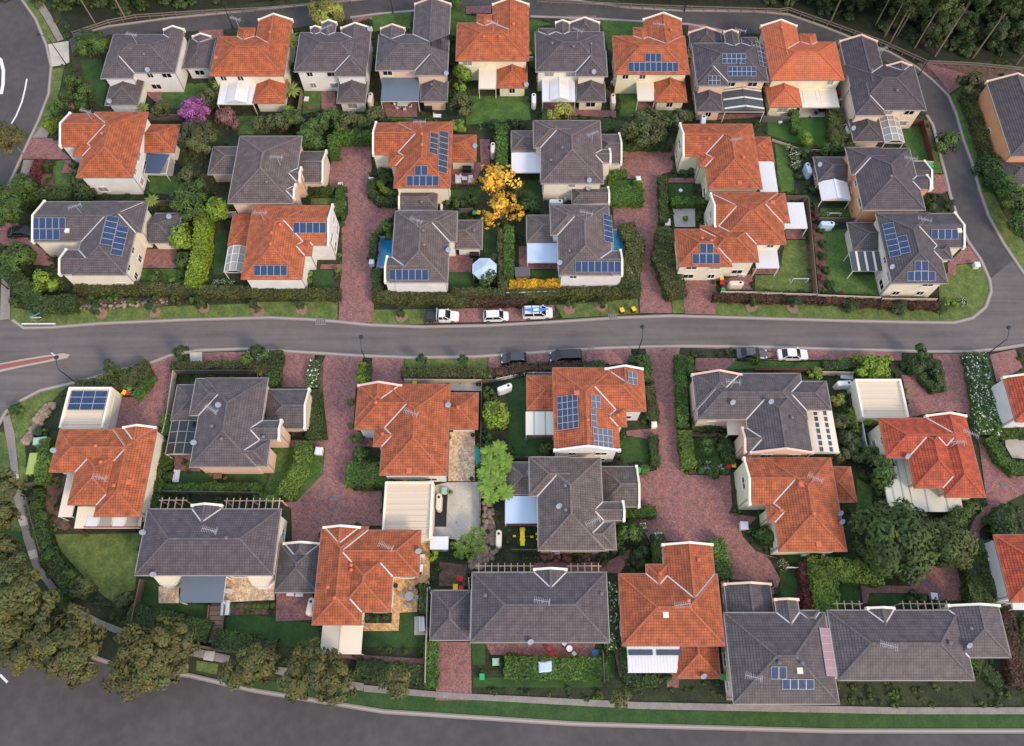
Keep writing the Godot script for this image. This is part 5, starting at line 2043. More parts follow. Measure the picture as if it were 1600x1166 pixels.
func lay_ground() -> void:
	# ground, roads and paving
	ground_poly("road", "asphalt", 0.004, [-75.7,-2.2,-71.4,-2.3,-63.7,-3,-50.8,-3.6,-37.9,-4,-31.9,-3.7,-27.2,-3.3,-21.9,-2.7,-13.9,-2.4,-4,-2.6,6,-3.2,17,-4,25,-4.3,34.9,-4,49.8,-3.5,61.7,-3.2,68.7,-3.1,71.8,-3.9,74.3,-5.8,75.9,-8.6,76.2,-10.7,75.7,-14.5,74.5,-17.9,73.9,-22.6,73.7,-27.2,73.9,-31.7,73.9,-34.5,74.1,-39.2,74.1,-42,73.5,-44.2,73.3,-48.3,72.1,-53.4,68.7,-56.9,64.1,-59.4,58.5,-61.3,52.7,-62.6,47.3,-63.7,40.4,-64.1,33.4,-66,24.5,-66.7,16.9,-67.3,3.5,-68,-4,-70.7,-11.7,-70.3,-20,-69.3,-25.3,-68.7,-30.7,-67.7,-41.5,-65.2,-52.8,-65,-61.5,-64.4,-75.5,-63.6,-81,-60.9,-81.3,-58.5,-82.7,-62.1,-82.1,-62.9,-76.3,-65.4,-65.3,-67.5,-46.4,-70,-33,-71.8,-26.6,-72.9,-8.7,-74.1,9.7,-72.9,13.9,-71.8,22.5,-70.3,32,-69.5,46.4,-69.3,52.6,-68.5,58.5,-65.5,63.1,-62.8,69.9,-59,74.1,-55.4,76.4,-52.2,78.4,-48.6,78.8,-44.5,78.7,-38.8,79,-33.4,78.9,-27.3,79.1,-22.9,80.2,-17.6,82,-11.9,84.7,-7,89.7,-3.6,89.7,-3.6,89,-1.4,82.8,-0.3,78.6,0.7,74.3,1.4,70,1.8,64.2,1.8,49,1.4,37.3,1,25.8,0.9,20.6,1,12.7,1.3,5.9,1.8,-5.9,2.7,-15.6,2.8,-23.4,2.5,-35.2,1.7,-39.2,1.3,-48,1.6,-52.2,2.5,-55.3,3.9,-59.6,5,-64.8,6.7,-70.5,8.2,-73.1,9.9,-74.7,11.5,-75.2,13.3,-77.3,19,-76.1,26.4,-71.2,34.2,-65.5,39.6,-58.4,44.1,-49.6,46.7,-41.4,47.5,-32.7,49.3,-16.2,51.7,8,53.1,40.1,53.9,76.1,53.9,72.6,64.7,-84.1,64.7,-118.7,-27.7,-139.3,-82.8,-100,-82.8,-95.2,-73.7,-90.2,-67.2,-86.6,-60.7,-84.4,-55.4,-83.3,-49,-83.6,-42.9,-84.4,-36.6,-85.1,-29.6,-85.8,-22.6,-85,-15.2,-82.6,-8.7,-80.2,-5.3,-77.8,-3.6])
	ground_poly("road", "dark_asphalt", 0.009, [-118.7,-27.7,-139.3,-82.8,-100,-82.8,-95.5,-73.7,-90.5,-67.2,-86.8,-60.7,-84.7,-55.4,-83.6,-49,-83.9,-42.9,-84.6,-36.6,-85.3,-29.6,-86,-22.6,-85.2,-15.2,-82.8,-8.7,-80.4,-5.3,-75.6,12.2,-75.1,13.5,-77.2,19.2,-76,26.5,-71.2,34.4,-65.4,39.7,-58.4,44.3,-49.5,46.8,-41.4,47.7,-32.7,49.5,-16.2,51.8,8,53.3,40.1,54,76.1,54,72.6,64.7,-84.1,64.7])
	ground_poly("road", "dark_asphalt", 0.009, [76.2,-10.8,75.6,-14.5,74.4,-17.9,73.8,-22.6,73.6,-27.2,73.8,-31.7,73.8,-34.5,74,-39.2,74,-42,73.4,-44.2,73.2,-48.3,71.9,-53.4,68.6,-56.9,64,-59.3,58.4,-61.2,52.7,-62.5,47.3,-63.6,40.4,-63.9,33.3,-65.9,24.5,-66.5,16.9,-67.2,3.5,-67.8,-4,-70.5,-11.7,-70.2,-20,-69.2,-25.3,-68.5,-30.7,-67.5,-41.5,-65,-52.8,-64.9,-61.5,-64.2,-75.5,-63.4,-80.8,-60.9,-81.1,-58.8,-82.5,-62,-81.9,-62.8,-76.2,-65.2,-65.3,-67.3,-46.4,-69.8,-33,-71.7,-26.6,-72.7,-8.6,-73.9,9.7,-72.7,13.9,-71.7,22.5,-70.2,32,-69.3,46.3,-69.2,52.6,-68.3,58.5,-65.4,63.1,-62.6,69.9,-58.8,74,-55.2,76.3,-52,78.3,-48.4,78.7,-44.3,78.6,-38.7,78.8,-33.3,78.7,-27.2,79,-22.7,80.1,-17.5,81.2,-14.6])
	ground_poly("brick_paving", "brick_paving", 0.070, [-84.4,-34.5,-83.9,-39,-79.2,-39,-77.9,-36.3,-75.7,-34.5])
	ground_poly("brick_paving", "brick_paving", 0.073, [-66.6,-49.8,-62.4,-45.9,-63.1,-49.8])
	ground_poly("brick_paving", "brick_paving", 0.076, [-76.8,-31.6,-76.8,-34.3,-75.4,-34.3,-74.2,-31.6])
	ground_poly("brick_paving", "brick_paving", 0.079, [-59,-64.3,-54.3,-64.7,-54,-62.6,-58,-62.2])
	ground_poly("brick_paving", "brick_paving", 0.082, [-34.4,-50.2,-32,-50.2,-31.2,-45.4,-33.9,-45.4])
	ground_poly("brick_paving", "brick_paving", 0.085, [-8.8,-70.6,-4,-70.8,-4,-68.8,-8.8,-68.6])
	ground_poly("brick_paving", "brick_paving", 0.088, [-30.4,-67.3,-26.6,-68.2,-26.5,-67.1,-30,-66.4])
	ground_poly("brick_paving", "brick_paving", 0.091, [-23.3,-47.3,-16.9,-47.3,-16.8,-43.7,-22.1,-43.8])
	ground_poly("brick_paving", "brick_paving", 0.070, [-10.4,-33.8,-4.7,-33.8,-5.3,-32.3,-6.4,-29.2,-10.2,-29.2])
	ground_poly("brick_paving", "brick_paving", 0.073, [-5.7,-38.8,-3.9,-38.8,-3.8,-32.7,-5.3,-32.7])
	ground_poly("brick_paving", "brick_paving", 0.076, [10.5,-68.2,16,-68.2,15.9,-66.9,10.8,-66.9])
	ground_poly("brick_paving", "brick_paving", 0.079, [33.3,-66,36.5,-66,37.3,-64.7,33.1,-64.1])
	ground_poly("brick_paving", "brick_paving", 0.082, [5.4,-47.3,11.4,-47.3,11.4,-45.9,16.1,-45.2,18.5,-45.2,18.4,-43.7,16.7,-43.7,10.9,-44,5.4,-45.6])
	ground_poly("brick_paving", "brick_paving", 0.085, [22.6,-47.5,25.6,-47.5,25.4,-45.6,22.4,-45.6])
	ground_poly("brick_paving", "brick_paving", 0.088, [-27,-3.2,-21.6,-3.1,-21.7,-6.8,-22.7,-15.1,-21.9,-18.9,-19.4,-23.8,-19.2,-25.2,-23.5,-25.8,-24.2,-29.9,-24,-32.7,-24.6,-37.5,-30.3,-37.5,-31.2,-32.7,-30.8,-28.6,-27.8,-28.6,-27.2,-23.2,-28.1,-20.5,-27.3,-13.2,-27.3,-8.9])
	ground_poly("brick_paving", "brick_paving", 0.091, [-33.8,-27.9,-30.6,-27.9,-30.4,-27.2,-33.7,-26.5])
	ground_poly("brick_paving", "brick_paving", 0.070, [-10.2,-15.4,-6.1,-15.4,-6.6,-12.2,-10.1,-12.2])
	ground_poly("brick_paving", "brick_paving", 0.073, [-30.7,-13.6,-27.3,-13.6,-27.3,-12.7,-30.9,-12.7])
	ground_poly("brick_paving", "brick_paving", 0.076, [20,-4.8,25,-4.8,25.1,-7.7,24,-16.6,24.6,-19.5,25.1,-20.8,24.9,-30.6,25.1,-30.6,25.5,-31.3,27.4,-32,28.2,-37.7,27.2,-38.5,19.2,-37,19,-33.6,16.3,-30.9,16.3,-30.4,21.6,-30.4,22.1,-27.7,22,-25.8,16.9,-25.5,16.7,-20.2,20.5,-20.2,20.8,-14.4,20.2,-8.9])
	ground_poly("brick_paving", "brick_paving", 0.079, [26.6,-30.6,30.9,-30.6,30.8,-29.6,26.5,-29.6])
	ground_poly("brick_paving", "brick_paving", 0.082, [27.1,-10.9,32.6,-10.7,31.8,-4.5,27,-4.7])
	ground_poly("brick_paving", "brick_paving", 0.085, [33.1,-10.7,38.5,-11.9,38.1,-8.9,33.3,-8.9])
	ground_poly("brick_paving", "brick_paving", 0.088, [38.6,-12.9,42.9,-12.9,42.8,-11.8,38.5,-11.8])
	ground_poly("brick_paving", "brick_paving", 0.091, [39.1,-12.9,42.9,-13,42.7,-11.8,38.9,-11.8])
	ground_poly("brick_paving", "brick_paving", 0.070, [44.9,-20.2,48.4,-20.2,48,-18.4,44.9,-18.4])
	ground_poly("brick_paving", "brick_paving", 0.073, [70.2,-13.8,71.7,-15.1,74.3,-17.3,75.5,-14,71.5,-13.6,71,-11.6,69.8,-11.6])
	ground_poly("brick_paving", "brick_paving", 0.076, [71.5,-31.3,73.7,-31.3,73.6,-27.9,72,-27.2,69.7,-27.5])
	ground_poly("brick_paving", "brick_paving", 0.079, [75.6,-56.6,85.4,-52.6,84.5,-51.2,81,-50.8,78.6,-49,78.1,-51.4,76.7,-54.6])
	ground_poly("brick_paving", "brick_paving", 0.082, [-84.6,-21.5,-81.6,-21.5,-78.6,-17.9,-75.7,-16,-73.2,-13.2,-77,-13.5,-78,-16.3,-83.5,-17.3])
	ground_poly("brick_paving", "brick_paving", 0.085, [-59.6,-16.5,-54.6,-16.5,-53.6,-12.9,-59.3,-12.9])
	ground_poly("brick_paving", "brick_paving", 0.088, [36.1,-44.4,44.7,-44.4,44.6,-43.7,35.9,-43.1])
	ground_poly("brick_paving", "brick_paving", 0.091, [-13.5,-5.4,2,-5.9,1.6,-5.9,6.6,-6.2,6.8,-4,1.6,-3.4,-13.4,-3])
	ground_poly("brick_paving", "brick_paving", 0.070, [-54.7,3.8,-51.1,2.4,-50.8,3.6,-51.3,4.7,-51.1,9.3,-51.4,13.8,-52.2,13.8,-58,13.9,-58.1,9.3,-56.2,9.2,-54.4,6.6,-54.8,5])
	ground_poly("brick_paving", "brick_paving", 0.073, [-47.2,2,-40.5,1.8,-40.4,3.6,-46.9,3.6])
	ground_poly("brick_paving", "brick_paving", 0.076, [-35.3,1.9,-30.1,2.1,-29.9,7.7,-35.1,7.7])
	ground_poly("brick_paving", "brick_paving", 0.079, [-28.4,2.4,-22.7,2.8,-22.9,6.9,-23.4,8,-23.2,14.3,-20.4,15.6,-20.1,16.9,-22.7,16.9,-23.1,21.4,-22.4,23.4,-18.4,23.4,-18,28.3,-18.2,28.3,-26.2,28.3,-26.5,30.4,-30.3,30.4,-30.9,26,-32.1,25.3,-32.2,25,-30.3,24.9,-27,20.9,-27,17.1,-32.2,16.9,-32.2,15.9,-26.7,15.9,-28.2,8.8,-28.7,3.3])
	ground_poly("brick_paving", "brick_paving", 0.082, [-21.3,2.9,-16.5,2.9,-16.2,7,-21.2,7])
	ground_poly("brick_paving", "brick_paving", 0.085, [-3.6,2.7,2,2.3,2.1,2.1,11.6,1.7,18.2,1.4,18.2,3.6,13.5,4.2,0,3.9,-3.6,4.9])
	ground_poly("brick_paving", "brick_paving", 0.088, [20.3,1.1,25.8,1,25.2,3.3,24.4,13.3,30.5,14.1,30.6,15.4,24.6,15.4,24.3,20.4,25.2,21.1,31.1,21.1,30.9,25.5,30.3,26.6,34.2,27.1,32.1,29,31.5,28.1,31.9,29.9,33.4,31.8,36.7,32.9,34.6,32.4,35.2,33.1,36.2,35.5,35.3,37.3,33.9,37.9,35.3,36,29.2,35.5,29.4,32.2,27.7,30.5,21.3,30.4,21,29.7,19.6,30.6,19,30.6,18.4,29.3,15.9,27.6,17.9,26,20,25.7,17.9,25.7,18.2,20.9,20.7,20.4,20.6,15.9,16.7,15.2,16.7,14.5,21.1,14.1,21.2,6.6,20.8,3.3])
	ground_poly("brick_paving", "brick_paving", 0.091, [27.5,1.4,34.6,1.4,38.4,2.8,40.9,2.9,38.5,3.2,45.2,3.2,59.2,3.3,59.5,2,37.2,1.3,41.1,2.1,34.5,1.2])
	ground_poly("brick_paving", "brick_paving", 0.070, [27.9,2.9,34.4,2.9,32.1,5,27.7,5])
	ground_poly("brick_paving", "brick_paving", 0.073, [64.2,2.2,70,2.2,69.3,5.3,68.9,11.5,69.2,14.3,70.6,14.8,69.6,15.9,69.1,16.9,70,18.9,71.3,20.5,74.1,20.6,73.4,23.3,69.6,25,68.1,26.4,64.6,29,64.5,30.2,63,30.9,61.9,33.8,61.4,38.2,57,38.3,56,37.5,53.5,37.3,47.9,37.3,47.4,38.6,46.8,38.6,46.9,36.2,53.5,36.4,54.6,34.7,57,33.8,61.2,33.3,63.9,28,66.8,24.5,67.7,16.9,67.5,12.8,67,11.7,63,11.5,58.6,12.4,58.8,6.4,58.7,5.7,61.8,5.7,63,8,64.5,8,65.1,3.6,64,3.6])
	ground_poly("brick_paving", "brick_paving", 0.076, [72.9,2.3,77,1.4,77.3,4.5,72.8,6.9])
	ground_poly("brick_paving", "brick_paving", 0.079, [-9.9,43.4,-5.4,43.5,-5.1,50.4,-9.7,50.4])
	ground_poly("brick_paving", "brick_paving", 0.082, [-22.8,45.1,-19.7,45,-11.4,45.5,-11.5,47.3,-13.5,47,-17.9,46.1])
	ground_poly("brick_paving", "brick_paving", 0.085, [-3.5,43.7,10.8,43.7,10.7,46.1,3,45.9,2.7,45.1,-2.7,45])
	ground_poly("brick_paving", "brick_paving", 0.088, [14,37.3,15.4,40.3,14.9,47.7,13.8,47.7,13.3,44.4])
	ground_poly("tile_paving", "tile_paving", 0.100, [-47.5,36.4,-44.8,36.4,-44.4,38.6,-47.1,38.6])
	ground_poly("tile_paving", "tile_paving", 0.103, [-38.8,35.3,-32.9,35.3,-32.1,35.3,-31.7,38.2,-32.5,38.2,-38.5,38.5])
	ground_poly("brick_paving", "brick_paving", 0.091, [-31.6,37.3,-26.7,37.3,-26.3,40.7,-31.2,40.9])
	ground_poly("brick_paving", "brick_paving", 0.070, [3,33.2,12.4,33.2,13.7,32.9,16.1,31.5,16.5,32.2,14.6,34.7,12.3,34.7,3,34])
	ground_poly("brick_paving", "brick_paving", 0.073, [19.9,47.2,21.6,47.2,21.3,48.9,19.8,48.9])
	ground_poly("brick_paving", "brick_paving", 0.076, [2.4,15.1,6.1,15.1,6.1,15.5,2.4,15.6])
	ground_poly("brick_paving", "brick_paving", 0.079, [-48.8,18.1,-46.2,18.1,-44.4,20.1,-44.6,20.6,-48.2,20.5])
	ground_poly("brick_paving", "brick_paving", 0.082, [-1,27.6,1.8,27.6,3.5,28.2,3.5,28.4,-1,28.3])
	ground_poly("brick_paving", "brick_paving", 0.085, [1.1,-17,2.5,-17,2.4,-13.8,7.6,-13.8,7.6,-12.7,1.1,-12.7])
	ground_poly("concrete_paving", "concrete_paving", 0.125, [-86.3,-60.9,-82.7,-61.7,-81.2,-56,-84.3,-55.4])
	ground_poly("concrete_paving", "concrete_paving", 0.128, [-49.2,2,-47.3,1.9,-47,3.6,-48.9,3.6])
	ground_poly("concrete_paving", "concrete_paving", 0.131, [-40.5,1.7,-37.5,1.7,-37.2,3.6,-39,3.6])
	ground_poly("concrete_paving", "concrete_paving", 0.134, [-38.2,1.4,-35.4,1.9,-36.1,3.3,-37.4,3.3])
	ground_poly("concrete_paving", "concrete_paving", 0.137, [-11.3,22.7,-9.2,22.2,-4.4,22.1,-4.4,29,-4.5,30.5,-6.6,30.4,-11.2,29.7,-11.3,25.7])
	ground_poly("tile_paving", "tile_paving", 0.106, [-9.1,14.7,-5.4,14.6,-5.3,22,-9.1,22])
	ground_poly("concrete_paving", "concrete_paving", 0.140, [-9.4,7,-4.6,7,-4.6,8.3,-9.3,8.2])
	ground_poly("sand_paving", "sand_paving", 0.100, [-16,35.3,-12.6,35.3,-12.3,34.7,-12.5,30.3,-11.3,30.3,-11.1,36.2,-12.6,36.2,-12.6,39.7,-14.9,39.8,-14.9,42.1,-19.7,42.1,-19.8,41.1,-15.9,41.1])
	ground_poly("pale_paving", "pale_paving", 0.100, [45.7,-45.7,58.3,-45.9,56.1,-43.7,45.3,-43.5])
	ground_poly("pale_paving", "pale_paving", 0.103, [70.7,14.8,71.8,14.8,71.5,16.9,72,18.6,74.6,18.8,75.7,14.8,72.3,14.8])
	ground_poly("pale_paving", "pale_paving", 0.106, [-59.8,-35.6,-58,-35.9,-57.7,-30.9,-62.9,-31.1,-62.7,-31.6])
	ground_poly("pale_paving", "pale_paving", 0.109, [26.8,-24.3,30.5,-24.3,30.2,-20.7,26.8,-20.7])
	ground_poly("concrete_paving", "concrete_paving", 0.143, [58.2,-45.9,59.1,-45.9,58.8,-38.8,57.7,-38.8])
	ground_poly("pale_paving", "pale_paving", 0.112, [-12.9,40.3,-11.7,40.2,-11.4,42.6,-12.8,42.6])
	ground_poly("concrete_paving", "concrete_paving", 0.146, [28.1,35.8,29.2,35.5,28.9,48.3,27.8,48.3])
	ground_poly("path", "path", 0.095, [-92.6,-72.8,-90.8,-72.8,-87.9,-68.8,-83.7,-62.1,-84.8,-61.6,-88.7,-67.5])
	ground_poly("path", "path", 0.098, [-81.8,-44,-80.5,-44.4,-81.2,-39.1,-83.8,-39.1])
	ground_poly("path", "path", 0.101, [-84,-34.3,-82.2,-34.3,-81.8,-27.7,-83.6,-27.7])
	ground_poly("path", "path", 0.104, [-81.9,-13.2,-80.4,-11.9,-78.2,-3.8,-79.7,-3.5,-81,-8.9])
	ground_poly("path", "path", 0.107, [-74.9,12.5,-74.1,12,-72.6,14.8,-71.3,18.4,-70.1,21.6,-68.2,25.7,-66.2,29,-67.7,29,-70,24.7,-72.4,18.4,-74,14.8])
	ground_poly("path", "path", 0.110, [-69.7,25,-68.5,24.6,-66.2,29.3,-64,33.8,-60.8,36.9,-58.1,39,-54.4,40.7,-50.1,42.2,-41.8,44.1,-36.6,45.1,-36.7,46.1,-41.9,45.1,-50.3,43.1,-55.1,41.2,-58.6,39.5,-62,36.9,-65.1,33.8,-67.3,30.2])
	ground_poly("path", "path", 0.113, [-32.2,46.2,-28.1,46.7,-24.3,47.7,-19,48.4,-19,49.3,-24.6,48.5,-30.8,47.2])
	ground_poly("path", "path", 0.116, [-19,48.6,-8.2,49.5,16.2,50.6,48.6,51.2,77,51.2,76.8,52,48.5,52,16.2,51.4,-8.1,50.2,-18.9,49.4])
	ground_poly("path", "path", 0.095, [-40,38.6,-38.5,38.6,-38.1,40.1,-38.4,43.6,-40.2,43.5])
	ground_poly("concrete_paving", "concrete_paving", 0.125, [-71.4,21.2,-70.4,21,-69.8,22.2,-70.7,22.4])
	ground_poly("concrete_paving", "concrete_paving", 0.128, [-69,27,-67.8,26.9,-67.1,28.2,-68.2,28.4])
	ground_poly("concrete_paving", "concrete_paving", 0.131, [-66.3,31.8,-65.2,31.5,-64.7,32.6,-65.7,32.9])
	ground_poly("concrete_paving", "concrete_paving", 0.134, [-39.9,44.5,-38.6,44.6,-38.7,45.8,-40,45.6])
	ground_poly("concrete_paving", "concrete_paving", 0.137, [-27.3,46.7,-26.1,47.1,-26.3,47.7,-27.4,47.3])
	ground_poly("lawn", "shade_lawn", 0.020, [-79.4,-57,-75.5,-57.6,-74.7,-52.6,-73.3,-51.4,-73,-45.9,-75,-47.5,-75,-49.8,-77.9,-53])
	ground_poly("lawn", "lawn", 0.023, [-63,-49.6,-59.3,-49.8,-59.3,-51.5,-54.9,-51.6,-53.8,-47.1,-56.8,-45.7,-62.8,-45.7])
	ground_poly("lawn", "lawn", 0.026, [-48.5,-44,-43.1,-44,-42.6,-39.9,-47.9,-39.9])
	ground_poly("lawn", "lawn", 0.029, [-45.4,-44,-40,-43.7,-38.5,-43.7,-38.3,-42.2,-45.1,-42])
	ground_poly("lawn", "lawn", 0.032, [-37.6,-50.1,-34.3,-50.1,-34.2,-45.2,-37.2,-44.4])
	ground_poly("lawn", "lawn", 0.035, [-22.1,-43.7,-17.4,-43.6,-17.6,-42.8,-22.1,-42.8])
	ground_poly("lawn", "lawn", 0.038, [-7.7,-48.6,2.3,-48.6,3,-48.6,3.3,-43.1,-8.1,-42,-8.2,-45.2])
	ground_poly("lawn", "lawn", 0.041, [-26.7,-68.6,-19.3,-69.5,-19.1,-64.9,-20.7,-65.2,-26,-64.1])
	ground_poly("lawn", "lawn", 0.020, [-11.8,-70.1,-9,-70.4,-8.9,-68.4,-6.8,-68,-6.7,-63.7,-11.5,-63.2])
	ground_poly("lawn", "lawn", 0.023, [3.2,-67.5,7.9,-66,4.8,-65.4,4.5,-54.6,3.1,-56.2])
	ground_poly("lawn", "lawn", 0.026, [16.7,-67.3,24.5,-66.4,25.3,-64.9,22.7,-63,18.7,-59.1,17.9,-59.5])
	ground_poly("lawn", "lawn", 0.029, [19.3,-49,22.5,-49,22.3,-45.6,28.4,-45.6,28.3,-44,19.1,-44])
	ground_poly("lawn", "lawn", 0.032, [5.4,-45.4,6.9,-45.2,6.8,-43.3,5.3,-43.3])
	ground_poly("lawn", "lawn", 0.035, [10.9,-43.8,16.2,-43.7,16.2,-43.3,10.8,-43.3])
	ground_poly("lawn", "lawn", 0.038, [78.7,-48.6,81.5,-50.8,81.9,-49,80.2,-32.7,82.1,-27.7,78.7,-27.7,78.9,-33.4,78.8,-38.8,78.7,-44])
	ground_poly("lawn", "lawn", 0.041, [68.5,-41.7,72,-42.1,72.2,-34.3,67.9,-34.3])
	ground_poly("lawn", "lawn", 0.020, [71.1,-33.8,73,-38.8,74,-34.5,73.9,-31.6,71.8,-31.5])
	ground_poly("lawn", "lawn", 0.023, [45.7,-37.9,47.6,-37.4,48.2,-34.1,47.6,-27.7,45,-27.7,45.4,-32.7])
	ground_poly("lawn", "lawn", 0.026, [-74.5,-34.1,-73.7,-27.7,-77,-27.7,-79,-33.9,-76.9,-34.5])
	ground_poly("lawn", "verge", 0.029, [-95,-72.8,-92.7,-72.8,-88.8,-67.5,-85,-61.6,-86.4,-61.1,-90.2,-67.1])
	ground_poly("lawn", "verge", 0.032, [-84.1,-55,-82.1,-55.2,-81.3,-47.5,-82.1,-39.2,-83.8,-39.1,-83.6,-42.9,-83.3,-49,-83.6,-52.6])
	ground_poly("lawn", "verge", 0.035, [43.8,-18.2,48,-18.2,47.2,-8.6,38.5,-8.7,38.9,-11.6,42.7,-11.8,44.4,-17.3])
	ground_poly("lawn", "lawn", 0.038, [50.6,-19.9,55.1,-20.4,54.9,-15.4,54.6,-11.6,58.7,-11.6,58.3,-7.8,51.3,-8.4,50.3,-10.7])
	ground_poly("lawn", "verge", 0.041, [71.5,-13.5,75.5,-13.9,76,-10.7,75.3,-7.7,72.9,-4.7,70.6,-3.5,66.6,-3.4,68.1,-10.7])
	ground_poly("lawn", "verge", 0.020, [38.3,-6.8,67,-6.3,66.6,-3.4,64,-3.2,50.9,-3.5,37.9,-4])
	ground_poly("lawn", "verge", 0.023, [32.1,-7.2,42.3,-6.8,41.9,-4,31.8,-4.5])
	ground_poly("lawn", "lawn", 0.026, [51.4,-24.5,56.3,-24.5,56,-22.8,51.1,-22.8])
	ground_poly("lawn", "verge", 0.029, [78.8,-31.7,80.5,-31.7,81.7,-23.2,83.9,-17,83.1,-11.9,82,-11.8,80.3,-17.6,79.1,-22.8,78.6,-27])
	ground_poly("lawn", "verge", 0.032, [25.2,-7.2,27.1,-7.2,26.9,-4.8,25.1,-4.8])
	ground_poly("lawn", "verge", 0.035, [6.8,-6.2,19.9,-7.4,19.8,-4.8,15.7,-4.4,7.9,-3.9])
	ground_poly("lawn", "lawn", 0.038, [16.3,-30,20.4,-30.2,20.3,-28.2,16.2,-28.2])
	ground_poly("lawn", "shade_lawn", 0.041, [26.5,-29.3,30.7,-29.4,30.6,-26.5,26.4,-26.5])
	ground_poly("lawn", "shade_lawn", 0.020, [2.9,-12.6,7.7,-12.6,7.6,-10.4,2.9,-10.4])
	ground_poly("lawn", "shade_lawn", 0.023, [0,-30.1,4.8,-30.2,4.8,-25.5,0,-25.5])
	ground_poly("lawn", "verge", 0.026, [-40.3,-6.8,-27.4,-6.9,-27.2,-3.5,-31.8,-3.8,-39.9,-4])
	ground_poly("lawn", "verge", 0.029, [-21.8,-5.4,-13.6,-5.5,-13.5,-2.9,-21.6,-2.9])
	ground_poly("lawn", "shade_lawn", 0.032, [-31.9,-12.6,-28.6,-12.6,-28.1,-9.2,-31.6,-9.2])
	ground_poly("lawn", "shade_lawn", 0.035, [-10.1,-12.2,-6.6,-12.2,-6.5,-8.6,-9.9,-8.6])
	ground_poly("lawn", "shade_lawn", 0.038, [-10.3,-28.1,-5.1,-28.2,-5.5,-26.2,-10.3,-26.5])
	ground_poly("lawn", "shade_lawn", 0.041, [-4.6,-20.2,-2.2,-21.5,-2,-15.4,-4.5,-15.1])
	ground_poly("lawn", "verge", 0.020, [-33.8,-26.4,-29.2,-26.5,-29,-25.2,-33.7,-25.2])
	ground_poly("lawn", "lawn", 0.023, [-59.6,-12.8,-53.2,-12.8,-52.2,-10.1,-59.3,-10.1])
	ground_poly("lawn", "shade_lawn", 0.026, [-48.6,-20.1,-46.9,-20.1,-46.2,-11.8,-47.9,-11.8])
	ground_poly("lawn", "lawn", 0.029, [-61.7,-31,-55.7,-31,-55.3,-27.2,-61.1,-27.5])
	ground_poly("lawn", "verge", 0.032, [-78.8,-5.9,-73.5,-4.8,-68.4,-5.5,-38.3,-6.6,-37.9,-4,-51,-3.7,-63.9,-2.8,-70.8,-2.2,-75.7,-2.2,-78.8,-3.8])
	ground_poly("lawn", "verge", 0.035, [-64.7,7.1,-54.8,3.8,-55.5,5.3,-59.1,7.5,-66.6,7.6,-68,9.3,-70.7,16.4,-68.8,22.1,-70.1,21.6,-71.4,18.1,-72.9,14.8,-74.5,11.7,-73.1,9.9,-70.5,8.4])
	ground_poly("lawn", "verge", 0.038, [-75.8,14.5,-74.1,14.8,-72.4,18.4,-70,24.7,-67.7,29,-71.8,29])
	ground_poly("lawn", "shade_lawn", 0.041, [-49.1,20.7,-35,20.7,-34.8,21.8,-35.8,23.3,-49.2,22.8])
	ground_poly("lawn", "lawn", 0.020, [-34.6,17.1,-31.1,16.9,-30.6,18.1,-31.7,20.9,-32.6,23.7,-35.2,23.8,-34.4,20.9])
	ground_poly("lawn", "lawn", 0.023, [-29,17.1,-27,17.2,-27,20.9,-30.3,24.8,-30.7,24.6,-28.9,20.6])
	ground_poly("lawn", "verge", 0.026, [-16.4,3.1,-3.7,2.8,-3.7,5,-16.2,4.9])
	ground_poly("lawn", "shade_lawn", 0.029, [-0.6,6.1,1.9,5.6,2,5.8,2,11.7,2.2,15.1,6.1,15.6,6.1,18.3,0,18.4,-0.6,18.4,-0.3,12.8])
	ground_poly("lawn", "shade_lawn", 0.032, [16,15.4,19.7,15.4,19.7,19.1,15.9,19.3])
	ground_poly("lawn", "lawn", 0.035, [26,15.6,30.6,15.6,31.1,19.4,26,19.3])
	ground_poly("lawn", "lawn", 0.038, [32.3,3.3,40.8,3.8,37,3.4,47.9,3.6,47.7,4.7,36.8,4.6,32.2,4.8])
	ground_poly("lawn", "lawn", 0.041, [48.9,8.3,50.4,8.3,50.2,14.1,49.1,13.3])
	ground_poly("lawn", "lawn", 0.020, [49.1,21.6,51.1,22.8,49.7,29,47.6,29])
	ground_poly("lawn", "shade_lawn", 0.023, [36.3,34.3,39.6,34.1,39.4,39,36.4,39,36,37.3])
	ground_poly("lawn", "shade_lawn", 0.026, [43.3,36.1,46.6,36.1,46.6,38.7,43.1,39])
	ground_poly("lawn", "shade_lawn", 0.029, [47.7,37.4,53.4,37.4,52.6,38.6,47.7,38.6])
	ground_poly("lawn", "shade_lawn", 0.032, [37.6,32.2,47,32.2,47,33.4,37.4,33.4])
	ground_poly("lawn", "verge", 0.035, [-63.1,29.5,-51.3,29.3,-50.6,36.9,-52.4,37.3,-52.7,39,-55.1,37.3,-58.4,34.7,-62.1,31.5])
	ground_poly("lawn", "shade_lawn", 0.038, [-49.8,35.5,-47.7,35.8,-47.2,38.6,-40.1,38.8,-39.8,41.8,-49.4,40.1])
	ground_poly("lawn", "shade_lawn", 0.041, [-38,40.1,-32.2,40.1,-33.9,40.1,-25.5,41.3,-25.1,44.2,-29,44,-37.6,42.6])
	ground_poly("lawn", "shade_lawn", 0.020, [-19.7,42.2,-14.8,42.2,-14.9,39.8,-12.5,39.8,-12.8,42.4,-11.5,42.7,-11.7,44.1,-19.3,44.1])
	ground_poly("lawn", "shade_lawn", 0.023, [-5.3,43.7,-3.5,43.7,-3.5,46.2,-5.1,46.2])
	ground_poly("lawn", "shade_lawn", 0.026, [11.9,44.4,13.3,44.4,13.3,47.7,11.8,47.7])
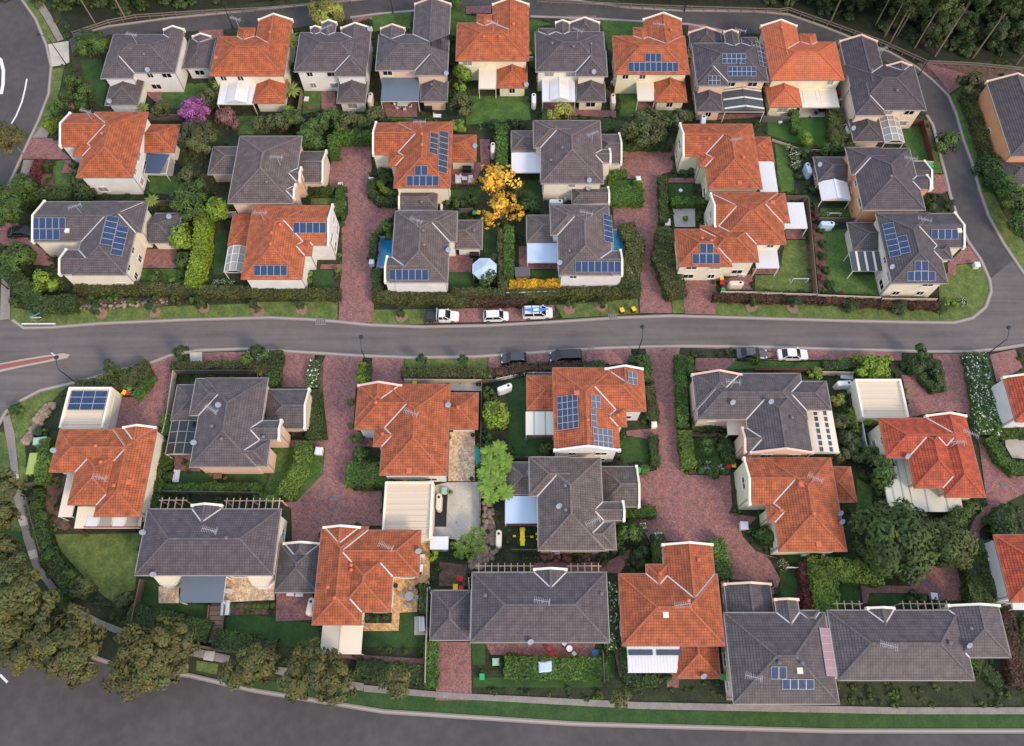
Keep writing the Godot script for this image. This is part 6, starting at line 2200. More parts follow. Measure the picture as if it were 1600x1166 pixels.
	ground_poly("lawn", "shade_lawn", 0.029, [-72.9,25,-69.7,25.5,-67.3,30.4,-65.1,33.8,-62,36.9,-58.6,39.5,-59.4,40.3,-65.9,39,-69.5,37.3])
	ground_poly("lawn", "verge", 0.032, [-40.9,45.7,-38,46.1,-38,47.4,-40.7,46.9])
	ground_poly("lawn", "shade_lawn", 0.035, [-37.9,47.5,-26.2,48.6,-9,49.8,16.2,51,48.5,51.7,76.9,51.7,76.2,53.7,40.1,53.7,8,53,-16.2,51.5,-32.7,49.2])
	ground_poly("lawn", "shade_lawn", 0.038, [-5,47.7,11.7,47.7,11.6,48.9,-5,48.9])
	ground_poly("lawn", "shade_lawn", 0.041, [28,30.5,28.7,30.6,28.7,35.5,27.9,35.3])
	ground_poly("garden_bed", "garden_bed", 0.050, [-68.8,-7.1,-54.3,-7.7,-54,-6.2,-64.4,-5.4,-68.7,-5.4])
	ground_poly("garden_bed", "garden_bed", 0.053, [72.7,-43.1,73.6,-43.1,72.7,-34.1,72,-34.1])
	ground_poly("garden_bed", "garden_bed", 0.056, [48,-18.2,48.8,-18.2,47.6,-8.6,47.1,-8.6])
	ground_poly("garden_bed", "garden_bed", 0.059, [49.6,-21.5,51.2,-20.8,50.3,-8.9,48.6,-8.4])
	ground_poly("garden_bed", "garden_bed", 0.062, [-80.4,-31.5,-77.8,-31.3,-77.1,-28.2,-79.2,-27.7])
	ground_poly("garden_bed", "garden_bed", 0.065, [-30.1,3.6,-28.4,3.6,-28.2,8.8,-29.7,8.8])
	ground_poly("garden_bed", "garden_bed", 0.068, [-9.9,33.2,-6.1,33.6,-6.2,36.4,-9.8,36.4])
	ground_poly("garden_bed", "garden_bed", 0.071, [39.6,34,41,34,40.7,39,39.3,39])
	ground_poly("garden_bed", "garden_bed", 0.050, [3.7,31.8,13.3,31.8,13.3,32.9,3.4,33.2])
	ground_poly("garden_bed", "garden_bed", 0.053, [-4.5,26.9,-2.9,26.5,-2.4,32.9,-6.3,33.4,-4.5,31.5])
	ground_poly("garden_bed", "garden_bed", 0.056, [25.8,19.3,31.6,19.4,31.2,21,25.2,20.9])
	ground_poly("garden_bed", "garden_bed", 0.059, [-37.8,38.6,-32.4,38.6,-32.3,40,-37.6,40.1])
	ground_poly("garden_bed", "garden_bed", 0.062, [-66,21.6,-62.8,20.9,-64.1,25.5,-65.4,25.7])
	ground_poly("garden_bed", "garden_bed", 0.065, [-65.4,25.7,-64.1,25.5,-61,28.5,-61.8,29,-64.1,28.3])
	ground_poly("lawn", "turf", 0.03, [45.1,-43.4,56.1,-43.6,55.4,-37.3,51.9,-36.8,45.7,-39.4,44.8,-39.9])
	ground_poly("forest_floor", "forest_floor", 0.012, [-152.8,-138.6,160.1,-138.6,131,-60.9,94.4,-57.7,82.3,-56.2,74.3,-56.2,70.1,-60.1,63.7,-63.7,58.7,-66.5,52.8,-69.8,46.6,-71,32.1,-71,22.6,-71.8,9.8,-74.7,-8.7,-76.1,-26.8,-74.7,-33.2,-73.7,-46.7,-72,-65.6,-69,-76.5,-66.7,-82.4,-64.4,-85.7,-68.2,-90,-75.8,-136.9,-93.9])
	ground_poly("brick_paving", "garden_bed", 0.03, [74.3,-56.2,76.3,-57,93.8,-55.4,93.4,-53.8,92.3,-54.2,86.2,-52.2,84.2,-51.4,81.3,-50.8,78.5,-49])
	ribbon("gutter_strip", "gutter_concrete", 0.0, 0.1120, 0.28, [-77.8,-3.6,-75.7,-2.2,-71.4,-2.3,-63.7,-3,-50.8,-3.6,-37.9,-4,-31.9,-3.7,-27.2,-3.3,-21.9,-2.7,-13.9,-2.4,-4,-2.6,6,-3.2,17,-4,25,-4.3,34.9,-4,49.8,-3.5,61.7,-3.2,68.7,-3.1,71.8,-3.9,74.3,-5.8,75.9,-8.6,76.2,-10.7,75.7,-14.5,74.5,-17.9,73.9,-22.6,73.7,-27.2,73.9,-31.7,73.9,-34.5,74.1,-39.2,74.1,-42,73.5,-44.2])
	ribbon("kerb", "kerb", 0.0, 0.14, 0.11, [-77.8,-3.6,-75.7,-2.2,-71.4,-2.3,-63.7,-3,-50.8,-3.6,-37.9,-4,-31.9,-3.7,-27.2,-3.3,-21.9,-2.7,-13.9,-2.4,-4,-2.6,6,-3.2,17,-4,25,-4.3,34.9,-4,49.8,-3.5,61.7,-3.2,68.7,-3.1,71.8,-3.9,74.3,-5.8,75.9,-8.6,76.2,-10.7,75.7,-14.5,74.5,-17.9,73.9,-22.6,73.7,-27.2,73.9,-31.7,73.9,-34.5,74.1,-39.2,74.1,-42,73.5,-44.2])
	ribbon("gutter_strip", "gutter_concrete", 0.0, 0.1160, 0.28, [3.5,-68,16.9,-67.3,24.5,-66.7,33.4,-66,40.4,-64.1])
	ribbon("kerb", "kerb", 0.0, 0.14, 0.11, [3.5,-68,16.9,-67.3,24.5,-66.7,33.4,-66,40.4,-64.1])
	ribbon("gutter_strip", "gutter_concrete", 0.0, 0.1200, 0.28, [-30.7,-67.7,-25.3,-68.7,-20,-69.3,-11.7,-70.3])
	ribbon("kerb", "kerb", 0.0, 0.14, 0.11, [-30.7,-67.7,-25.3,-68.7,-20,-69.3,-11.7,-70.3])
	ribbon("gutter_strip", "gutter_concrete", 0.0, 0.1120, 0.28, [74.1,-55.4,76.4,-52.2,78.4,-48.6,78.8,-44.5,78.7,-38.8,79,-33.4,78.9,-27.3,79.1,-22.9,80.2,-17.6,82,-11.9,84.7,-7])
	ribbon("kerb", "kerb", 0.0, 0.14, 0.11, [74.1,-55.4,76.4,-52.2,78.4,-48.6,78.8,-44.5,78.7,-38.8,79,-33.4,78.9,-27.3,79.1,-22.9,80.2,-17.6,82,-11.9,84.7,-7])
	ribbon("gutter_strip", "gutter_concrete", 0.0, 0.1160, 0.28, [82.8,-0.3,78.6,0.7,74.3,1.4,70,1.8,64.2,1.8,49,1.4,37.3,1,25.8,0.9,20.6,1,12.7,1.3,5.9,1.8,-5.9,2.7,-15.6,2.8,-23.4,2.5,-35.2,1.7,-39.2,1.3,-48,1.6,-52.2,2.5,-55.3,3.9,-59.6,5,-64.8,6.7,-70.5,8.2,-73.1,9.9,-74.7,11.5,-75.2,13.3,-77.3,19,-76.1,26.4,-71.2,34.2,-65.5,39.6,-58.4,44.1,-49.6,46.7,-41.4,47.5,-32.7,49.3,-16.2,51.7,8,53.1,40.1,53.9,72.1,53.9])
	ribbon("kerb", "kerb", 0.0, 0.14, 0.11, [82.8,-0.3,78.6,0.7,74.3,1.4,70,1.8,64.2,1.8,49,1.4,37.3,1,25.8,0.9,20.6,1,12.7,1.3,5.9,1.8,-5.9,2.7,-15.6,2.8,-23.4,2.5,-35.2,1.7,-39.2,1.3,-48,1.6,-52.2,2.5,-55.3,3.9,-59.6,5,-64.8,6.7,-70.5,8.2,-73.1,9.9,-74.7,11.5,-75.2,13.3,-77.3,19,-76.1,26.4,-71.2,34.2,-65.5,39.6,-58.4,44.1,-49.6,46.7,-41.4,47.5,-32.7,49.3,-16.2,51.7,8,53.1,40.1,53.9,72.1,53.9])
	ribbon("gutter_strip", "gutter_concrete", 0.0, 0.1200, 0.28, [-95.2,-73.7,-90.2,-67.2,-86.6,-60.7,-84.4,-55.4,-83.3,-49,-83.6,-42.9,-84.4,-36.6,-85.1,-29.6,-85.8,-22.6])
	ribbon("kerb", "kerb", 0.0, 0.14, 0.11, [-95.2,-73.7,-90.2,-67.2,-86.6,-60.7,-84.4,-55.4,-83.3,-49,-83.6,-42.9,-84.4,-36.6,-85.1,-29.6,-85.8,-22.6])
	ribbon("gutter_strip", "gutter_concrete", 0.0, 0.1120, 0.28, [-82.1,-62.9,-76.3,-65.4,-65.3,-67.5,-46.4,-70,-33,-71.8,-26.6,-72.9])
	ribbon("kerb", "kerb", 0.0, 0.14, 0.11, [-82.1,-62.9,-76.3,-65.4,-65.3,-67.5,-46.4,-70,-33,-71.8,-26.6,-72.9])
	ribbon("gutter_strip", "gutter_concrete", 0.0, 0.1160, 0.28, [9.7,-72.9,13.9,-71.8,22.5,-70.3,32,-69.5,46.4,-69.3,52.6,-68.5,58.5,-65.5,63.1,-62.8,69.9,-59,74.1,-55.4])
	ribbon("kerb", "kerb", 0.0, 0.14, 0.11, [9.7,-72.9,13.9,-71.8,22.5,-70.3,32,-69.5,46.4,-69.3,52.6,-68.5,58.5,-65.5,63.1,-62.8,69.9,-59,74.1,-55.4])
	ribbon("road_marking", "paint", 0.0, 0.0120, 0.14, [-88.2,-52.6,-87.9,-50.2,-87.7,-47.1,-87.9,-44,-88.5,-41.2])
	ribbon("road_marking", "paint", 0.0, 0.0120, 0.3, [-95.5,-58.2,-94.2,-57.2,-93,-54.6,-92.2,-51.4,-91.9,-49])
	ribbon("road_marking", "paint", 0.0, 0.0120, 0.14, [-59.7,46.2,-58.2,47.1,-56.3,47.8])
	ribbon("road_marking", "paint", 0.0, 0.0120, 0.14, [-65.9,47.4,-64.7,48.3])
	ground_poly("traffic_island", "kerb", 0.13, [-79.1,4.3,-77.7,3.9,-74.6,3.2,-71.4,2.6,-68.4,2.2,-67.5,2.4,-67.8,2.8,-70.7,3.5,-74.3,4.3,-77.4,5.1,-78.8,5.3])
	ground_poly("traffic_island", "brick_edge", 0.137, [-79.1,4.5,-77.5,4,-74.5,3.4,-71.3,2.8,-69.2,2.5,-69.1,2.7,-70.7,3.3,-74.3,4.1,-77.3,4.8,-78.9,5.1])
	ribbon("kerb", "kerb", 0.0, 0.134, 0.1, [-79.1,4.3,-77.7,3.9,-74.6,3.2,-71.4,2.6,-68.4,2.2,-67.5,2.4,-67.8,2.8,-70.7,3.5,-74.3,4.3,-77.4,5.1,-78.8,5.3,-79.1,4.3])
	ground_poly("mulch_ring", "mulch", 0.062, [-63.3,-4.1,-63.8,-3.7,-64.6,-3.9,-65,-4.2,-65.1,-5,-64.6,-5.4,-64,-5.6,-63.4,-5.2,-63.2,-4.7])
	ground_poly("mulch_ring", "mulch", 0.062, [-55.2,-4.1,-55.9,-4,-56.5,-4.2,-56.6,-4.7,-56.6,-5.3,-56.2,-5.8,-55.5,-5.8,-55,-5.3,-55,-4.6])
	ground_poly("mulch_ring", "mulch", 0.062, [-47.5,-5,-48.2,-4.8,-48.7,-4.9,-49.1,-5.4,-49.2,-6,-48.8,-6.5,-48.2,-6.7,-47.6,-6.3,-47.4,-5.7])
	ground_poly("mulch_ring", "mulch", 0.062, [-39.1,-5.7,-39.5,-5,-40.1,-4.7,-40.7,-4.9,-41,-5.5,-41,-6.1,-40.6,-6.6,-40,-6.8,-39.5,-6.3])
	ground_poly("mulch_ring", "mulch", 0.062, [-32,-5,-32.6,-4.4,-33.3,-4.7,-33.9,-5,-33.8,-5.6,-33.6,-6.1,-32.9,-6.4,-32.3,-6.1,-32.1,-5.6])
	ground_poly("mulch_ring", "mulch", 0.062, [-16.2,-3.9,-16.7,-3.5,-17.2,-3.1,-17.8,-3.4,-18.2,-3.9,-18,-4.5,-17.5,-5.1,-17,-5,-16.3,-4.5])
	ground_poly("mulch_ring", "mulch", 0.062, [-38.8,-4.3,-39.4,-4.1,-40.1,-4.2,-40.6,-4.7,-40.4,-5.3,-40.1,-5.9,-39.4,-5.9,-38.8,-5.5,-38.7,-4.9])
	ground_poly("mulch_ring", "mulch", 0.062, [9.9,-5.3,9.7,-4.8,9,-4.6,8.5,-4.8,8,-5.3,8.2,-6,8.6,-6.4,9.3,-6.5,9.8,-6])
	ground_poly("mulch_ring", "mulch", 0.062, [15,-5.7,14.6,-5.2,14,-5,13.4,-5.4,13.1,-5.9,13.3,-6.5,13.8,-6.9,14.5,-6.8,15,-6.3])
	ground_poly("mulch_ring", "mulch", 0.062, [38.2,-5.2,37.6,-5,36.9,-5.1,36.7,-5.8,36.8,-6.5,37.2,-6.9,37.9,-7,38.4,-6.5,38.6,-5.9])
	ground_poly("mulch_ring", "mulch", 0.062, [44.8,-5.1,44.2,-4.7,43.6,-5,43.2,-5.3,43.1,-6,43.5,-6.5,44.1,-6.6,44.7,-6.2,44.9,-5.7])


func build_houses() -> void:
	# houses
	house("grey_house", "grey tiled white-walled house at the curved entry road end of the back row", Vector2(-64.88, -53.49), "grey", "white", "cream", "E",
		[[-6.25, -4.46, 6.25, 4.46, 5.3, ""], [-6.34, 0, -0.84, 5.73, 5.3, "N"], [2.63, -5.63, 6.07, 0, 5.3, "N*S"], [6.26, -5.72, 10.92, 1.22, 3, ""], [6.83, -6.31, 9.96, -1.61, 3, "N*"], [-6, 3.81, -0.28, 9.42, 2.75, "N"]],
		[],
		[],
		[["ant", -0.48, 7.15, -0.29], ["dish", 1.69, 5.35, 4.34], ["vent", 0.97, 6.52, 1.72], ["dish", -5.05, 2.88, 9.11]])
	house("orange_house", "orange tiled house with white lantern patio roof and a palm at its corner", Vector2(-46.02, -52.91), "orange", "cream", "cream", "E",
		[[-6.38, -4.55, 6.38, 4.55, 5.3, ""], [0.42, -8.58, 6.34, 0, 5.3, "N*S"], [-2.98, -6.59, -0.05, 0, 5.3, "S"], [0.81, 3.05, 6.25, 8.36, 2.75, "N"]],
		[[-5.44, 3.47, 0.92, 8.55, 2.6, "lantern_white"]],
		[],
		[["ant", -2.83, 5.37, -6.44], ["vent", 3.37, 6.61, -3.88], ["vent", 1.71, 6.05, -2.86], ["sky", -5.8, 5.56, 0.77]])
	house("grey_house", "grey house with two small front turrets and white walls in the back row", Vector2(-31.63, -53.83), "grey", "white", "cream", "",
		[[-6.24, -4.53, 6.24, 4.53, 5.3, ""], [0.85, 0, 6.27, 5.61, 5.3, "N"], [1.08, -5.62, 6.37, 0, 5.3, "N*S"], [-4.38, -5.74, -2.8, 0, 5.3, "N*S"], [-2.49, -6.97, -0.05, 0, 5.3, "N*S"], [1.09, 4.53, 6.05, 9.27, 2.75, "N"]],
		[],
		[],
		[["ant", -0.64, 5.96, -3.04], ["dish", 6.22, 5.37, -4.83]])
	house("grey_house", "dark grey house with a wide blue-grey patio roof over white chairs", Vector2(-17.49, -53.76), "grey", "peach", "peach", "",
		[[-6.26, -4.19, 6.26, 4.19, 5.3, ""], [0.68, 0, 6.15, 5.35, 5.3, "N"], [-0.15, -11.61, 6.26, 0, 5.3, "N*S"], [-5.94, -5.61, -1.79, 0, 5.3, "N*S"], [1.5, 4.4, 6.15, 8.88, 2.75, "N"]],
		[[-5.43, 2.97, 1.2, 8.9, 2.8, "sheet_slate"]],
		[],
		[["dish", 6.13, 5.3, 5.35], ["vent", 3.41, 3.6, 6.1]])
	house("orange_house", "orange house with cream patio roof and the big stepping-stone back lawn", Vector2(-3.45, -56.26), "orange", "yellow", "cream", "",
		[[-6.37, -4.45, 6.37, 4.45, 5.3, ""], [0.01, -9.04, 6.44, 0, 5.3, "N*S"], [-2.84, -6.53, -0.1, 0, 5.3, "S"], [0.81, 3.42, 6.14, 8.24, 2.75, "N"]],
		[[-2.44, 3.87, 0.67, 8.37, 2.6, "sheet_cream"]],
		[],
		[["ant", 0.15, 7.09, -0.43], ["vent", -1.52, 6.93, 0.79], ["vent", 1.28, 6.93, 0.79], ["vent", 3.63, 6.55, -2.61], ["vent", 3.75, 6.5, -2.66], ["dish", 5.99, 2.82, 8.09]])
	house("grey_house", "grey house with a white gabled lantern patio roof and turret front", Vector2(10.27, -53.93), "grey", "cream", "cream", "",
		[[-6.09, -4.63, 6.09, 4.63, 5.3, ""], [0.91, 0, 6.27, 5.71, 5.3, "N"], [0.32, -8.64, 5.63, -4.48, 3.6, "N*"], [-5.47, -5.46, -2.45, 0, 5.3, "S"], [-2.34, -6.87, -0.02, 0, 5.3, "N*S"], [1.1, 4.63, 6.06, 9.07, 2.75, "N"]],
		[[-4.99, 3.73, 0.82, 8.97, 2.6, "lantern_white"]],
		[],
		[["vent", -3.21, 6.58, -0.32], ["vent", 0.4, 6.98, 0.86], ["vent", 3.57, 6.42, -0.37], ["ant", 1.16, 6.78, -1.29], ["dish", 3.91, 5.46, 5.35]])
	house("orange_house", "orange house with a nine-panel solar row under three more panels", Vector2(24.36, -53.14), "orange", "yellow", "cream", "",
		[[-6.42, -4.41, 6.42, 4.41, 5.3, ""], [-0.62, -8.44, 6.06, 0, 5.3, "N*S"], [-2.6, -6.44, 0.19, 0, 5.3, "S"], [0.66, 3.53, 6.16, 8.32, 2.75, "N"]],
		[[-2.39, 3.79, 0.66, 7.99, 2.6, "sheet_cream"]],
		[[-1.25, 6.76, 1.13, 1, 0, 0, 0, -0.41, 0.91, 0.93, 1.53, 3, 1, 0], [-4.14, 6.1, 2.61, 1, 0, 0, 0, -0.41, 0.91, 0.96, 1.61, 9, 1, 0]],
		[["vent", 3.78, 6.31, -4.57], ["ant", 1.39, 6.19, -4.1]])
	house("grey_house", "dark grey house with white-striped dark patio roof and three solar arrays", Vector2(38.09, -51.42), "dark", "peach", "peach", "",
		[[-6.17, -4.4, 6.17, 4.4, 5.3, ""], [-6.06, 0, -0.83, 5.36, 5.3, "N"], [-5.92, -8.7, -0.23, -4.16, 3.6, "N*"], [-0.14, -7.05, 2.25, 0, 5.3, "N*S"], [2.78, -5.8, 5.56, 0, 5.3, "S"], [-6.08, 4.43, -1.45, 8.8, 2.75, "N"]],
		[[-1.19, 3.03, 5.71, 8.88, 2.8, "strips_dark"]],
		[[-1.79, 7.24, 0.04, 1, 0, 0, 0, -0.41, 0.91, 0.82, 0.85, 5, 2, 0], [-0.85, 6.33, 2.08, 1, 0, 0, 0, -0.41, 0.91, 0.82, 0.83, 6, 2, 0], [-4.29, 5.99, 3.8, 1, 0, 0, 0, -0.41, 0.91, 0.69, 0.82, 3, 2, 1], [4.87, 5.88, -4.24, 0, 0, 1, 0.91, -0.41, 0, 1.12, 0.84, 5, 2, 1]],
		[["ant", 2.1, 5.37, -5.22], ["vent", 1.25, 6.49, 1.73]])
	house("orange_house", "bright new orange-tiled house with a cream framed pergola over white paving", Vector2(51.14, -51.77), "bright", "yellow", "cream", "",
		[[-6.32, -4.37, 6.32, 4.37, 5.3, ""], [-6.36, -8.21, -0.12, 0, 5.3, "N*S"], [0.25, -6.26, 3.03, 0, 5.3, "S"], [-6.42, 3.51, -0.73, 8.08, 2.75, "N"]],
		[[-0.78, 3.39, 5.89, 8.13, 2.6, "frames_cream"]],
		[],
		[["vent", -3.46, 6.59, -6.24]])
	house("grey_house", "dark house on the road bend with a glazed white gabled pergola", Vector2(64.23, -45.69), "dark", "peachlight", "peach", "W",
		[[-5.95, -4.96, 5.95, 4.96, 5.3, ""], [-6.19, 0, -1.26, 6.1, 5.3, "N"], [-5.94, -10.62, 0.48, 0, 5.3, "N*S"], [1.2, -4.88, 5.38, 1.29, 5.3, "N*"], [-6.16, 4.82, -0.99, 9.52, 2.75, "N"]],
		[[-0.9, 3.98, 2.41, 9.79, 2.7, "glazed_white"]],
		[],
		[["ant", 0.05, 5.49, -6.52], ["vent", -2.54, 6.65, -2.33], ["vent", 0.91, 6.58, 2.08], ["dish", -5.97, 2.83, 7.2]])
	house("grey_house", "dark roofed house with an orange-peach wall standing beyond the bend road", Vector2(86.25, -39.03), "dark", "orange", "peach", "W",
		[[-4.21, -7.99, 4.21, 7.99, 5.3, "N*"], [-4.41, 6.75, 1.02, 11.77, 2.75, ""]],
		[],
		[],
		[])
	house("orange_house", "orange house with a blue shade sail beside the entry road driveway", Vector2(-66.09, -33.54), "orange", "white", "white", "S",
		[[-4.49, -6.71, 4.49, 6.71, 5.3, ""], [-8.7, -6.36, 0, 0.45, 5.3, "W*E"], [-6.07, -0.31, 0, 2.48, 5.3, "E"], [4.02, -6.18, 9.04, -0.38, 2.75, "W"]],
		[[4.51, -0.32, 8.29, 3.78, 2.5, "sail_blue"]],
		[],
		[["ant", -3.93, 6.26, -4.2], ["vent", -1.23, 6.75, -0.8]])
	house("grey_house", "brown-grey house with a gabled cream garage end facing the brick court", Vector2(-40.13, -28.46), "brown", "peach", "cream", "S",
		[[-5.15, -6.68, 5.15, 6.68, 5.3, ""], [-10.44, -6.54, -2.48, -0.84, 2.75, "E"], [2.25, -5.34, 8.99, 0.97, 3, "E*"], [0, -0.09, 5.91, 2.34, 5.3, "E*W"], [2.55, 3.27, 5.38, 5.77, 5.3, "E*"]],
		[],
		[],
		[["ant", 2.7, 6.39, 0.12], ["vent", 1.06, 6.61, 3.74]])
	house("orange_house", "orange house with a tall dark east solar array and outdoor lounge set", Vector2(-14.5, -31.46), "orange", "cream", "cream", "S",
		[[-4.51, -6.65, 4.51, 6.65, 5.3, ""], [-8.44, -6.45, 0, 0.02, 5.3, "W*E"], [-5.75, -0.52, 0, 2.35, 5.3, "E"], [3.96, -6.01, 8.42, -0.45, 2.75, "W"]],
		[],
		[[-1.16, 6.72, 3.47, 1, 0, 0, 0, -0.41, 0.91, 1.04, 1.55, 2, 1, 0], [-2.43, 6.05, 4.95, 1, 0, 0, 0, -0.41, 0.91, 1.03, 1.63, 5, 1, 0], [2.48, 6.2, -4.15, 0, 0, 1, 0.91, -0.41, 0, 1.2, 1.6, 7, 1, 1], [1.02, 6.85, -3.28, 0, 0, 1, 0.91, -0.41, 0, 1.07, 1.44, 4, 1, 1]],
		[["ant", -0.46, 6.49, -3.97], ["vent", -0.11, 7.26, -0.08], ["vent", -0.22, 7.21, -2.34], ["dish", 8.27, 2.82, -3.29]])
	house("grey_house", "brown-grey house with a white patio sheet on its west side", Vector2(9.76, -32.03), "brown", "cream", "cream", "S",
		[[-5.02, -6.42, 5.02, 6.42, 5.3, ""], [-6.15, -6.36, 0, -0.79, 5.3, "E"], [3.55, -5.4, 8.62, 0.63, 3, "E*"], [0, -0.27, 6.45, 2.24, 5.3, "E*W"], [-9.84, -6.34, -4.6, -2.13, 2.75, "E"]],
		[[-9.87, -1.68, -4.96, 2.29, 2.6, "sheet_white"]],
		[],
		[["ant", 3.38, 6.03, -1.35], ["vent", -1.56, 6.84, 0.67], ["vent", -3.48, 5.99, 2.54], ["dish", 2.71, 5.38, 6.25]])
	house("orange_house", "orange house with arched gable wall and white corrugated side roof", Vector2(35.93, -31.16), "orange", "yellow", "cream", "S",
		[[-4.32, -6.54, 4.32, 6.54, 5.3, ""], [-7.86, -6.48, 0, 0.05, 5.3, "W*E"], [-5.33, -0.43, 0, 2.18, 5.3, "E"], [4.96, -5.9, 8.03, -0.48, 2.75, "W"]],
		[[4.94, -0.68, 7.89, 5.29, 2.6, "sheet_white"]],
		[],
		[["ant", -0.02, 7.22, -0.07], ["vent", -3.62, 6.35, -2.31], ["vent", 1.51, 6.55, 1.61], ["sky", 0.69, 5.63, 5.79]])
	house("grey_house", "dark house with orange-peach west wall and small white gabled patio", Vector2(60.68, -26.56), "dark", "orange", "cream", "S",
		[[-4.93, -6.06, 4.93, 6.06, 5.3, ""], [-5.57, -6.27, 0, -0.83, 5.3, "E"], [3.05, -5.12, 8.39, 0.35, 3, "E*"], [0, -0.46, 6.69, 2.07, 5.3, "E*W"], [-9.97, -6.25, -3.25, -1.23, 2.75, "E"]],
		[[-9.96, -1.36, -5.14, 2.34, 2.6, "corr_gable_white"]],
		[],
		[["ant", 3.02, 6.15, -1.73], ["vent", -0.5, 7.27, 1.2], ["dish", -9.47, 2.97, -4.22]])
	house("grey_house", "dark house with two blue solar arrays at the west end of the third row", Vector2(-62.98, -15.36), "grey", "cream", "cream", "SN",
		[[-4.03, -6.71, 4.03, 6.71, 5.3, ""], [-11.67, -6.65, 0, 0.77, 5.3, "W*E"], [-6.08, 2.35, 0, 6.59, 5.3, "W*E"], [0, -6.46, 4.94, -0.95, 5.3, "W"], [5.04, -6.18, 9.37, -0.6, 2.75, "W"]],
		[],
		[[-11.59, 6.81, -2.63, 1, 0, 0, 0, -0.41, 0.91, 1.03, 1.7, 5, 1, 0], [-11.5, 6.1, -1.03, 1, 0, 0, 0, -0.41, 0.91, 1.04, 1.7, 4, 1, 0], [0.02, 7.09, -2.9, 0, 0, 1, 0.91, -0.41, 0, 1.04, 1.69, 5, 1, 0], [1.6, 6.38, -1.55, 0, 0, 1, 0.91, -0.41, 0, 1.06, 1.62, 5, 1, 0]],
		[["ant", -4.15, 6.75, -3.4], ["dish", 8.01, 3.34, -4.85], ["sky", -6.22, 5.99, -0.79]])
	house("orange_house", "orange house with two five-panel arrays and a white glazed side pergola", Vector2(-36.58, -14.59), "orange", "white", "cream", "S",
		[[-4.57, -6.64, 4.57, 6.64, 5.3, ""], [0, -6.71, 8.17, 0.56, 5.3, "E*W"], [0, -0.31, 5.58, 2.46, 5.3, "W"], [-8.58, -6.73, -4.26, -0.91, 2.75, "E"]],
		[[-8.49, -0.59, -5.39, 3.97, 2.6, "glazed_white"]],
		[[2.61, 6.7, -2.59, 1, 0, 0, 0, -0.41, 0.91, 1.02, 1.65, 5, 1, 0], [-2.64, 6.15, 4.74, 1, 0, 0, 0, -0.41, 0.91, 1.01, 1.6, 5, 1, 0]],
		[["ant", -2.02, 6.43, -3.13], ["vent", -0.25, 7.22, -0.17], ["vent", 0.77, 6.99, -1.84], ["vent", -0.11, 7.29, 1.84]])
	house("grey_house", "grey-brown house with six south panels and roof vents beside a pool", Vector2(-14.12, -13.82), "brown", "white", "cream", "S",
		[[-4.33, -6.45, 4.33, 6.45, 5.3, ""], [0, -6.39, 5.46, -0.83, 5.3, "W"], [-5.22, 2.08, 0, 6.33, 5.3, "W*E"], [5.14, -6.39, 9.36, -1.06, 2.75, "W"], [-4.29, -12, 1.93, -8.39, 3, "W*"]],
		[],
		[[-4.51, 6.08, 4.7, 1, 0, 0, 0, -0.41, 0.91, 0.99, 1.61, 6, 1, 0]],
		[["vent", -0.37, 6.54, -3.68], ["vent", 0.44, 7.03, -1.5], ["vent", 0.67, 6.93, 1], ["vent", -0.57, 3.41, -9.31], ["vent", 8.07, 3.33, -3.9], ["ant", -0.37, 7.07, -2.1], ["dish", 4.33, 5.3, 1.03]])
	house("grey_house", "grey-brown house with seven south panels, five east panels and side pool", Vector2(11.26, -15.01), "brown", "white", "cream", "S",
		[[-4.1, -6.41, 4.1, 6.41, 5.3, ""], [-5.17, -6.35, 0, -0.81, 5.3, "E"], [0, 2.12, 5.63, 6.29, 5.3, "E*W"], [-8.89, -6.17, -4.76, -0.9, 2.75, "E"], [-1.46, -11.31, 4.65, -8.38, 3, "E*"]],
		[[-8.88, -0.81, -3.91, 2.6, 2.6, "sheet_bluewhite"]],
		[[2.99, 5.79, -4.37, 0, 0, 1, 0.91, -0.41, 0, 1.01, 1.61, 5, 1, 0], [-1.66, 6.17, 4.47, 1, 0, 0, 0, -0.41, 0.91, 1, 1.69, 7, 1, 0]],
		[["ant", 0.2, 7.04, -2.31], ["vent", -2.49, 6.01, 2.67], ["dish", -3.97, 5.35, 4.52], ["dish", 1.23, 3.21, -10.85]])
	house("orange_house", "large orange house with six panels over its own brick driveway", Vector2(37.42, -18.98), "orange", "cream", "cream", "",
		[[-5.12, -4.83, 5.12, 4.83, 5.3, ""], [-11.87, 2.14, -3.76, 8.79, 5.3, ""], [-7.82, 1.48, 0.49, 7.99, 5.3, ""], [0, -4.65, 6.3, 0.83, 5.3, "W"], [-5.7, -4.47, 0, 1.72, 5.3, "W*E"]],
		[[6.39, -4.55, 10.09, 0.27, 2.7, "sheet_white"], [0.91, 3.51, 4.52, 7.62, 2.7, "sheet_white"]],
		[[-8.66, 6.7, 5.65, 1, 0, 0, 0, -0.41, 0.91, 1.04, 1.47, 2, 1, 0], [-9.8, 6.07, 7.07, 1, 0, 0, 0, -0.41, 0.91, 1.06, 1.55, 4, 1, 0]],
		[["vent", -8.16, 6.4, 4.62], ["vent", -6.86, 6.68, 5.25], ["sky", 3.69, 6.46, -2.03]])
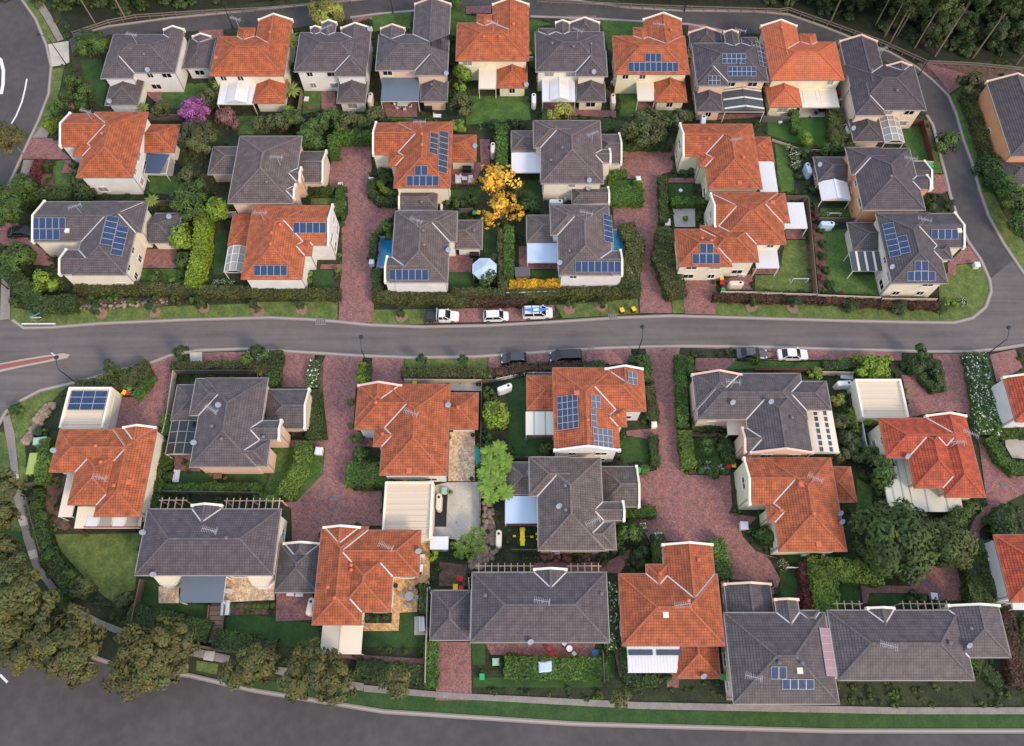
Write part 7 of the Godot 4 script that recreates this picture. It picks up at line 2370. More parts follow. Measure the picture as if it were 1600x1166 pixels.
	house("grey_house", "dark house with four solar arrays on the rounded street corner lawn", Vector2(61.87, -13.51), "dark", "cream", "cream", "",
		[[-4.24, -6.32, 4.24, 6.32, 5.3, ""], [0, -6.26, 8.31, -0.08, 5.3, "E*W"], [0, -0.5, 5.94, 2.13, 5.3, "W"], [-7.82, -6.25, -3.34, -0.99, 2.75, "E"]],
		[[-8.46, -0.78, -3.77, 2.62, 2.6, "strips_cream"]],
		[[-2.3, 6.16, -4.08, 0, 0, 1, -0.91, -0.41, 0, 1.01, 1.62, 6, 1, 0], [-1.05, 6.72, -1.35, 0, 0, 1, -0.91, -0.41, 0, 1.04, 1.39, 3, 1, 0], [3.14, 6.43, -2.61, 1, 0, 0, 0, -0.41, 0.91, 1.04, 1.57, 4, 1, 0], [-0.83, 6.68, 3.22, 1, 0, 0, 0, -0.41, 0.91, 1.04, 1.53, 2, 1, 0], [-1.94, 6.04, 4.66, 1, 0, 0, 0, -0.41, 0.91, 1.05, 1.48, 4, 1, 0]],
		[["dish", -3.96, 5.42, 3.8], ["sky", 7.5, 6.34, -2.42], ["ant", 1.18, 6.66, -2.82]])
	house("orange_house", "orange house joined to a flat garage under nine solar panels", Vector2(-52.51, 22.04), "orange", "cream", "cream", "E",
		[[-3.01, -6.13, 3.01, 6.13, 5.3, ""], [-1.54, -6.32, 2.79, -2.12, 5.3, "N*"], [-10.45, -5.93, 0, 0.06, 5.3, "E"], [-6.89, -3.32, -0.36, 4.55, 5.3, ""]],
		[[-9.27, -0.43, -7.44, 5.66, 2.7, "sheet_cream"], [-6.74, 4.28, 2.24, 7.2, 2.7, "awning_red"], [-11.87, -13.1, -5.59, -6.89, 3.2, "flat_solar"]],
		[],
		[["ant", -1.88, 5.98, 1.64], ["vent", -4.12, 6.56, -3.1], ["vent", -3.04, 6.37, -0.92], ["sky", 1.11, 6.15, 1.76], ["vent", -0.58, 6.38, 2.32], ["dish", -10.3, 5.37, -2.76]])
	house("grey_house", "dark house with a dark glazed west awning and small fenced lawn", Vector2(-39.48, 14.89), "grey", "peach", "cream", "S",
		[[-4.47, -6.51, 4.47, 6.51, 5.3, ""], [-5.79, -6.45, 0, -0.94, 5.3, "E"], [0, 2.8, 6, 6.39, 5.3, "W"], [0, -0.08, 7.33, 2.64, 5.3, "E*W"], [-9.43, -6.49, -5.21, -1.07, 2.75, "E"], [3.83, -5.69, 10.09, 0.26, 3, "E*"]],
		[[-9.32, -0.95, -5.42, 3.98, 2.6, "glazed_dark"]],
		[],
		[["ant", -1.45, 6.64, -0.53], ["dish", -1.26, 6.73, -1.73], ["vent", -1.82, 6.48, 1.18], ["vent", -0.1, 6.81, 3.12], ["vent", 5.1, 5.43, 2.36], ["dish", -4.32, 5.37, 3.26]])
	house("orange_house", "wide orange house with curved front parapet and tiled side terrace", Vector2(-13.4, 15.92), "orange", "white", "pink", "",
		[[-4.53, -6.61, 4.53, 6.61, 5.3, ""], [-8.5, -6.55, 0, 0.13, 5.3, "E"], [-8.44, -6.48, -2.45, -1.41, 5.3, "N*"], [-5.73, -0.19, 0, 2.56, 5.3, "E"], [4.33, -6.28, 8.47, -0.78, 2.75, "W"]],
		[],
		[],
		[["ant", -0.14, 7.26, -0.85], ["vent", -5.56, 6.61, -3.23], ["sky", -0.56, 5.51, 6.13], ["vent", 5.64, 3.97, -3.53], ["vent", -4.43, 5.88, 1.11], ["dish", 4.43, 5.35, -3.27]])
	house("orange_house", "orange house with a large blue west array and grey east panels", Vector2(10.34, 12.99), "orange", "white", "white", "",
		[[-4.45, -6.23, 4.45, 6.23, 5.3, "S*"], [0, -6.17, 8.5, 0.34, 5.3, "W"], [3.19, -6.12, 8.39, -0.98, 5.3, "N*"], [0, 0.02, 5.64, 2.62, 5.3, "W"], [-8.17, -6.05, -4.05, -0.77, 2.75, "E"]],
		[[-8.38, -0.46, -4.36, 2.97, 2.6, "strips_clear"]],
		[[-1.11, 6.79, -1.64, 0, 0, 1, -0.91, -0.41, 0, 1, 0.78, 5, 4, 4], [0.62, 7.01, -1.46, 0, 0, 1, 0.91, -0.41, 0, 0.96, 0.77, 2, 2, 3], [0.49, 7.06, 0.61, 0, 0, 1, 0.91, -0.41, 0, 0.9, 0.91, 3, 1, 3], [0.7, 6.97, 3.31, 0, 0, 1, 0.91, -0.41, 0, 0.96, 0.77, 3, 4, 3], [6.07, 6.38, -5.37, 0, 0, 1, 0.91, -0.41, 0, 1.04, 0.77, 2, 2, 3]],
		[["vent", 0.04, 7.26, 2.45], ["vent", 4.38, 5.86, 1.29], ["sky", -1.27, 6.71, -1.79]])
	house("grey_house", "brown-grey house with a pale blue patio sheet and yellow play set", Vector2(7.79, 26.4), "brown", "peach", "cream", "",
		[[-4.32, -6.21, 4.32, 6.21, 5.3, ""], [-5.41, -6.33, 0, -0.99, 5.3, "E"], [0, 2.58, 5.79, 6.09, 5.3, "W"], [0, -0.1, 7.18, 2.28, 5.3, "E*W"], [-8.6, -6.36, -4.51, -1.85, 2.75, "E"], [4.42, -5.64, 9.66, -0.07, 3, "E*"]],
		[[-8.74, -1.56, -4.23, 2.13, 2.6, "sheet_bluewhite"]],
		[],
		[["dish", -5.47, 3.56, -4.54], ["vent", -0.75, 6.89, -1.9], ["vent", -0.77, 6.88, 1.31], ["ant", 2.69, 6.02, 3.04], ["dish", -1.58, 6.52, 0.83]])
	house("grey_house", "dark house with a white curved pergola of grey panes on its east", Vector2(33.75, 11.12), "grey", "peach", "pink", "",
		[[-7.66, -3.47, 7.66, 3.47, 5.3, ""], [-7.82, -3.37, -0.91, 1.94, 5.3, "N*"], [-0.91, -1.77, 7.56, 8.43, 5.3, "S*"], [-1.81, 4.83, 3.9, 8.16, 5.3, "W*"], [0, -2.24, 11.21, 2.04, 5.3, "W"]],
		[[8.42, 1.34, 12.3, 7.64, 2.7, "curved_white"], [-3.09, 2.72, -0.35, 4.94, 2.9, "sheet_cream"]],
		[],
		[["ant", -2.95, 6.48, -0.82], ["dish", -2.91, 6.19, 1.47], ["vent", 4.98, 6.45, 3.67], ["dish", 2.28, 6.72, 1.54]])
	house("orange_house", "orange house with cream west gable wall beside the big brick court", Vector2(39.28, 26.44), "orange", "yellow", "cream", "S",
		[[-4.38, -6.25, 4.38, 6.25, 5.3, ""], [-7.62, -6.19, 0, 0.1, 5.3, "W*E"], [-5.27, -0.03, 0, 2.47, 5.3, "E"], [4.75, -5.72, 7.98, -0.85, 2.75, "W"]],
		[],
		[],
		[["ant", 0.45, 7.03, -2.35], ["sky", -0.77, 6.91, -2.16], ["vent", 0.05, 7.23, 1.83], ["vent", -3.68, 5.78, 1.06], ["sky", 0.73, 5.64, 5.48], ["dish", 4.23, 5.37, 1.49], ["dish", 4.23, 5.37, 2.6]])
	house("orange_house", "red-orange house with wrap-around translucent patio roof and cream flat garage", Vector2(57.37, 17.27), "red", "cream", "cream", "",
		[[-5.93, -2.83, 5.93, 2.83, 5.3, ""], [-3.03, -2.45, 3.7, 7.03, 5.3, ""], [0.81, -3.26, 6.2, 8.3, 5.3, "N*"]],
		[[-5.85, 2.3, -2.59, 9.7, 2.7, "strips_clear"], [-2.52, 6.54, 4.24, 9.7, 2.7, "strips_clear"], [-7.33, -9.59, -0.6, -3.75, 3.2, "flat_cream"]],
		[],
		[["ant", 2.7, 6.14, 1.54], ["ant", 4.86, 5.9, 0.26], ["dish", -3.28, 5.3, 2.83]])
	house("orange_house", "orange house at the right edge with a white flower hedge beside it", Vector2(73.43, 11.52), "red", "white", "cream", "W",
		[[-2.9, -3.37, 2.9, 3.37, 5.3, "N*"]],
		[],
		[],
		[])
	house("orange_house", "orange house behind a tall green hedge at the right edge of the brick court", Vector2(66.36, 34.85), "red", "white", "cream", "W",
		[[-2.97, -4.2, 2.97, 4.2, 5.3, ""]],
		[[-1.33, 4, 2.27, 4.88, 2.6, "sheet_white"]],
		[],
		[])
	house("grey_house", "broad dark house with bay windows and a blue-grey centre patio roof", Vector2(-39.7, 31.5), "grey", "cream", "cream", "",
		[[-8.86, -4.26, 8.86, 4.26, 5.3, ""], [-2.94, -4.87, 0.83, 0, 5.3, "N*S"]],
		[[-3.65, 4.01, 2.03, 7.34, 2.7, "sheet_slate"], [-8.59, -6.07, -4.75, -5.1, 3.2, "trellis"], [0.32, -5.98, 8.42, -5.01, 3.2, "trellis"], [-7.66, 3.55, -3.9, 5.1, 2.5, "bay"], [4.73, 3.55, 8.16, 5.23, 2.5, "bay"]],
		[],
		[["ant", 1.29, 6.86, -0.75], ["vent", 2.91, 7.18, -0.04], ["dish", -6.33, 5.3, 4.26], ["dish", -8.71, 5.37, -1.08]])
	house("grey_garage", "small dark hip-roofed garage wing squeezed between broad dark and orange houses", Vector2(-28.22, 34.44), "grey", "cream", "cream", "",
		[[-2.82, -3.13, 2.82, 3.13, 3, ""], [-2.19, -3.2, 2.57, 0.2, 3, "N*"]],
		[],
		[],
		[])
	house("orange_house", "large orange house with a cream gabled patio roof above sandy paving", Vector2(-22.06, 35.68), "orange", "cream", "cream", "",
		[[-3.03, -6.1, 3.03, 6.1, 5.3, ""], [-2.7, -6.1, 1.95, -0.68, 5.3, "N*"], [0, -5.63, 10.01, 0.17, 5.3, "W"], [-0.13, -3, 6.62, 4.57, 5.3, ""]],
		[[-2.31, 5.92, 2.91, 9.44, 2.7, "gable_cream"], [4.58, -12.74, 11.26, -4.97, 3.2, "flat_cream"]],
		[],
		[["ant", 6.15, 6.49, -2.96], ["vent", 1.41, 6.02, -1.03], ["vent", 1.46, 6.01, -0.4], ["vent", -1.29, 6.07, 1.69], ["vent", -0.21, 6.55, 3.08], ["dish", 9.93, 5.33, -2.85]])
	house("grey_house", "dark broad hip-roofed house with trellis front above a white-tabled terrace", Vector2(3.51, 39.66), "grey", "white", "cream", "",
		[[-8.61, -4.22, 8.61, 4.22, 5.3, ""], [-0.59, -4.7, 3.45, 0, 5.3, "N*S"], [-13.95, -2.28, -8.95, 3.76, 3, ""]],
		[[-8.3, -5.45, -0.65, -4.38, 3.2, "trellis"], [3.81, -5.45, 8.36, -4.38, 3.2, "trellis"]],
		[],
		[["ant", 0.27, 7.07, -0.24], ["vent", 7.82, 5.65, -1.53], ["vent", -6.88, 6.07, -1.27], ["dish", -1.2, 5.3, 4.22]])
	house("orange_house", "orange house with long front wing and white patio roof of two skylights", Vector2(20.1, 39.94), "orange", "white", "cream", "",
		[[-6.32, -4.31, 6.32, 4.31, 5.3, ""], [-0.34, -8.13, 6.01, 0, 5.3, "N*S"], [-2.75, -5.5, 0.11, 0, 5.3, "S"], [0.65, 3.87, 6.01, 7.94, 2.75, "N"]],
		[[-5.49, 4.24, 1.33, 7.35, 2.7, "skylights_white"]],
		[],
		[["vent", 3.84, 6.26, -5.88], ["vent", 1.96, 6.84, -0.85], ["sky", -0.98, 6.84, 0.86], ["ant", 0.82, 7.17, -0.1], ["vent", -1.14, 5.85, -4.27], ["dish", 3.83, 2.82, 7.79]])
	house("grey_house", "dark house with a pinkish roof panel strip and small blue arrays", Vector2(33.17, 45.62), "grey", "peach", "peach", "",
		[[-6.34, -5.22, 6.34, 5.22, 5.3, ""], [-5.47, -9.06, 0.41, -2.23, 3.6, "N*"], [0.3, -6.94, 3.1, 0, 5.3, "N*S"], [3.33, -5.49, 5.6, -3.76, 5.3, ""]],
		[],
		[[-1.9, 7.14, 1.1, 1, 0, 0, 0, -0.41, 0.91, 0.96, 1.51, 2, 1, 0], [-0.53, 6.52, 2.48, 1, 0, 0, 0, -0.41, 0.91, 0.96, 1.21, 4, 1, 0], [5.08, 5.86, -3.42, 0, 0, 1, 0.91, -0.41, 0, 0.93, 1.65, 6, 1, 2]],
		[["vent", -0.92, 7.3, 0.73], ["vent", 1.83, 7.3, 0.73], ["sky", 1.62, 6.91, 1.6], ["ant", -4.33, 6.19, 2.38]])
	house("grey_house", "long dark house with a trellis front and small centre gable at bottom right", Vector2(48.22, 44.16), "grey", "cream", "cream", "",
		[[-8.29, -4.05, 8.29, 4.05, 5.3, ""], [7.11, -4.74, 13.43, 1.45, 5.3, "N*"], [-3.19, -4.44, 0.04, 0, 5.3, "N*S"]],
		[[-6.66, -5.19, -2.76, -4.26, 3.2, "trellis"], [1.9, -5.19, 8.51, -4.26, 3.2, "trellis"]],
		[],
		[["ant", -2.96, 6.94, 0.36], ["vent", 5.59, 6.5, -0.15], ["vent", 8.79, 6.05, -1.86], ["dish", 8.17, 5.77, 0.18]])


func build_fences() -> void:
	# fences
	yard_fence("grey", 0, "f", "", [-63.8,-43.1,-58.3,-42.8], 1.7)
	yard_fence("timber", 2, "s", "", [-37.5,-48.6,-37.6,-40.9], 1.7)
	yard_fence("cream", 13, "w", "", [-30.9,-39,-24.2,-38.8], 1.6)
	yard_fence("brown", 9, "e", "N", [69.9,-41.8,71.8,-41.7], 1.6)
	yard_fence("brown", 9, "e", "S", [71.7,-41.6,71.6,-33], 1.6)
	yard_fence("cream", 16, "b", "E", [66.9,-33.1,71.4,-32.8], 1.6)
	yard_fence("cream", 15, "b", "", [38.3,-38.7,41.8,-38.7], 1.5)
	yard_fence("palepaling", 21, "e", "", [49.1,-25.3,47.6,-7.3], 1.7)
	yard_fence("cream", 21, "f", "", [32.7,-7.8,42,-7.6,38.1,-7.6,47.7,-7.3], 1.6)
	yard_fence("cream", 22, "w", "", [47.8,-7.2,57.4,-6.8], 1.6)
	yard_fence("cream", 22, "f", "", [57.7,-6.6,66.1,-6.5], 1.6)
	yard_fence("grey", 16, "s", "", [50.4,-21.6,56.5,-21.5], 1.5)
	yard_fence("grey", 21, "b", "", [45.6,-25.9,49.1,-25.8], 1.5)
	yard_fence("cream", 20, "f", "", [0,-7.7,7.9,-8], 1.4)
	yard_fence("white", 20, "w", "", [-0.8,-7.7,2,-7.7], 1.4)
	yard_fence("white", 12, "s", "", [-50.5,-22.5,-45.4,-22.7], 1.5)
	yard_fence("grey", 19, "s", "", [-8.7,-23.3,-6.5,-23.4], 1.5)
	yard_fence("grey", 11, "f", "", [-59.6,-24.9,-54,-24.7], 1.6)
	yard_fence("cream", 17, "e", "", [-58.7,-9.4,-42.4,-8.8], 1.2)
	yard_fence("grey", 24, "b", "W", [-50.6,5.5,-38,5.5], 1.5)
	yard_fence("cream", 23, "s", "", [-50.6,5.6,-50.3,13,-50.4,15.3], 1.5)
	yard_fence("grey", 24, "b", "E", [-38,5.5,-37.8,6.6], 1.5)
	yard_fence("cream", 25, "b", "", [-16,7,-4.6,7.1], 1.6)
	yard_fence("grey", 25, "e", "N", [-4.5,7.2,-4.5,15.4], 1.6)
	yard_fence("grey", 25, "e", "S", [-4.5,15.5,-4.5,29.2], 1.2)
	yard_fence("grey", 33, "b", "", [-50,23.8,-35.3,24], 1.6)
	yard_fence("grey", 23, "w", "N", [-68.4,22.8,-66,22.3], 1.4)
	yard_fence("grey", 23, "w", "S", [-67.7,24.7,-65.8,28.4,-64.1,31.6,-61.9,34.1], 1.5)
	yard_fence("picket", 26, "w", "", [-2.3,6.7,1.9,5.8], 1.2)
	yard_fence("picket", 26, "b", "", [0.3,5.7,6.2,5.7], 1.2)
	yard_fence("timber", 33, "w", "", [-49.5,35.8,-49.6,40.9], 1.7)
	yard_fence("cream", 35, "s", "", [-11.2,36.9,-11,48.3], 1.7)
	yard_fence("grey", 27, "s", "", [0,31.8,3.6,31.8], 1.5)
	yard_fence("grey", 26, "w", "", [0,18.9,2.4,18.9], 1.5)
	yard_fence("grey", 27, "b", "", [-0.6,18.8,1.8,18.9], 1.5)
	yard_fence("white", 30, "s", "", [50.8,7.4,50.8,12,50.7,16.4,50.9,19.4], 1.6)
	yard_fence("white", 29, "f", "", [37,34.1,39.9,34.2], 1.2)
	yard_fence("cream", 30, "b", "", [46.3,5.7,51.1,5.8], 1.4)
	yard_fence("grey", 37, "w", "", [11.7,45,11.7,48.3], 1.6)
	yard_fence("cream", 36, "s", "", [-5.8,35.5,-5.7,36.8], 1.3)
	yard_fence("stone", 33, "f", "", [-50,40.8,-43.5,43.5,-37.9,44.5,-33.1,44.9], 0.9)
	yard_fence("rustwall", 28, "b", "", [36.3,5.3,47.1,5.3], 1.4)
	yard_fence("grey", 8, "f", "", [44.1,-42.7,49.6,-42.4], 1.5)
	yard_fence("cream", 16, "b", "W", [45.3,-38.4,49.3,-36.6,51.9,-36.2,54.1,-36.1], 0.5)
	yard_fence("grey", 25, "b", "", [-4.5,7,-2.3,6.9], 1.4)
	fence("post-and-rail fence along the outside of the back road, western length", "rail fences of the back road", "rail", [-81.9,-62.9,-75.9,-65.9,-71.1,-67.3,-58.6,-68.4,-46.1,-69.3,-39,-70.2,-30.8,-71.5], 1.15)
	fence("post-and-rail fence along the outside of the back road, curving eastern length", "rail fences of the back road", "rail", [4.8,-71.3,12.8,-70.8,20.4,-70.2,31.8,-69.6,50.8,-68.8,52.4,-69.2,59.4,-65.6,64,-63.2,68.6,-60.8,75.6,-56], 1.15)
	fence("post-and-rail fence above the brick bank at the bend", "rail fences of the back road", "rail", [75.6,-55.9,84,-55.4,92.9,-54.2], 1.15)


func plant_hedges() -> void:
	# hedges
	hedge("olive", 18, "s", "", [-68,-8.5,-59.3,-8.8,-51.3,-8.4,-43.4,-8.1,-38.1,-7.9,-27.5,-7.6], 1.6, 1.5)
	hedge("olive", 19, "f", "", [-21.3,-7.4,-11.1,-6.9,-5.9,-6.7], 1.6, 1.5)
	hedge("rust", 20, "f", "", [-5.9,-6.7,1.7,-6.4], 1.6, 1.5)
	hedge("olive", 20, "f", "", [0.3,-7.6,7.9,-7.8], 1.5, 1.5)
	hedge("olive", 20, "e", "S", [8.2,-7.9,19.6,-8.1], 1.5, 1.5)
	hedge("rust", 21, "f", "W", [31.9,-7.2,42,-6.9], 1.2, 1.3)
	hedge("rust", 21, "f", "E", [38.2,-7,48,-6.8], 1.1, 1.2)
	hedge("rust", 22, "f", "W", [48.4,-6.7,57.3,-6.1], 1.1, 1.2)
	hedge("rust", 22, "f", "E", [57.8,-6,66.3,-5.8], 1.1, 1.2)
	hedge("olive", 19, "e", "N", [-1.6,-18.8,-1.4,-8.3], 1.5, 2)
	hedge("olive", 19, "e", "S", [-8.8,-7.7,-1.7,-7.6], 1.3, 1.9)
	hedge("green", 20, "w", "", [-0.5,-19.2,-0.5,-10.9], 1.5, 2.2)
	hedge("green", 14, "w", "", [-1.8,-39.6,-1.7,-31.4], 2, 2.2)
	hedge("lime", 17, "e", "", [-50.3,-21.3,-49.6,-15.3,-49.8,-9.4], 2.3, 2.8)
	hedge("dark", 17, "w", "", [-80,-11.8,-76.5,-8.6,-73.3,-5.3], 2.6, 2)
	hedge("dark", 17, "f", "", [-73,-5.6,-68.5,-5.9], 2.4, 2)
	hedge("dark", 11, "f", "", [-80.5,-25.8,-73.8,-25.8], 2.2, 2.4)
	hedge("green", 18, "b", "", [-28.7,-27.7,-28.6,-23.2], 1.2, 1.5)
	hedge("dark", 12, "e", "", [-33.6,-27.4,-30.3,-27.6], 1.2, 1.2)
	hedge("dark", 13, "s", "", [-23.7,-28.8,-23.4,-26.7,-21.9,-25.2,-19.3,-25.2], 1.3, 1.4)
	hedge("lime", 13, "s", "", [-22.2,-29,-21.5,-27.6,-20.3,-27], 1, 1)
	hedge("dark", 19, "w", "N", [-22.3,-18.3,-22.4,-14.4], 1.2, 1.4)
	hedge("dark", 19, "w", "S", [-21.6,-11.6,-21.2,-8.6], 1.4, 1.4)
	hedge("dark", 21, "w", "", [25.3,-29.4,24.9,-21.4], 1.4, 1.5)
	hedge("green", 15, "s", "", [26.9,-25,32.1,-25.1], 1.4, 1.4)
	hedge("green", 14, "e", "S", [16.6,-26.1,20.6,-26.1], 3.2, 1.7)
	hedge("lime", 14, "e", "", [21.5,-28.7,21.5,-25.5], 0.9, 1.2)
	hedge("green", 14, "e", "2n", [20.8,-28.9,20.7,-27], 0.9, 1)
	hedge("olive", 21, "w", "", [25,-18.2,24.2,-14.1,25.5,-8.3], 3.4, 2)
	hedge("olive", 20, "e", "N", [18.8,-19.4,19.8,-16.7,19.2,-12.9,18.3,-9.9], 2.8, 1.8)
	hedge("dark", 20, "e", "", [17.2,-9,19.8,-9], 1.2, 1.6)
	hedge("green", 14, "e", "N", [16.5,-30.6,19,-30.7], 1.2, 1.3)
	hedge("green", 12, "e", "", [-30.7,-37.4,-30.4,-34.7], 1.8, 2.2)
	hedge("green", 13, "w", "", [-29.8,-38.2,-24.8,-38.2], 2, 2.4)
	hedge("dark", 14, "b", "", [14.3,-40.5,17.9,-40.5], 2.4, 2.2)
	hedge("dark", 15, "w", "", [19.2,-37.1,26.7,-37.1], 2, 1.8)
	hedge("olive", 9, "w", "", [56.6,-43.3,55.9,-37.7], 2.6, 2.2)
	hedge("olive", 10, "w", "", [80.7,-47.3,81.1,-43.2,81.2,-36.6,80.8,-31.6], 1.7, 1.8)
	hedge("lime", 11, "w", "", [-80.8,-41.2,-79.7,-42.7], 2.2, 1.4)
	hedge("red", 11, "w", "", [-81.2,-28.4,-80.5,-33], 1.5, 1.3)
	hedge("yellow", 20, "s", "W", [0.4,-9.2,3,-9.2], 2.2, 1.2)
	hedge("yellow", 20, "s", "E", [4.1,-9.2,6.9,-9.3], 2, 1.2)
	hedge("green", 8, "f", "", [49.9,-46.3,49.3,-40.3], 1.4, 1.6)
	hedge("olive", 23, "b", "W", [-64.2,7.7,-60.5,7.6], 1.5, 1.5)
	hedge("olive", 23, "b", "E", [-60.5,7.5,-57.2,6.7,-55.2,5.4], 2.6, 1.7)
	hedge("green", 23, "b", "", [-55.5,9,-54.2,6.6], 1.7, 1.2)
	hedge("olive", 24, "b", "N", [-50.7,4.6,-38.3,4.5], 1.3, 1.4)
	hedge("olive", 24, "b", "S", [-37.1,5,-37.5,5.4], 2, 1.7)
	hedge("dark", 24, "b", "", [-35.6,3.1,-35.6,7.6], 2, 1.8)
	hedge("lime", 25, "b", "", [-22.5,4.7,-22.4,7.1], 1.2, 1.4)
	hedge("green", 25, "b", "", [-21.7,4.7,-21.6,7], 0.9, 1.2)
	hedge("olive", 25, "b", "", [-15.9,5.8,-3.6,5.9], 1.6, 1.5)
	hedge("rust", 26, "b", "W", [-3.1,5.8,1.7,5.2], 1.3, 1.5)
	hedge("rust", 26, "b", "E", [0.1,5,9.8,4.6], 1.3, 1.5)
	hedge("dark", 26, "b", "", [11.1,4.6,13.4,4.6], 1.3, 1.5)
	hedge("lime2", 24, "s", "", [-29.9,17.4,-29.9,20.2,-31.6,23.6], 2.3, 1.5)
	hedge("green", 25, "s", "", [-22.2,21.3,-17.8,21.4], 3.2, 1.8)
	hedge("dark", 25, "f", "", [-22,22.6,-20,22.7], 1.4, 0.9)
	hedge("green", 24, "f", "", [-48.7,23.2,-35.8,23.2], 1.2, 1.2)
	hedge("green", 33, "b", "", [-35.7,24.5,-33,24.5], 1, 1)
	hedge("green", 23, "s", "", [-50.4,12.9,-50.1,15.2], 1.2, 1.4)
	hedge("lime2", 23, "w", "", [-66.8,16.8,-66.2,22], 1.6, 1.8)
	hedge("green", 26, "b", "", [18.2,3.5,20.3,3.5,20.3,6.4], 1.2, 1.3)
	hedge("green", 28, "w", "", [25.3,3.6,25.1,8.5,24.8,13.7], 1.6, 1.5)
	hedge("lime2", 28, "w", "", [25,15.7,25.1,19.6], 2, 1.4)
	hedge("dark", 26, "e", "", [20.4,15.9,20.4,19.4], 1.3, 1)
	hedge("olive", 26, "e", "", [20.5,8.3,20.9,13], 1.4, 0.9)
	hedge("dark", 28, "s", "N", [26.6,14.1,30,14.2], 1.3, 1.2)
	hedge("dark", 28, "s", "S", [30.6,16,30.9,19.2], 1.6, 1.4)
	hedge("green", 27, "e", "", [15.9,26.7,19.4,26.6], 1.5, 1.4)
	hedge("dark", 37, "s", "", [19.9,30.4,19.9,33.3], 1.8, 1.6)
	hedge("green", 38, "b", "", [27.9,31.1,28.4,34.9], 2, 1.6)
	hedge("green", 37, "w", "", [0.1,46.6,11.2,46.7], 2.6, 1.5)
	hedge("lime2", 29, "f", "", [40.7,34.2,48.2,34.9], 3, 1.9)
	hedge("lime2", 39, "b", "", [41.4,35.4,41.2,38.8], 3.4, 2.4)
	hedge("red", 38, "e", "", [39.6,34.4,39.5,39.1], 2.2, 1.6)
	hedge("dark", 39, "b", "", [62.8,31.8,61.9,37.9], 3.6, 2)
	hedge("rust", 39, "e", "", [64.8,40.4,64.1,48.1], 1.8, 1.6)
	hedge("white", 31, "w", "", [70,3.8,69.7,9.2,69.1,14.2], 3.4, 1.3)
	hedge("green", 31, "f", "", [69,16.5,70,19.2,71.1,20.4,73.5,20.4], 1.7, 1.4)
	hedge("green", 31, "s", "", [70.8,14.7,75.1,14.7], 2.2, 1.4)
	hedge("dark", 30, "e", "", [62.1,4.2,64,4.2,63.8,8,62.5,8.1,61.4,6.4], 1.2, 1.2)
	hedge("dark", 30, "b", "", [47.3,4.7,51,4.3], 1.6, 1.6)
	hedge("dark", 30, "w", "", [50.5,9.7,49.9,14.7], 1.6, 1.2)
	hedge("lime", 30, "w", "", [49.7,11.9,49.7,14.7], 1, 1.4)
	hedge("dark", 33, "f", "W", [-49.3,40.2,-45,41,-40.4,42.1], 2.6, 1.4)
	hedge("dark", 33, "f", "E", [-37.7,43.2,-31.4,44.3], 2.4, 1.3)
	hedge("green", 35, "f", "", [-10.5,44.1,-10.3,48.3], 1.7, 1.3)
	hedge("dark", 35, "s", "", [-11.7,36.8,-11.6,39.4], 1.2, 1.6)
	hedge("dark", 23, "f", "", [-60.3,38.3,-58.7,36.6,-62.3,32.9], 2.2, 1.6)
	hedge("dark", 35, "f", "", [-19.3,46.5,-11.7,47.3], 2, 1)
	hedge("dark", 37, "f", "W", [14.5,44.1,14.7,47.9], 1.2, 1.4)
	hedge("dark", 37, "f", "E", [15.1,48.1,17.7,48.1], 1.6, 1.2)
	hedge("white", 36, "e", "", [13.2,36.6,12.9,43.9], 1.5, 1.2)
	hedge("dark", 39, "e", "", [59.6,45.7,61.8,48.1], 1.6, 1)
	hedge("dark", 23, "w", "", [-66.4,26,-64.9,29,-62.7,32.4], 2, 1.4)
	hedge("dark", 23, "s", "", [-49.5,17.6,-50,20.8,-49.9,23,-49.5,25.8], 1.8, 1.8)
	hedge("dark", 24, "e", "", [-29.3,9.4,-28.7,15.2], 2.2, 1.2)
	hedge("white", 24, "b", "", [-29.9,4.3,-29.8,7.5], 1.5, 1.1)


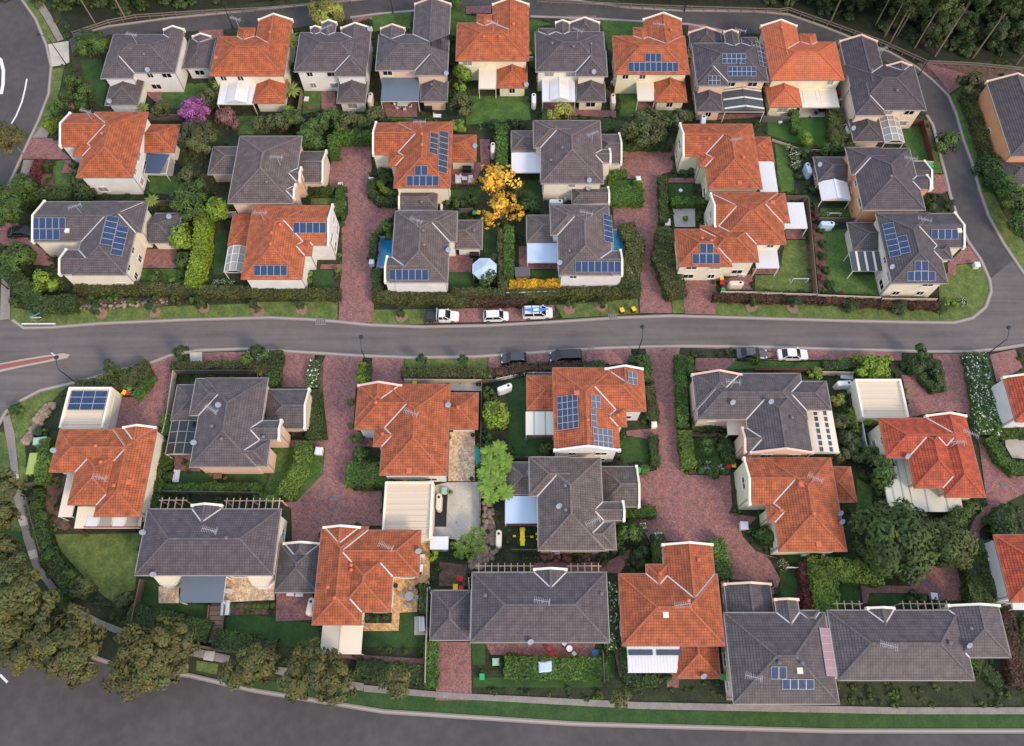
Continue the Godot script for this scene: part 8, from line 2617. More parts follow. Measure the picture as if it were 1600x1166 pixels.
func plant_trees() -> void:
	# trees and shrubs
	p("round", 0, "w", "N", -75.8,-57.6,3.08)
	p("round", 0, "w", "2n", -78.6,-50.3,1.5)
	p("round", 0, "w", "4n", -75.4,-47.3,1.72)
	p("round", 0, "w", "3n", -79.1,-47.4,1.19)
	p("round", 11, "w", "N", -79,-43.6,1.62)
	p("round", 0, "w", "S", -76.1,-45.3,1.03)
	p("round", 0, "e", "", -53.4,-51,1.14)
	p("purple", 0, "f", "", -54.7,-41.7,2.78)
	p("olive", 12, "w", "", -52.7,-36.5,3.17)
	p("olive", 1, "w", "", -53.1,-45.8,1.78)
	p("olive", 11, "e", "N", -55.5,-36.4,1.58)
	p("olive", 11, "e", "S", -54,-28.6,1.96)
	p("olive", 0, "f", "", -61.2,-43.8,1.62)
	p("pink", 1, "f", "W", -50.3,-42.7,1.75)
	p("pink", 11, "b", "", -78.1,-45.7,0.74)
	p("pink", 1, "f", "E", -48.5,-41.6,1.02)
	p("palm", 0, "f", "", -64.6,-44,1.18)
	p("palm", 1, "s", "W", -52.2,-49.3,1.19)
	p("dark", 11, "s", "N", -71.6,-28.3,2.38)
	p("dark", 11, "w", "E", -74.9,-33.3,0.91)
	p("dark", 11, "w", "W", -78.9,-32.7,1.13)
	p("gum", 11, "w", "", -83.6,-34.7,2.74)
	p("dark", 11, "s", "S", -71.2,-27.7,2.23)
	p("round", 17, "w", "N", -81.3,-23.8,3.32)
	p("round", 11, "w", "S", -80.5,-27.6,1.96)
	p("round", 17, "w", "2n", -81.9,-20.6,2.05)
	p("round", 17, "e", "", -52.4,-23,3.04)
	p("round", 12, "w", "", -51.9,-26.8,1.67)
	p("round", 17, "w", "3n", -80.9,-13.4,1.6)
	p("round", 17, "w", "S", -77.5,-13.3,2.27)
	p("light", 17, "s", "W", -72.8,-9,1.97)
	p("light", 12, "s", "", -48.2,-22.5,1.93)
	p("light", 17, "e", "", -52.6,-17,2.3)
	p("shrub", 17, "e", "N", -52.6,-13.8,1.6)
	p("shrub", 17, "s", "E", -56.7,-10.8,1.45)
	p("shrub", 17, "f", "W", -68.2,-6.8,0.73)
	p("shrub", 17, "f", "2w", -66,-7.1,0.88)
	p("shrub", 17, "f", "3w", -62.7,-7.1,0.88)
	p("shrub", 17, "f", "4w", -60,-6.7,0.73)
	p("shrub", 17, "f", "5w", -55.6,-7.2,0.89)
	p("shrub", 17, "f", "E", -53,-7.3,0.78)
	p("shrub", 17, "e", "3n", -49.8,-9.7,1.45)
	p("shrub", 17, "e", "2n", -52.7,-11.6,0.92)
	p("shrub", 17, "e", "S", -50,-7,1.04)
	p("shrub", 17, "s", "W", -73.8,-15.5,0.54)
	p("shrub", 17, "w", "N", -74.7,-15.3,0.53)
	p("shrub", 17, "w", "S", -78.1,-6.5,0.83)
	p("light", 17, "s", "E", -53.9,-10.3,0.58)
	p("palm", 11, "f", "", -59.3,-24.6,1.24)
	p("flower", 18, "w", "E", -45.8,-10,0.68)
	p("flower", 18, "w", "W", -46.9,-10,0.63)
	p("flower", 18, "s", "", -44.5,-10,0.63)
	p("yellowgreen", 2, "b", "", -34.1,-64.2,3.61)
	p("round", 3, "b", "", -10.8,-70.2,1.43)
	p("round", 2, "e", "", -24.7,-57.4,0.85)
	p("round", 12, "b", "N", -33.3,-39.8,2.03)
	p("round", 2, "f", "E", -31.5,-41.6,2.05)
	p("round", 12, "b", "2n", -35,-37.5,2.31)
	p("round", 2, "f", "W", -37.6,-41.5,1.75)
	p("round", 12, "b", "S", -33.6,-36.6,2.01)
	p("round", 1, "s", "", -40.2,-54,1.36)
	p("olive", 3, "e", "", -8.9,-44.1,2.21)
	p("olive", 3, "f", "", -23.9,-41.5,2.19)
	p("olive", 2, "f", "W", -28.4,-40.4,2.19)
	p("olive", 2, "f", "E", -26.5,-40.8,1.75)
	p("olive", 1, "f", "E", -40.5,-39.8,2.03)
	p("olive", 1, "f", "W", -43.2,-40,1.74)
	p("light", 4, "s", "N", -8.5,-51.7,1.81)
	p("light", 13, "b", "", -9.4,-40.5,1.45)
	p("light", 4, "s", "S", -9.1,-49.4,1.19)
	p("light", 1, "f", "", -38.9,-43.1,1.46)
	p("light", 3, "s", "", -22.8,-46.6,0.53)
	p("palm", 1, "s", "E", -40.6,-58.3,2.31)
	p("palm", 1, "e", "", -39.2,-48,1.78)
	p("dark", 3, "e", "", -10.7,-55.5,0.76)
	p("dark", 13, "s", "N", -21.8,-31.4,1.27)
	p("dark", 14, "b", "W", 1.1,-41.4,1.16)
	p("dark", 14, "w", "", -3.1,-41.4,1.16)
	p("gold", 14, "w", "", -2.6,-27.4,3.09)
	p("gold", 19, "e", "2n", -1.9,-22.4,2.62)
	p("gold", 20, "w", "", 0.8,-21.5,1.37)
	p("gold", 19, "e", "N", -3.4,-27.1,1.96)
	p("gold", 19, "e", "S", -3.6,-20.2,1.37)
	p("shrub", 13, "s", "2w", -10.8,-25.6,0.94)
	p("shrub", 13, "s", "3w", -9,-24.9,1.1)
	p("shrub", 13, "s", "E", -6.5,-25.7,1.11)
	p("shrub", 19, "w", "N", -21.4,-11.3,0.9)
	p("shrub", 18, "b", "", -28.2,-22.6,0.6)
	p("shrub", 18, "e", "", -27.9,-21.3,0.55)
	p("shrub", 19, "e", "", -2.8,-14.3,1.07)
	p("shrub", 19, "w", "S", -21.4,-9.3,0.66)
	p("shrub", 13, "s", "W", -19.8,-26.9,0.69)
	p("round", 19, "w", "", -20.4,-18.6,1.68)
	p("dark", 19, "e", "", -4.3,-9.8,2.24)
	p("dark", 13, "s", "S", -21.4,-30.4,1.26)
	p("light", 18, "e", "S", -27.8,-12.1,0.53)
	p("light", 18, "s", "N", -32.1,-11.5,0.48)
	p("light", 18, "s", "2n", -32.1,-10.3,0.47)
	p("light", 18, "s", "S", -32.6,-10.3,0.47)
	p("light", 18, "e", "N", -27.8,-15,0.37)
	p("lav", 12, "e", "N", -28,-27,0.44)
	p("lav", 12, "e", "S", -27.9,-25.3,0.44)
	p("yellowgreen", 5, "f", "", 8.4,-42.5,2.2)
	p("olive", 14, "e", "E", 22.5,-38,3.48)
	p("olive", 14, "e", "W", 20.1,-38.4,2.03)
	p("olive", 15, "w", "N", 25.7,-39.8,2.03)
	p("olive", 15, "w", "S", 24.7,-37.7,2.02)
	p("olive", 15, "b", "", 29,-40.7,1.89)
	p("dark", 15, "s", "", 29.8,-31.6,1.18)
	p("dark", 15, "w", "", 27.6,-31.9,0.51)
	p("dark", 14, "b", "E", 15.3,-41.5,1.16)
	p("shrub", 6, "s", "", 19.5,-46.9,0.65)
	p("shrub", 7, "w", "", 30.8,-43.4,1.17)
	p("dark", 20, "s", "", 2.5,-24,2.07)
	p("dark", 14, "s", "", 0.8,-27.8,1.67)
	p("dark", 20, "e", "", 18.8,-12.7,1.19)
	p("flower", 20, "e", "2n", 18.4,-11.5,1.19)
	p("flower", 20, "e", "N", 19.4,-14.1,0.93)
	p("flower", 20, "e", "S", 17.9,-10.1,0.74)
	p("shrub", 20, "e", "N", 19.6,-18.4,1.22)
	p("shrub", 20, "e", "S", 20.1,-16,0.94)
	p("shrub", 21, "s", "S", 31,-22.3,0.55)
	p("shrub", 21, "s", "N", 31.4,-23.4,0.49)
	p("light", 21, "s", "", 28.6,-22,0.49)
	p("round", 9, "e", "", 73.8,-36.1,2.16)
	p("round", 9, "w", "E", 58,-37.3,1.29)
	p("round", 9, "w", "W", 55.7,-36.1,1.43)
	p("round", 16, "b", "", 54,-35.5,1.29)
	p("light", 16, "b", "", 50.8,-37.6,1.38)
	p("olive", 10, "b", "N", 80.9,-49,2.24)
	p("olive", 9, "w", "", 56,-40.9,1.31)
	p("olive", 10, "b", "S", 81.8,-47.7,1.34)
	p("dark", 10, "w", "2n", 80.7,-31.2,2.4)
	p("dark", 10, "w", "S", 81.2,-29,1.96)
	p("dark", 10, "w", "N", 81,-33.7,1.7)
	p("flower", 16, "w", "N", 48.4,-34.7,1)
	p("flower", 16, "w", "S", 48.4,-32.9,0.99)
	p("flower", 15, "e", "", 47.8,-36.6,0.74)
	p("shrub", 16, "w", "", 48.7,-30.6,0.67)
	p("shrub", 16, "b", "", 50.5,-35.7,1.14)
	p("shrub", 9, "s", "", 59.2,-37.8,1.29)
	p("round", 10, "f", "2n", 82.1,-24,3.05)
	p("round", 10, "f", "N", 81.8,-26.8,2.23)
	p("round", 10, "f", "S", 82.2,-19.9,2.18)
	p("dark", 22, "f", "W", 53.1,-5.5,1.24)
	p("dark", 22, "f", "2w", 60.4,-5.5,1.29)
	p("dark", 22, "f", "E", 66.9,-5.3,0.91)
	p("dark", 16, "w", "S", 50.3,-24.8,0.77)
	p("dark", 16, "w", "N", 50.5,-27.9,0.84)
	p("dark", 16, "f", "", 50.6,-19.9,0.71)
	p("dark", 21, "e", "N", 50.5,-17.3,0.7)
	p("dark", 21, "e", "2n", 50.3,-14.8,0.69)
	p("dark", 21, "e", "3n", 50.2,-12.3,0.69)
	p("dark", 21, "e", "S", 50.3,-9.8,0.79)
	p("dark", 16, "e", "W", 69.7,-24.6,1.05)
	p("dark", 16, "e", "E", 72.9,-24.8,0.97)
	p("dark", 16, "e", "2w", 70.6,-26.6,0.55)
	p("red", 16, "w", "S", 50.1,-22.3,0.88)
	p("red", 16, "w", "N", 50.1,-23.5,0.71)
	p("red", 21, "e", "N", 49.6,-13,0.53)
	p("red", 21, "e", "S", 49.2,-11.1,0.53)
	p("red", 22, "w", "", 52.2,-8.1,0.52)
	p("light", 22, "f", "W", 67.8,-6.4,0.73)
	p("light", 22, "f", "E", 69.1,-6,0.73)
	p("light", 16, "s", "", 56.7,-23.2,0.71)
	p("flower", 22, "f", "", 70.6,-6.4,0.78)
	p("dark", 10, "w", "3n", 81.1,-30.1,1.97)
	p("dark", 10, "s", "", 82,-28.3,1.4)
	p("sapling", 23, "b", "", -59.4,5.4,1.2)
	p("sapling", 24, "b", "W", -49.3,2.9,1.13)
	p("sapling", 24, "b", "2w", -38,2.8,1.14)
	p("sapling2", 17, "f", "W", -64.1,-4.7,0.93)
	p("sapling2", 17, "f", "E", -55.8,-4.8,0.93)
	p("sapling2", 18, "w", "", -48.3,-5.7,0.93)
	p("sapling2", 18, "f", "W", -40.2,-5.7,0.67)
	p("sapling2", 18, "f", "E", -32.9,-5.4,0.67)
	p("sapling2", 19, "f", "", -17.2,-4.1,0.67)
	p("sapling2", 18, "f", "2w", -39.6,-4.9,0.52)
	p("sapling2", 20, "f", "W", 9,-5.5,0.78)
	p("sapling2", 20, "f", "E", 14.1,-5.9,0.78)
	p("sapling2", 21, "f", "W", 37.6,-6,0.68)
	p("sapling2", 21, "f", "E", 44,-5.7,0.93)
	p("shrub", 23, "w", "W", -72.8,11.7,1.17)
	p("shrub", 24, "b", "", -49.8,3.5,0.75)
	p("shrub", 23, "w", "E", -68.5,15,0.96)
	p("shrub", 24, "f", "", -48.7,21.5,0.8)
	p("shrub", 23, "e", "", -49.2,20,0.71)
	p("shrub", 24, "s", "", -46.5,19.5,0.57)
	p("shrub", 23, "s", "", -50.8,23.9,0.61)
	p("ball", 24, "b", "", -40.1,3.5,1.2)
	p("dark", 23, "w", "N", -67,21.8,1.06)
	p("dark", 23, "w", "S", -66.7,24.6,0.98)
	p("dark", 23, "w", "2n", -66.5,23.9,0.93)
	p("light", 25, "e", "", -2.5,13,2.07)
	p("fern", 27, "w", "N", -2.2,19.4,2.02)
	p("fern", 27, "w", "S", -2.2,23.7,2.1)
	p("fern", 27, "w", "3n", -2.9,21.8,1.65)
	p("fern", 27, "w", "2n", -1.7,20.6,1.42)
	p("shrub", 25, "e", "N", -3.8,9.1,1.11)
	p("shrub", 25, "e", "2n", -3.7,15.5,0.96)
	p("shrub", 25, "b", "", -5,7.2,0.4)
	p("shrub", 24, "e", "N", -29,11.9,0.97)
	p("shrub", 24, "e", "S", -28.7,13.5,0.82)
	p("shrub", 25, "s", "", -21,19.6,0.95)
	p("shrub", 27, "b", "", -0.6,17.6,0.95)
	p("shrub", 25, "e", "S", -3.5,17.1,0.96)
	p("round", 25, "s", "", -21.9,18.5,1.19)
	p("round", 25, "w", "W", -22.8,16,0.67)
	p("round", 25, "w", "E", -22,15.9,0.72)
	p("ball", 25, "w", "N", -23.9,10.1,0.54)
	p("ball", 25, "w", "S", -23.6,13.8,0.44)
	p("pink", 24, "e", "S", -28.8,13.7,0.53)
	p("pink", 24, "e", "N", -29.1,12.4,0.53)
	p("sapling", 25, "b", "W", -13.4,4.2,0.9)
	p("sapling", 25, "b", "E", -7.4,4,0.8)
	p("sapling", 24, "b", "E", -37.6,3.1,1.13)
	p("shrub", 26, "s", "W", 5.1,17.6,1.31)
	p("shrub", 26, "s", "E", 15.4,18.3,0.81)
	p("shrub", 26, "e", "", 20.2,12.7,0.83)
	p("shrub", 28, "s", "W", 30.2,17.6,1.19)
	p("shrub", 28, "s", "E", 31.5,17.1,1.08)
	p("ball", 28, "b", "N", 26.8,3.6,0.8)
	p("ball", 28, "b", "S", 26.8,5.1,0.95)
	p("ball", 26, "f", "", 18.8,20.5,0.8)
	p("ball", 28, "s", "N", 30.6,13.5,0.44)
	p("ball", 28, "s", "S", 30.5,15.5,0.48)
	p("round", 28, "s", "", 28,17.4,1.43)
	p("sapling", 28, "b", "", 36.3,4,0.75)
	p("sapling", 26, "b", "", 19,4.5,0.75)
	p("flower", 28, "w", "N", 25.3,10.8,0.61)
	p("flower", 28, "w", "S", 24.9,12.4,0.61)
	p("flower", 28, "s", "", 29.8,15.8,0.34)
	p("shrub", 28, "f", "2w", 28.6,20.6,1.18)
	p("shrub", 28, "f", "W", 27,20.3,0.94)
	p("shrub", 28, "f", "E", 30.4,20.5,0.71)
	p("light", 30, "b", "W", 52.3,5,1.88)
	p("light", 30, "b", "E", 54.6,5.6,2)
	p("light", 30, "b", "2w", 53.6,6.5,1.49)
	p("light", 30, "s", "", 51.9,12.9,1.34)
	p("light", 28, "b", "", 45.2,5.7,1.12)
	p("yellowgreen", 28, "e", "", 48,10.1,1.03)
	p("olive", 30, "w", "N", 48.5,13.8,1.33)
	p("olive", 30, "w", "2n", 48.6,16.1,1.44)
	p("olive", 30, "w", "3n", 49,17.3,1.31)
	p("olive", 28, "e", "S", 47,18.8,1.31)
	p("olive", 28, "e", "N", 47.6,13.5,1.33)
	p("olive", 30, "w", "S", 49.4,18.8,1.19)
	p("flower", 30, "s", "2n", 52.2,23.5,1.05)
	p("flower", 30, "s", "N", 51.9,22.3,1.05)
	p("flower", 30, "s", "S", 53.1,23.5,1.05)
	p("flower", 30, "b", "N", 63.6,5.2,0.75)
	p("flower", 30, "b", "S", 63.8,7.1,0.59)
	p("round", 30, "s", "2w", 51.2,21,2.24)
	p("round", 30, "s", "W", 51.1,18.6,1.43)
	p("dark", 30, "b", "E", 60.5,4.4,1.5)
	p("dark", 30, "b", "2w", 59.1,4.3,0.65)
	p("dark", 30, "b", "W", 52.3,7.5,1.11)
	p("dark", 32, "b", "2n", 67.2,27.8,1.61)
	p("sapling", 30, "b", "", 61.1,2.7,1.14)
	p("bigdark", 29, "e", "", 49.9,31.2,4.77)
	p("bigolive", 30, "f", "", 57.7,31.4,3.06)
	p("round", 30, "f", "", 60.9,27.7,1.61)
	p("round", 30, "s", "E", 63.5,26.3,1.39)
	p("round", 29, "s", "W", 34.4,30.2,1.48)
	p("dark", 32, "b", "S", 66.7,29,1.94)
	p("dark", 32, "b", "N", 68.2,26.6,1.38)
	p("dark", 39, "b", "W", 53.9,38,1.21)
	p("dark", 39, "b", "E", 56.1,38.4,0.7)
	p("flower", 29, "f", "", 36.7,33.7,0.76)
	p("round", 27, "s", "N", 15.7,30,1.71)
	p("round", 27, "s", "S", 14.4,31.5,1.13)
	p("round", 29, "s", "E", 35,30.3,1.36)
	p("round", 27, "e", "", 17.7,29.2,0.91)
	p("dark", 27, "s", "E", 17.3,32.1,1.35)
	p("dark", 37, "s", "N", 16.9,32.8,1.01)
	p("dark", 27, "f", "", 12.4,32.8,0.95)
	p("dark", 37, "s", "S", 17.5,33.4,0.9)
	p("dark", 27, "s", "W", 9.1,32.5,1.01)
	p("pink", 27, "s", "W", 4.6,32.5,0.81)
	p("pink", 27, "f", "W", 5.7,32.6,0.81)
	p("pink", 27, "f", "E", 7.5,32.7,0.77)
	p("pink", 27, "s", "E", 10.1,32.5,0.77)
	p("shrub", 29, "s", "", 32.9,29.1,0.78)
	p("shrub", 37, "w", "N", 13.4,38.6,0.66)
	p("shrub", 37, "w", "S", 13.1,40.3,0.66)
	p("shrub", 36, "f", "E", 12.5,45.1,0.54)
	p("shrub", 36, "f", "3w", 11.5,45.1,0.64)
	p("shrub", 37, "s", "W", 18.7,47.8,0.72)
	p("shrub", 37, "s", "E", 20,47.8,0.64)
	p("palmy", 36, "b", "W", -6.4,31.2,1.36)
	p("palmy", 27, "w", "", -4.9,29.9,1.25)
	p("palmy", 36, "b", "E", -4.4,31.5,1.13)
	p("light", 36, "b", "W", -6.9,32,0.9)
	p("light", 35, "e", "W", -10.6,32.4,0.81)
	p("light", 35, "e", "E", -8.1,31.1,0.5)
	p("light", 36, "b", "E", -5.6,32.2,0.77)
	p("ball", 33, "f", "5w", -33.7,39,0.37)
	p("ball", 33, "f", "7w", -32.6,39,0.37)
	p("ball", 33, "f", "E", -31.8,38.9,0.37)
	p("shrub", 36, "f", "W", -0.1,45.5,0.86)
	p("shrub", 36, "f", "2w", 0.8,46.5,1.07)
	p("shrub", 35, "s", "W", -19.2,40.4,0.48)
	p("shrub", 35, "s", "2w", -17.8,40.4,0.52)
	p("shrub", 35, "s", "3w", -16.7,40.3,0.52)
	p("shrub", 35, "s", "4w", -16,44.4,0.47)
	p("shrub", 35, "s", "E", -13.8,44.5,0.43)
	p("gum", 23, "f", "3n", -61.9,39.4,4.18)
	p("gum", 23, "f", "S", -63,42.5,3.26)
	p("gum", 33, "w", "W", -60.2,44.8,3.01)
	p("gum", 33, "w", "E", -55.3,43.5,3.89)
	p("gum", 33, "f", "W", -54.2,46,3.21)
	p("gum", 33, "f", "3w", -44.8,44.9,3.65)
	p("gum", 33, "f", "4w", -43,46.4,3.2)
	p("gum", 33, "f", "5w", -42,43.8,2.59)
	p("gum", 33, "f", "2w", -47.3,47.5,2.55)
	p("gum", 23, "f", "2n", -64.8,35.1,2.69)
	p("gum", 23, "f", "N", -66.8,32,2.04)
	p("gum", 35, "w", "E", -31.1,45.9,1.92)
	p("gum", 35, "f", "2w", -24.4,46.7,2.77)
	p("gum", 35, "f", "3w", -22,48.3,2.75)
	p("gum", 35, "f", "W", -26.4,48.2,2.33)
	p("gum", 35, "f", "E", -13.9,48.2,1.91)
	p("gum", 35, "w", "W", -32,46.7,2.56)
	p("gum", 33, "f", "E", -34,47.8,1.91)
	p("olive", 33, "w", "", -51.1,38.5,1.21)
	p("olive", 23, "f", "", -57.1,36.9,1.55)
	p("round", 23, "f", "2n", -62.4,32.4,1.13)
	p("round", 23, "w", "", -64.9,27.2,0.92)
	p("round", 23, "f", "N", -63.5,31.1,0.91)
	p("round", 23, "f", "S", -59.2,35.8,1.34)
	p("ball", 33, "f", "W", -37.3,39,0.31)
	p("ball", 33, "f", "2w", -36.5,39,0.31)
	p("ball", 33, "f", "3w", -35.4,39,0.31)
	p("ball", 33, "f", "4w", -34.3,39,0.31)
	p("ball", 33, "f", "6w", -33.2,39,0.31)
	p("gum", 23, "w", "N", -68.6,24.1,2.22)
	p("gum", 23, "w", "S", -68.2,27.5,2.08)
	p("gum", 37, "f", "", 13.2,50.1,1.26)
	bush(-78.9,-66.4,3.5,12.5,4.5)
	bush(-73.3,-67.5,3.2,14.6,3.9)
	bush(60.4,-66.9,3.7,15.5,4)
	bush(68.6,-65.8,4,12.5,4.9)
	bush(69.8,-63,4.5,11.5,4.4)
	bush(70.4,-61.2,3.8,12.9,4.7)
	bush(72.1,-63,3.8,11.9,4.8)
	bush(74.8,-60.1,4.4,13.2,5.1)
	bush(78.1,-58,3.3,15.5,4)
	bush(85,-57.6,3.3,15,4)
	bush(92.6,-56,3.7,14.8,4.6)
	bush(52.7,-71,4.5,15.2,5.9)
	understorey(67.9,-70.8,2.5,3.5,3.1)
	understorey(88.5,-86.7,2.4,2.6,3.2)
	understorey(27.8,-99,3.1,5,3.8)
	understorey(-60.2,-90.1,3.5,3.4,3.3)
	understorey(89,-91.9,2.8,4.2,2.8)
	bush(106.8,-78.8,2.8,9,3.6)
	understorey(79.1,-90,2.3,6.1,2.2)
	bush(67.1,-91.5,3,11.8,3.9)
	understorey(76.9,-70.7,3.3,3.7,4)
	understorey(59.7,-89.6,2.7,3.8,2.6)
	understorey(-6.6,-86.1,2.3,4.4,3)
	understorey(89.2,-106.8,3,3.2,3.7)
	understorey(88.2,-79.4,2.8,3.8,2.8)
	understorey(63.7,-89.8,3.4,2.9,3.6)
	understorey(-37.5,-98.2,2.4,5.4,2.9)
	understorey(106.8,-67.8,3.4,3.2,4)
	understorey(78.8,-97.8,2.4,2.4,2.8)
	understorey(-98.3,-104.1,3.4,3.5,4.4)
	understorey(-14,-88.8,3.5,3.5,3.7)
	understorey(29.8,-78.1,3.1,3.5,4)
	understorey(13,-92.3,2.5,3.9,3.3)
	bush(40.2,-102,2.9,9.6,3.8)
	understorey(81,-88.3,3.2,2.8,3.6)
	understorey(67.2,-100.5,3.4,4.4,3.4)
	bush(29,-86.5,3.5,7.9,3.9)
	understorey(-25,-99.3,3.3,4.2,3.6)
	understorey(77.6,-77.4,3.3,3.7,3.9)
	understorey(-92.9,-105.6,3.5,3.9,3.2)
	understorey(62.5,-107.7,3.5,5.2,3.6)
	bush(-6.6,-101.5,3.1,7.6,2.9)
	bush(88.6,-98.3,2.8,8.5,2.7)
	bush(-56.5,-79.4,3.1,12,3.2)
	understorey(89,-69.2,3.5,3.2,4)
	understorey(39.1,-90.1,2.5,4.9,3.2)
	understorey(-106.4,-93.7,3.6,4.9,3.8)
	bush(-39.9,-80.1,3.6,9.6,4.7)
	understorey(89.7,-82.2,2.4,2.4,2.7)
	understorey(80,-104.9,3.3,4.9,4.4)
	bush(55.4,-92.9,2.7,9.1,2.8)
	bush(-19.4,-89.3,4,5.9,4.1)
	understorey(3.2,-83.8,2.7,2.7,2.6)
	bush(82.4,-94.6,3.3,8.9,4.1)
	understorey(107.9,-89.2,2.6,5.4,3)
	understorey(-42.3,-102.3,2.7,4.9,3.6)
	understorey(-93.2,-92.8,3.4,5,3.8)
	understorey(-66.2,-90.4,2.8,2.8,3.5)
	understorey(55.7,-75.4,3.3,4.6,3.2)
	understorey(103.9,-66.4,2.6,4.5,3.5)
	bush(77.2,-99.7,3,7.8,2.8)
	understorey(71.8,-103.8,2.3,4.9,2.3)
	understorey(-81,-86.3,3.1,3.3,4.2)
	bush(-14.5,-86,3.4,6.5,3.2)
	understorey(99.6,-101.8,3.2,3.4,4.3)
	understorey(92.7,-63,2.7,2.9,3.7)
	understorey(78.5,-82,3.5,5,3.3)
	bush(102,-73.2,3.2,11.1,3.5)
	understorey(113.1,-105.7,3.4,3.5,4.3)
	bush(-62.7,-90.9,3.1,9.1,4.1)
	bush(66,-86.6,3.8,11.4,4.3)
	bush(-104.5,-97.3,3.9,5.3,5.1)
	bush(99.9,-85.2,3.4,9.1,3.7)
	bush(-23.5,-88.6,3.1,7.8,3.9)
	understorey(46.2,-84,3.5,5.2,3.3)
	understorey(89.8,-76.4,3.1,3,3.7)
	bush(84.1,-90.5,3.1,7.1,3.1)
	understorey(97.9,-91.1,3.3,3.2,4)
	understorey(96.9,-65.9,2.6,4.8,2.6)
	understorey(49,-85.4,2.7,3.4,2.5)
	understorey(99.4,-66.4,2.9,3.7,3.1)
	bush(92,-89.5,4,9.5,4)
	understorey(-107,-100.5,2.5,2.5,2.9)
	understorey(110.1,-93.7,2.9,5.8,2.6)
	bush(-68.9,-98.1,3.5,6.9,3.8)
	understorey(-91,-103.7,2.9,5.6,2.9)
	understorey(-80.8,-73.2,2.9,2.6,3.1)
	understorey(114,-103.2,2.7,4.9,3.2)
	understorey(-3.4,-86.5,3.1,5.1,3.9)
	bush(-97.7,-82.8,2.7,6.7,3)
	understorey(-87,-79.6,2.8,2.4,3.1)
	understorey(56.8,-86.4,3.3,2.7,3.4)
	understorey(-100.2,-94.4,2.9,2.7,3.4)
	understorey(86.2,-104.4,2.9,4.8,3.5)
	understorey(87,-70.7,2.3,5.2,2.4)
	understorey(60.7,-83.2,3.5,5.1,3.3)
	understorey(105.9,-65,2.8,5.3,3.4)
	bush(63.8,-82.7,3,9.4,3.1)
	understorey(60.4,-97.3,2.8,2.8,3.5)
	bush(108,-95.7,3.9,10.3,4.5)
	understorey(-81.1,-93.3,2.3,4,2.2)
	understorey(-14.7,-91.5,3.3,3.2,3.5)
	understorey(58.8,-100.8,2.8,3.1,3.7)
	understorey(16.8,-91.7,2.5,4.9,3.2)
	understorey(49.6,-107.2,3,3.4,3.5)
	understorey(104.5,-104.2,2.8,3,3.8)
	understorey(-106.1,-89.7,3.5,3.8,4.7)
	understorey(-31.2,-78.7,2.9,2.9,3.6)
	bush(-90.5,-87.2,3,7.3,3.8)
	understorey(71.6,-71.7,3.1,3.2,3.5)
	understorey(-93.6,-80.6,3.2,3.4,4.2)
	bush(-77,-94.5,2.9,7.9,3)
	understorey(-32.8,-102.8,3.1,3.7,4.2)
	understorey(-77.5,-78.9,3,3.3,4.1)
	understorey(81.4,-69.8,3.3,3.4,4.2)
	bush(71.8,-101,3.8,7,5.1)
	understorey(-83.5,-71.4,3.1,3,3.7)
	understorey(105.8,-84.8,2.6,4.9,3.2)
	bush(-38.2,-101.8,3.2,10.9,3)
	understorey(-84,-77.8,2.9,2.9,3.6)
	understorey(63.3,-100.6,3.6,2.7,3.4)
	understorey(-61.9,-77.6,3.1,3.3,4.1)
	understorey(-82.7,-104.4,2.9,2.9,3.6)
	bush(84.5,-78.4,3,10.4,3.8)
	bush(56.6,-72.8,3.6,6.7,4.4)
	understorey(-75.7,-102.1,3.4,4.2,3.5)
	understorey(47.3,-101.2,2.8,2.9,3.2)
	understorey(52.2,-100.1,3.1,3.1,3.4)
	understorey(-16.4,-83.1,3.2,3.3,4.1)
	understorey(101.2,-107.7,3.4,3.2,4)
	understorey(83.3,-63,2.9,2.6,3.2)
	understorey(52.4,-76.5,2.6,2.5,3.1)
	understorey(105.3,-93.2,2.8,4.3,3.5)
	understorey(54.2,-78.2,3.3,3.1,3.9)
	bush(44.7,-103.9,2.8,11.6,3)
	understorey(-7.9,-81.8,3,3.5,3.6)
	understorey(98.5,-72.3,3.4,4.2,3.9)
	bush(66.4,-103.6,3.1,7.2,3)
	understorey(-64.4,-107.5,3.2,3,3.3)
	understorey(95.4,-94.4,2.8,4.1,2.7)
	understorey(100.7,-63.1,3.2,3.3,3.6)
	understorey(-37.7,-92.5,2.5,5.6,2.4)
	bush(76.8,-85.8,3.1,9.5,3.9)
	bush(-48.4,-107.3,2.7,9,3.2)
	understorey(-80.7,-107.3,3.7,6,3.5)
	understorey(67.8,-81.1,3,4,3.6)
	understorey(74.9,-103.3,3.2,3.2,4)
	understorey(94.7,-105.2,2.9,4.3,2.6)
	bush(-47.4,-81.2,2.9,10.2,3.6)
	understorey(-34.5,-94.9,2.4,4.2,2.7)
	understorey(69.8,-85.9,2.5,4.2,3.3)
	bush(56,-105.1,3.9,9.5,5.1)
	understorey(37.9,-105.6,2.7,2.6,3.2)
	understorey(76.9,-92.2,3.1,3.1,3.9)
	bush(-47.9,-77,4,7.2,3.9)
	bush(100.7,-92.2,2.7,8,3.3)
	bush(49.2,-78.9,3.8,7.1,4.6)
	understorey(90.7,-66.2,3.4,4.8,4.2)
	understorey(-86.8,-102.7,3.5,4.7,3.9)
	understorey(72,-65.6,2.7,4.7,2.7)
	bush(36.6,-73.9,2.9,10.9,3.1)
	understorey(-67.3,-80.3,3.3,2.5,3.2)
	understorey(67.6,-75.2,2.7,4.5,3.2)
	understorey(58.5,-81.3,2.4,2.9,2.9)
	understorey(-73.5,-83.9,2.8,2.6,3.3)
	understorey(42.2,-85.7,3.2,3.8,4)
	understorey(59,-93.9,3.2,3.9,3.3)
	understorey(60.2,-70.3,3.3,3.5,3.9)
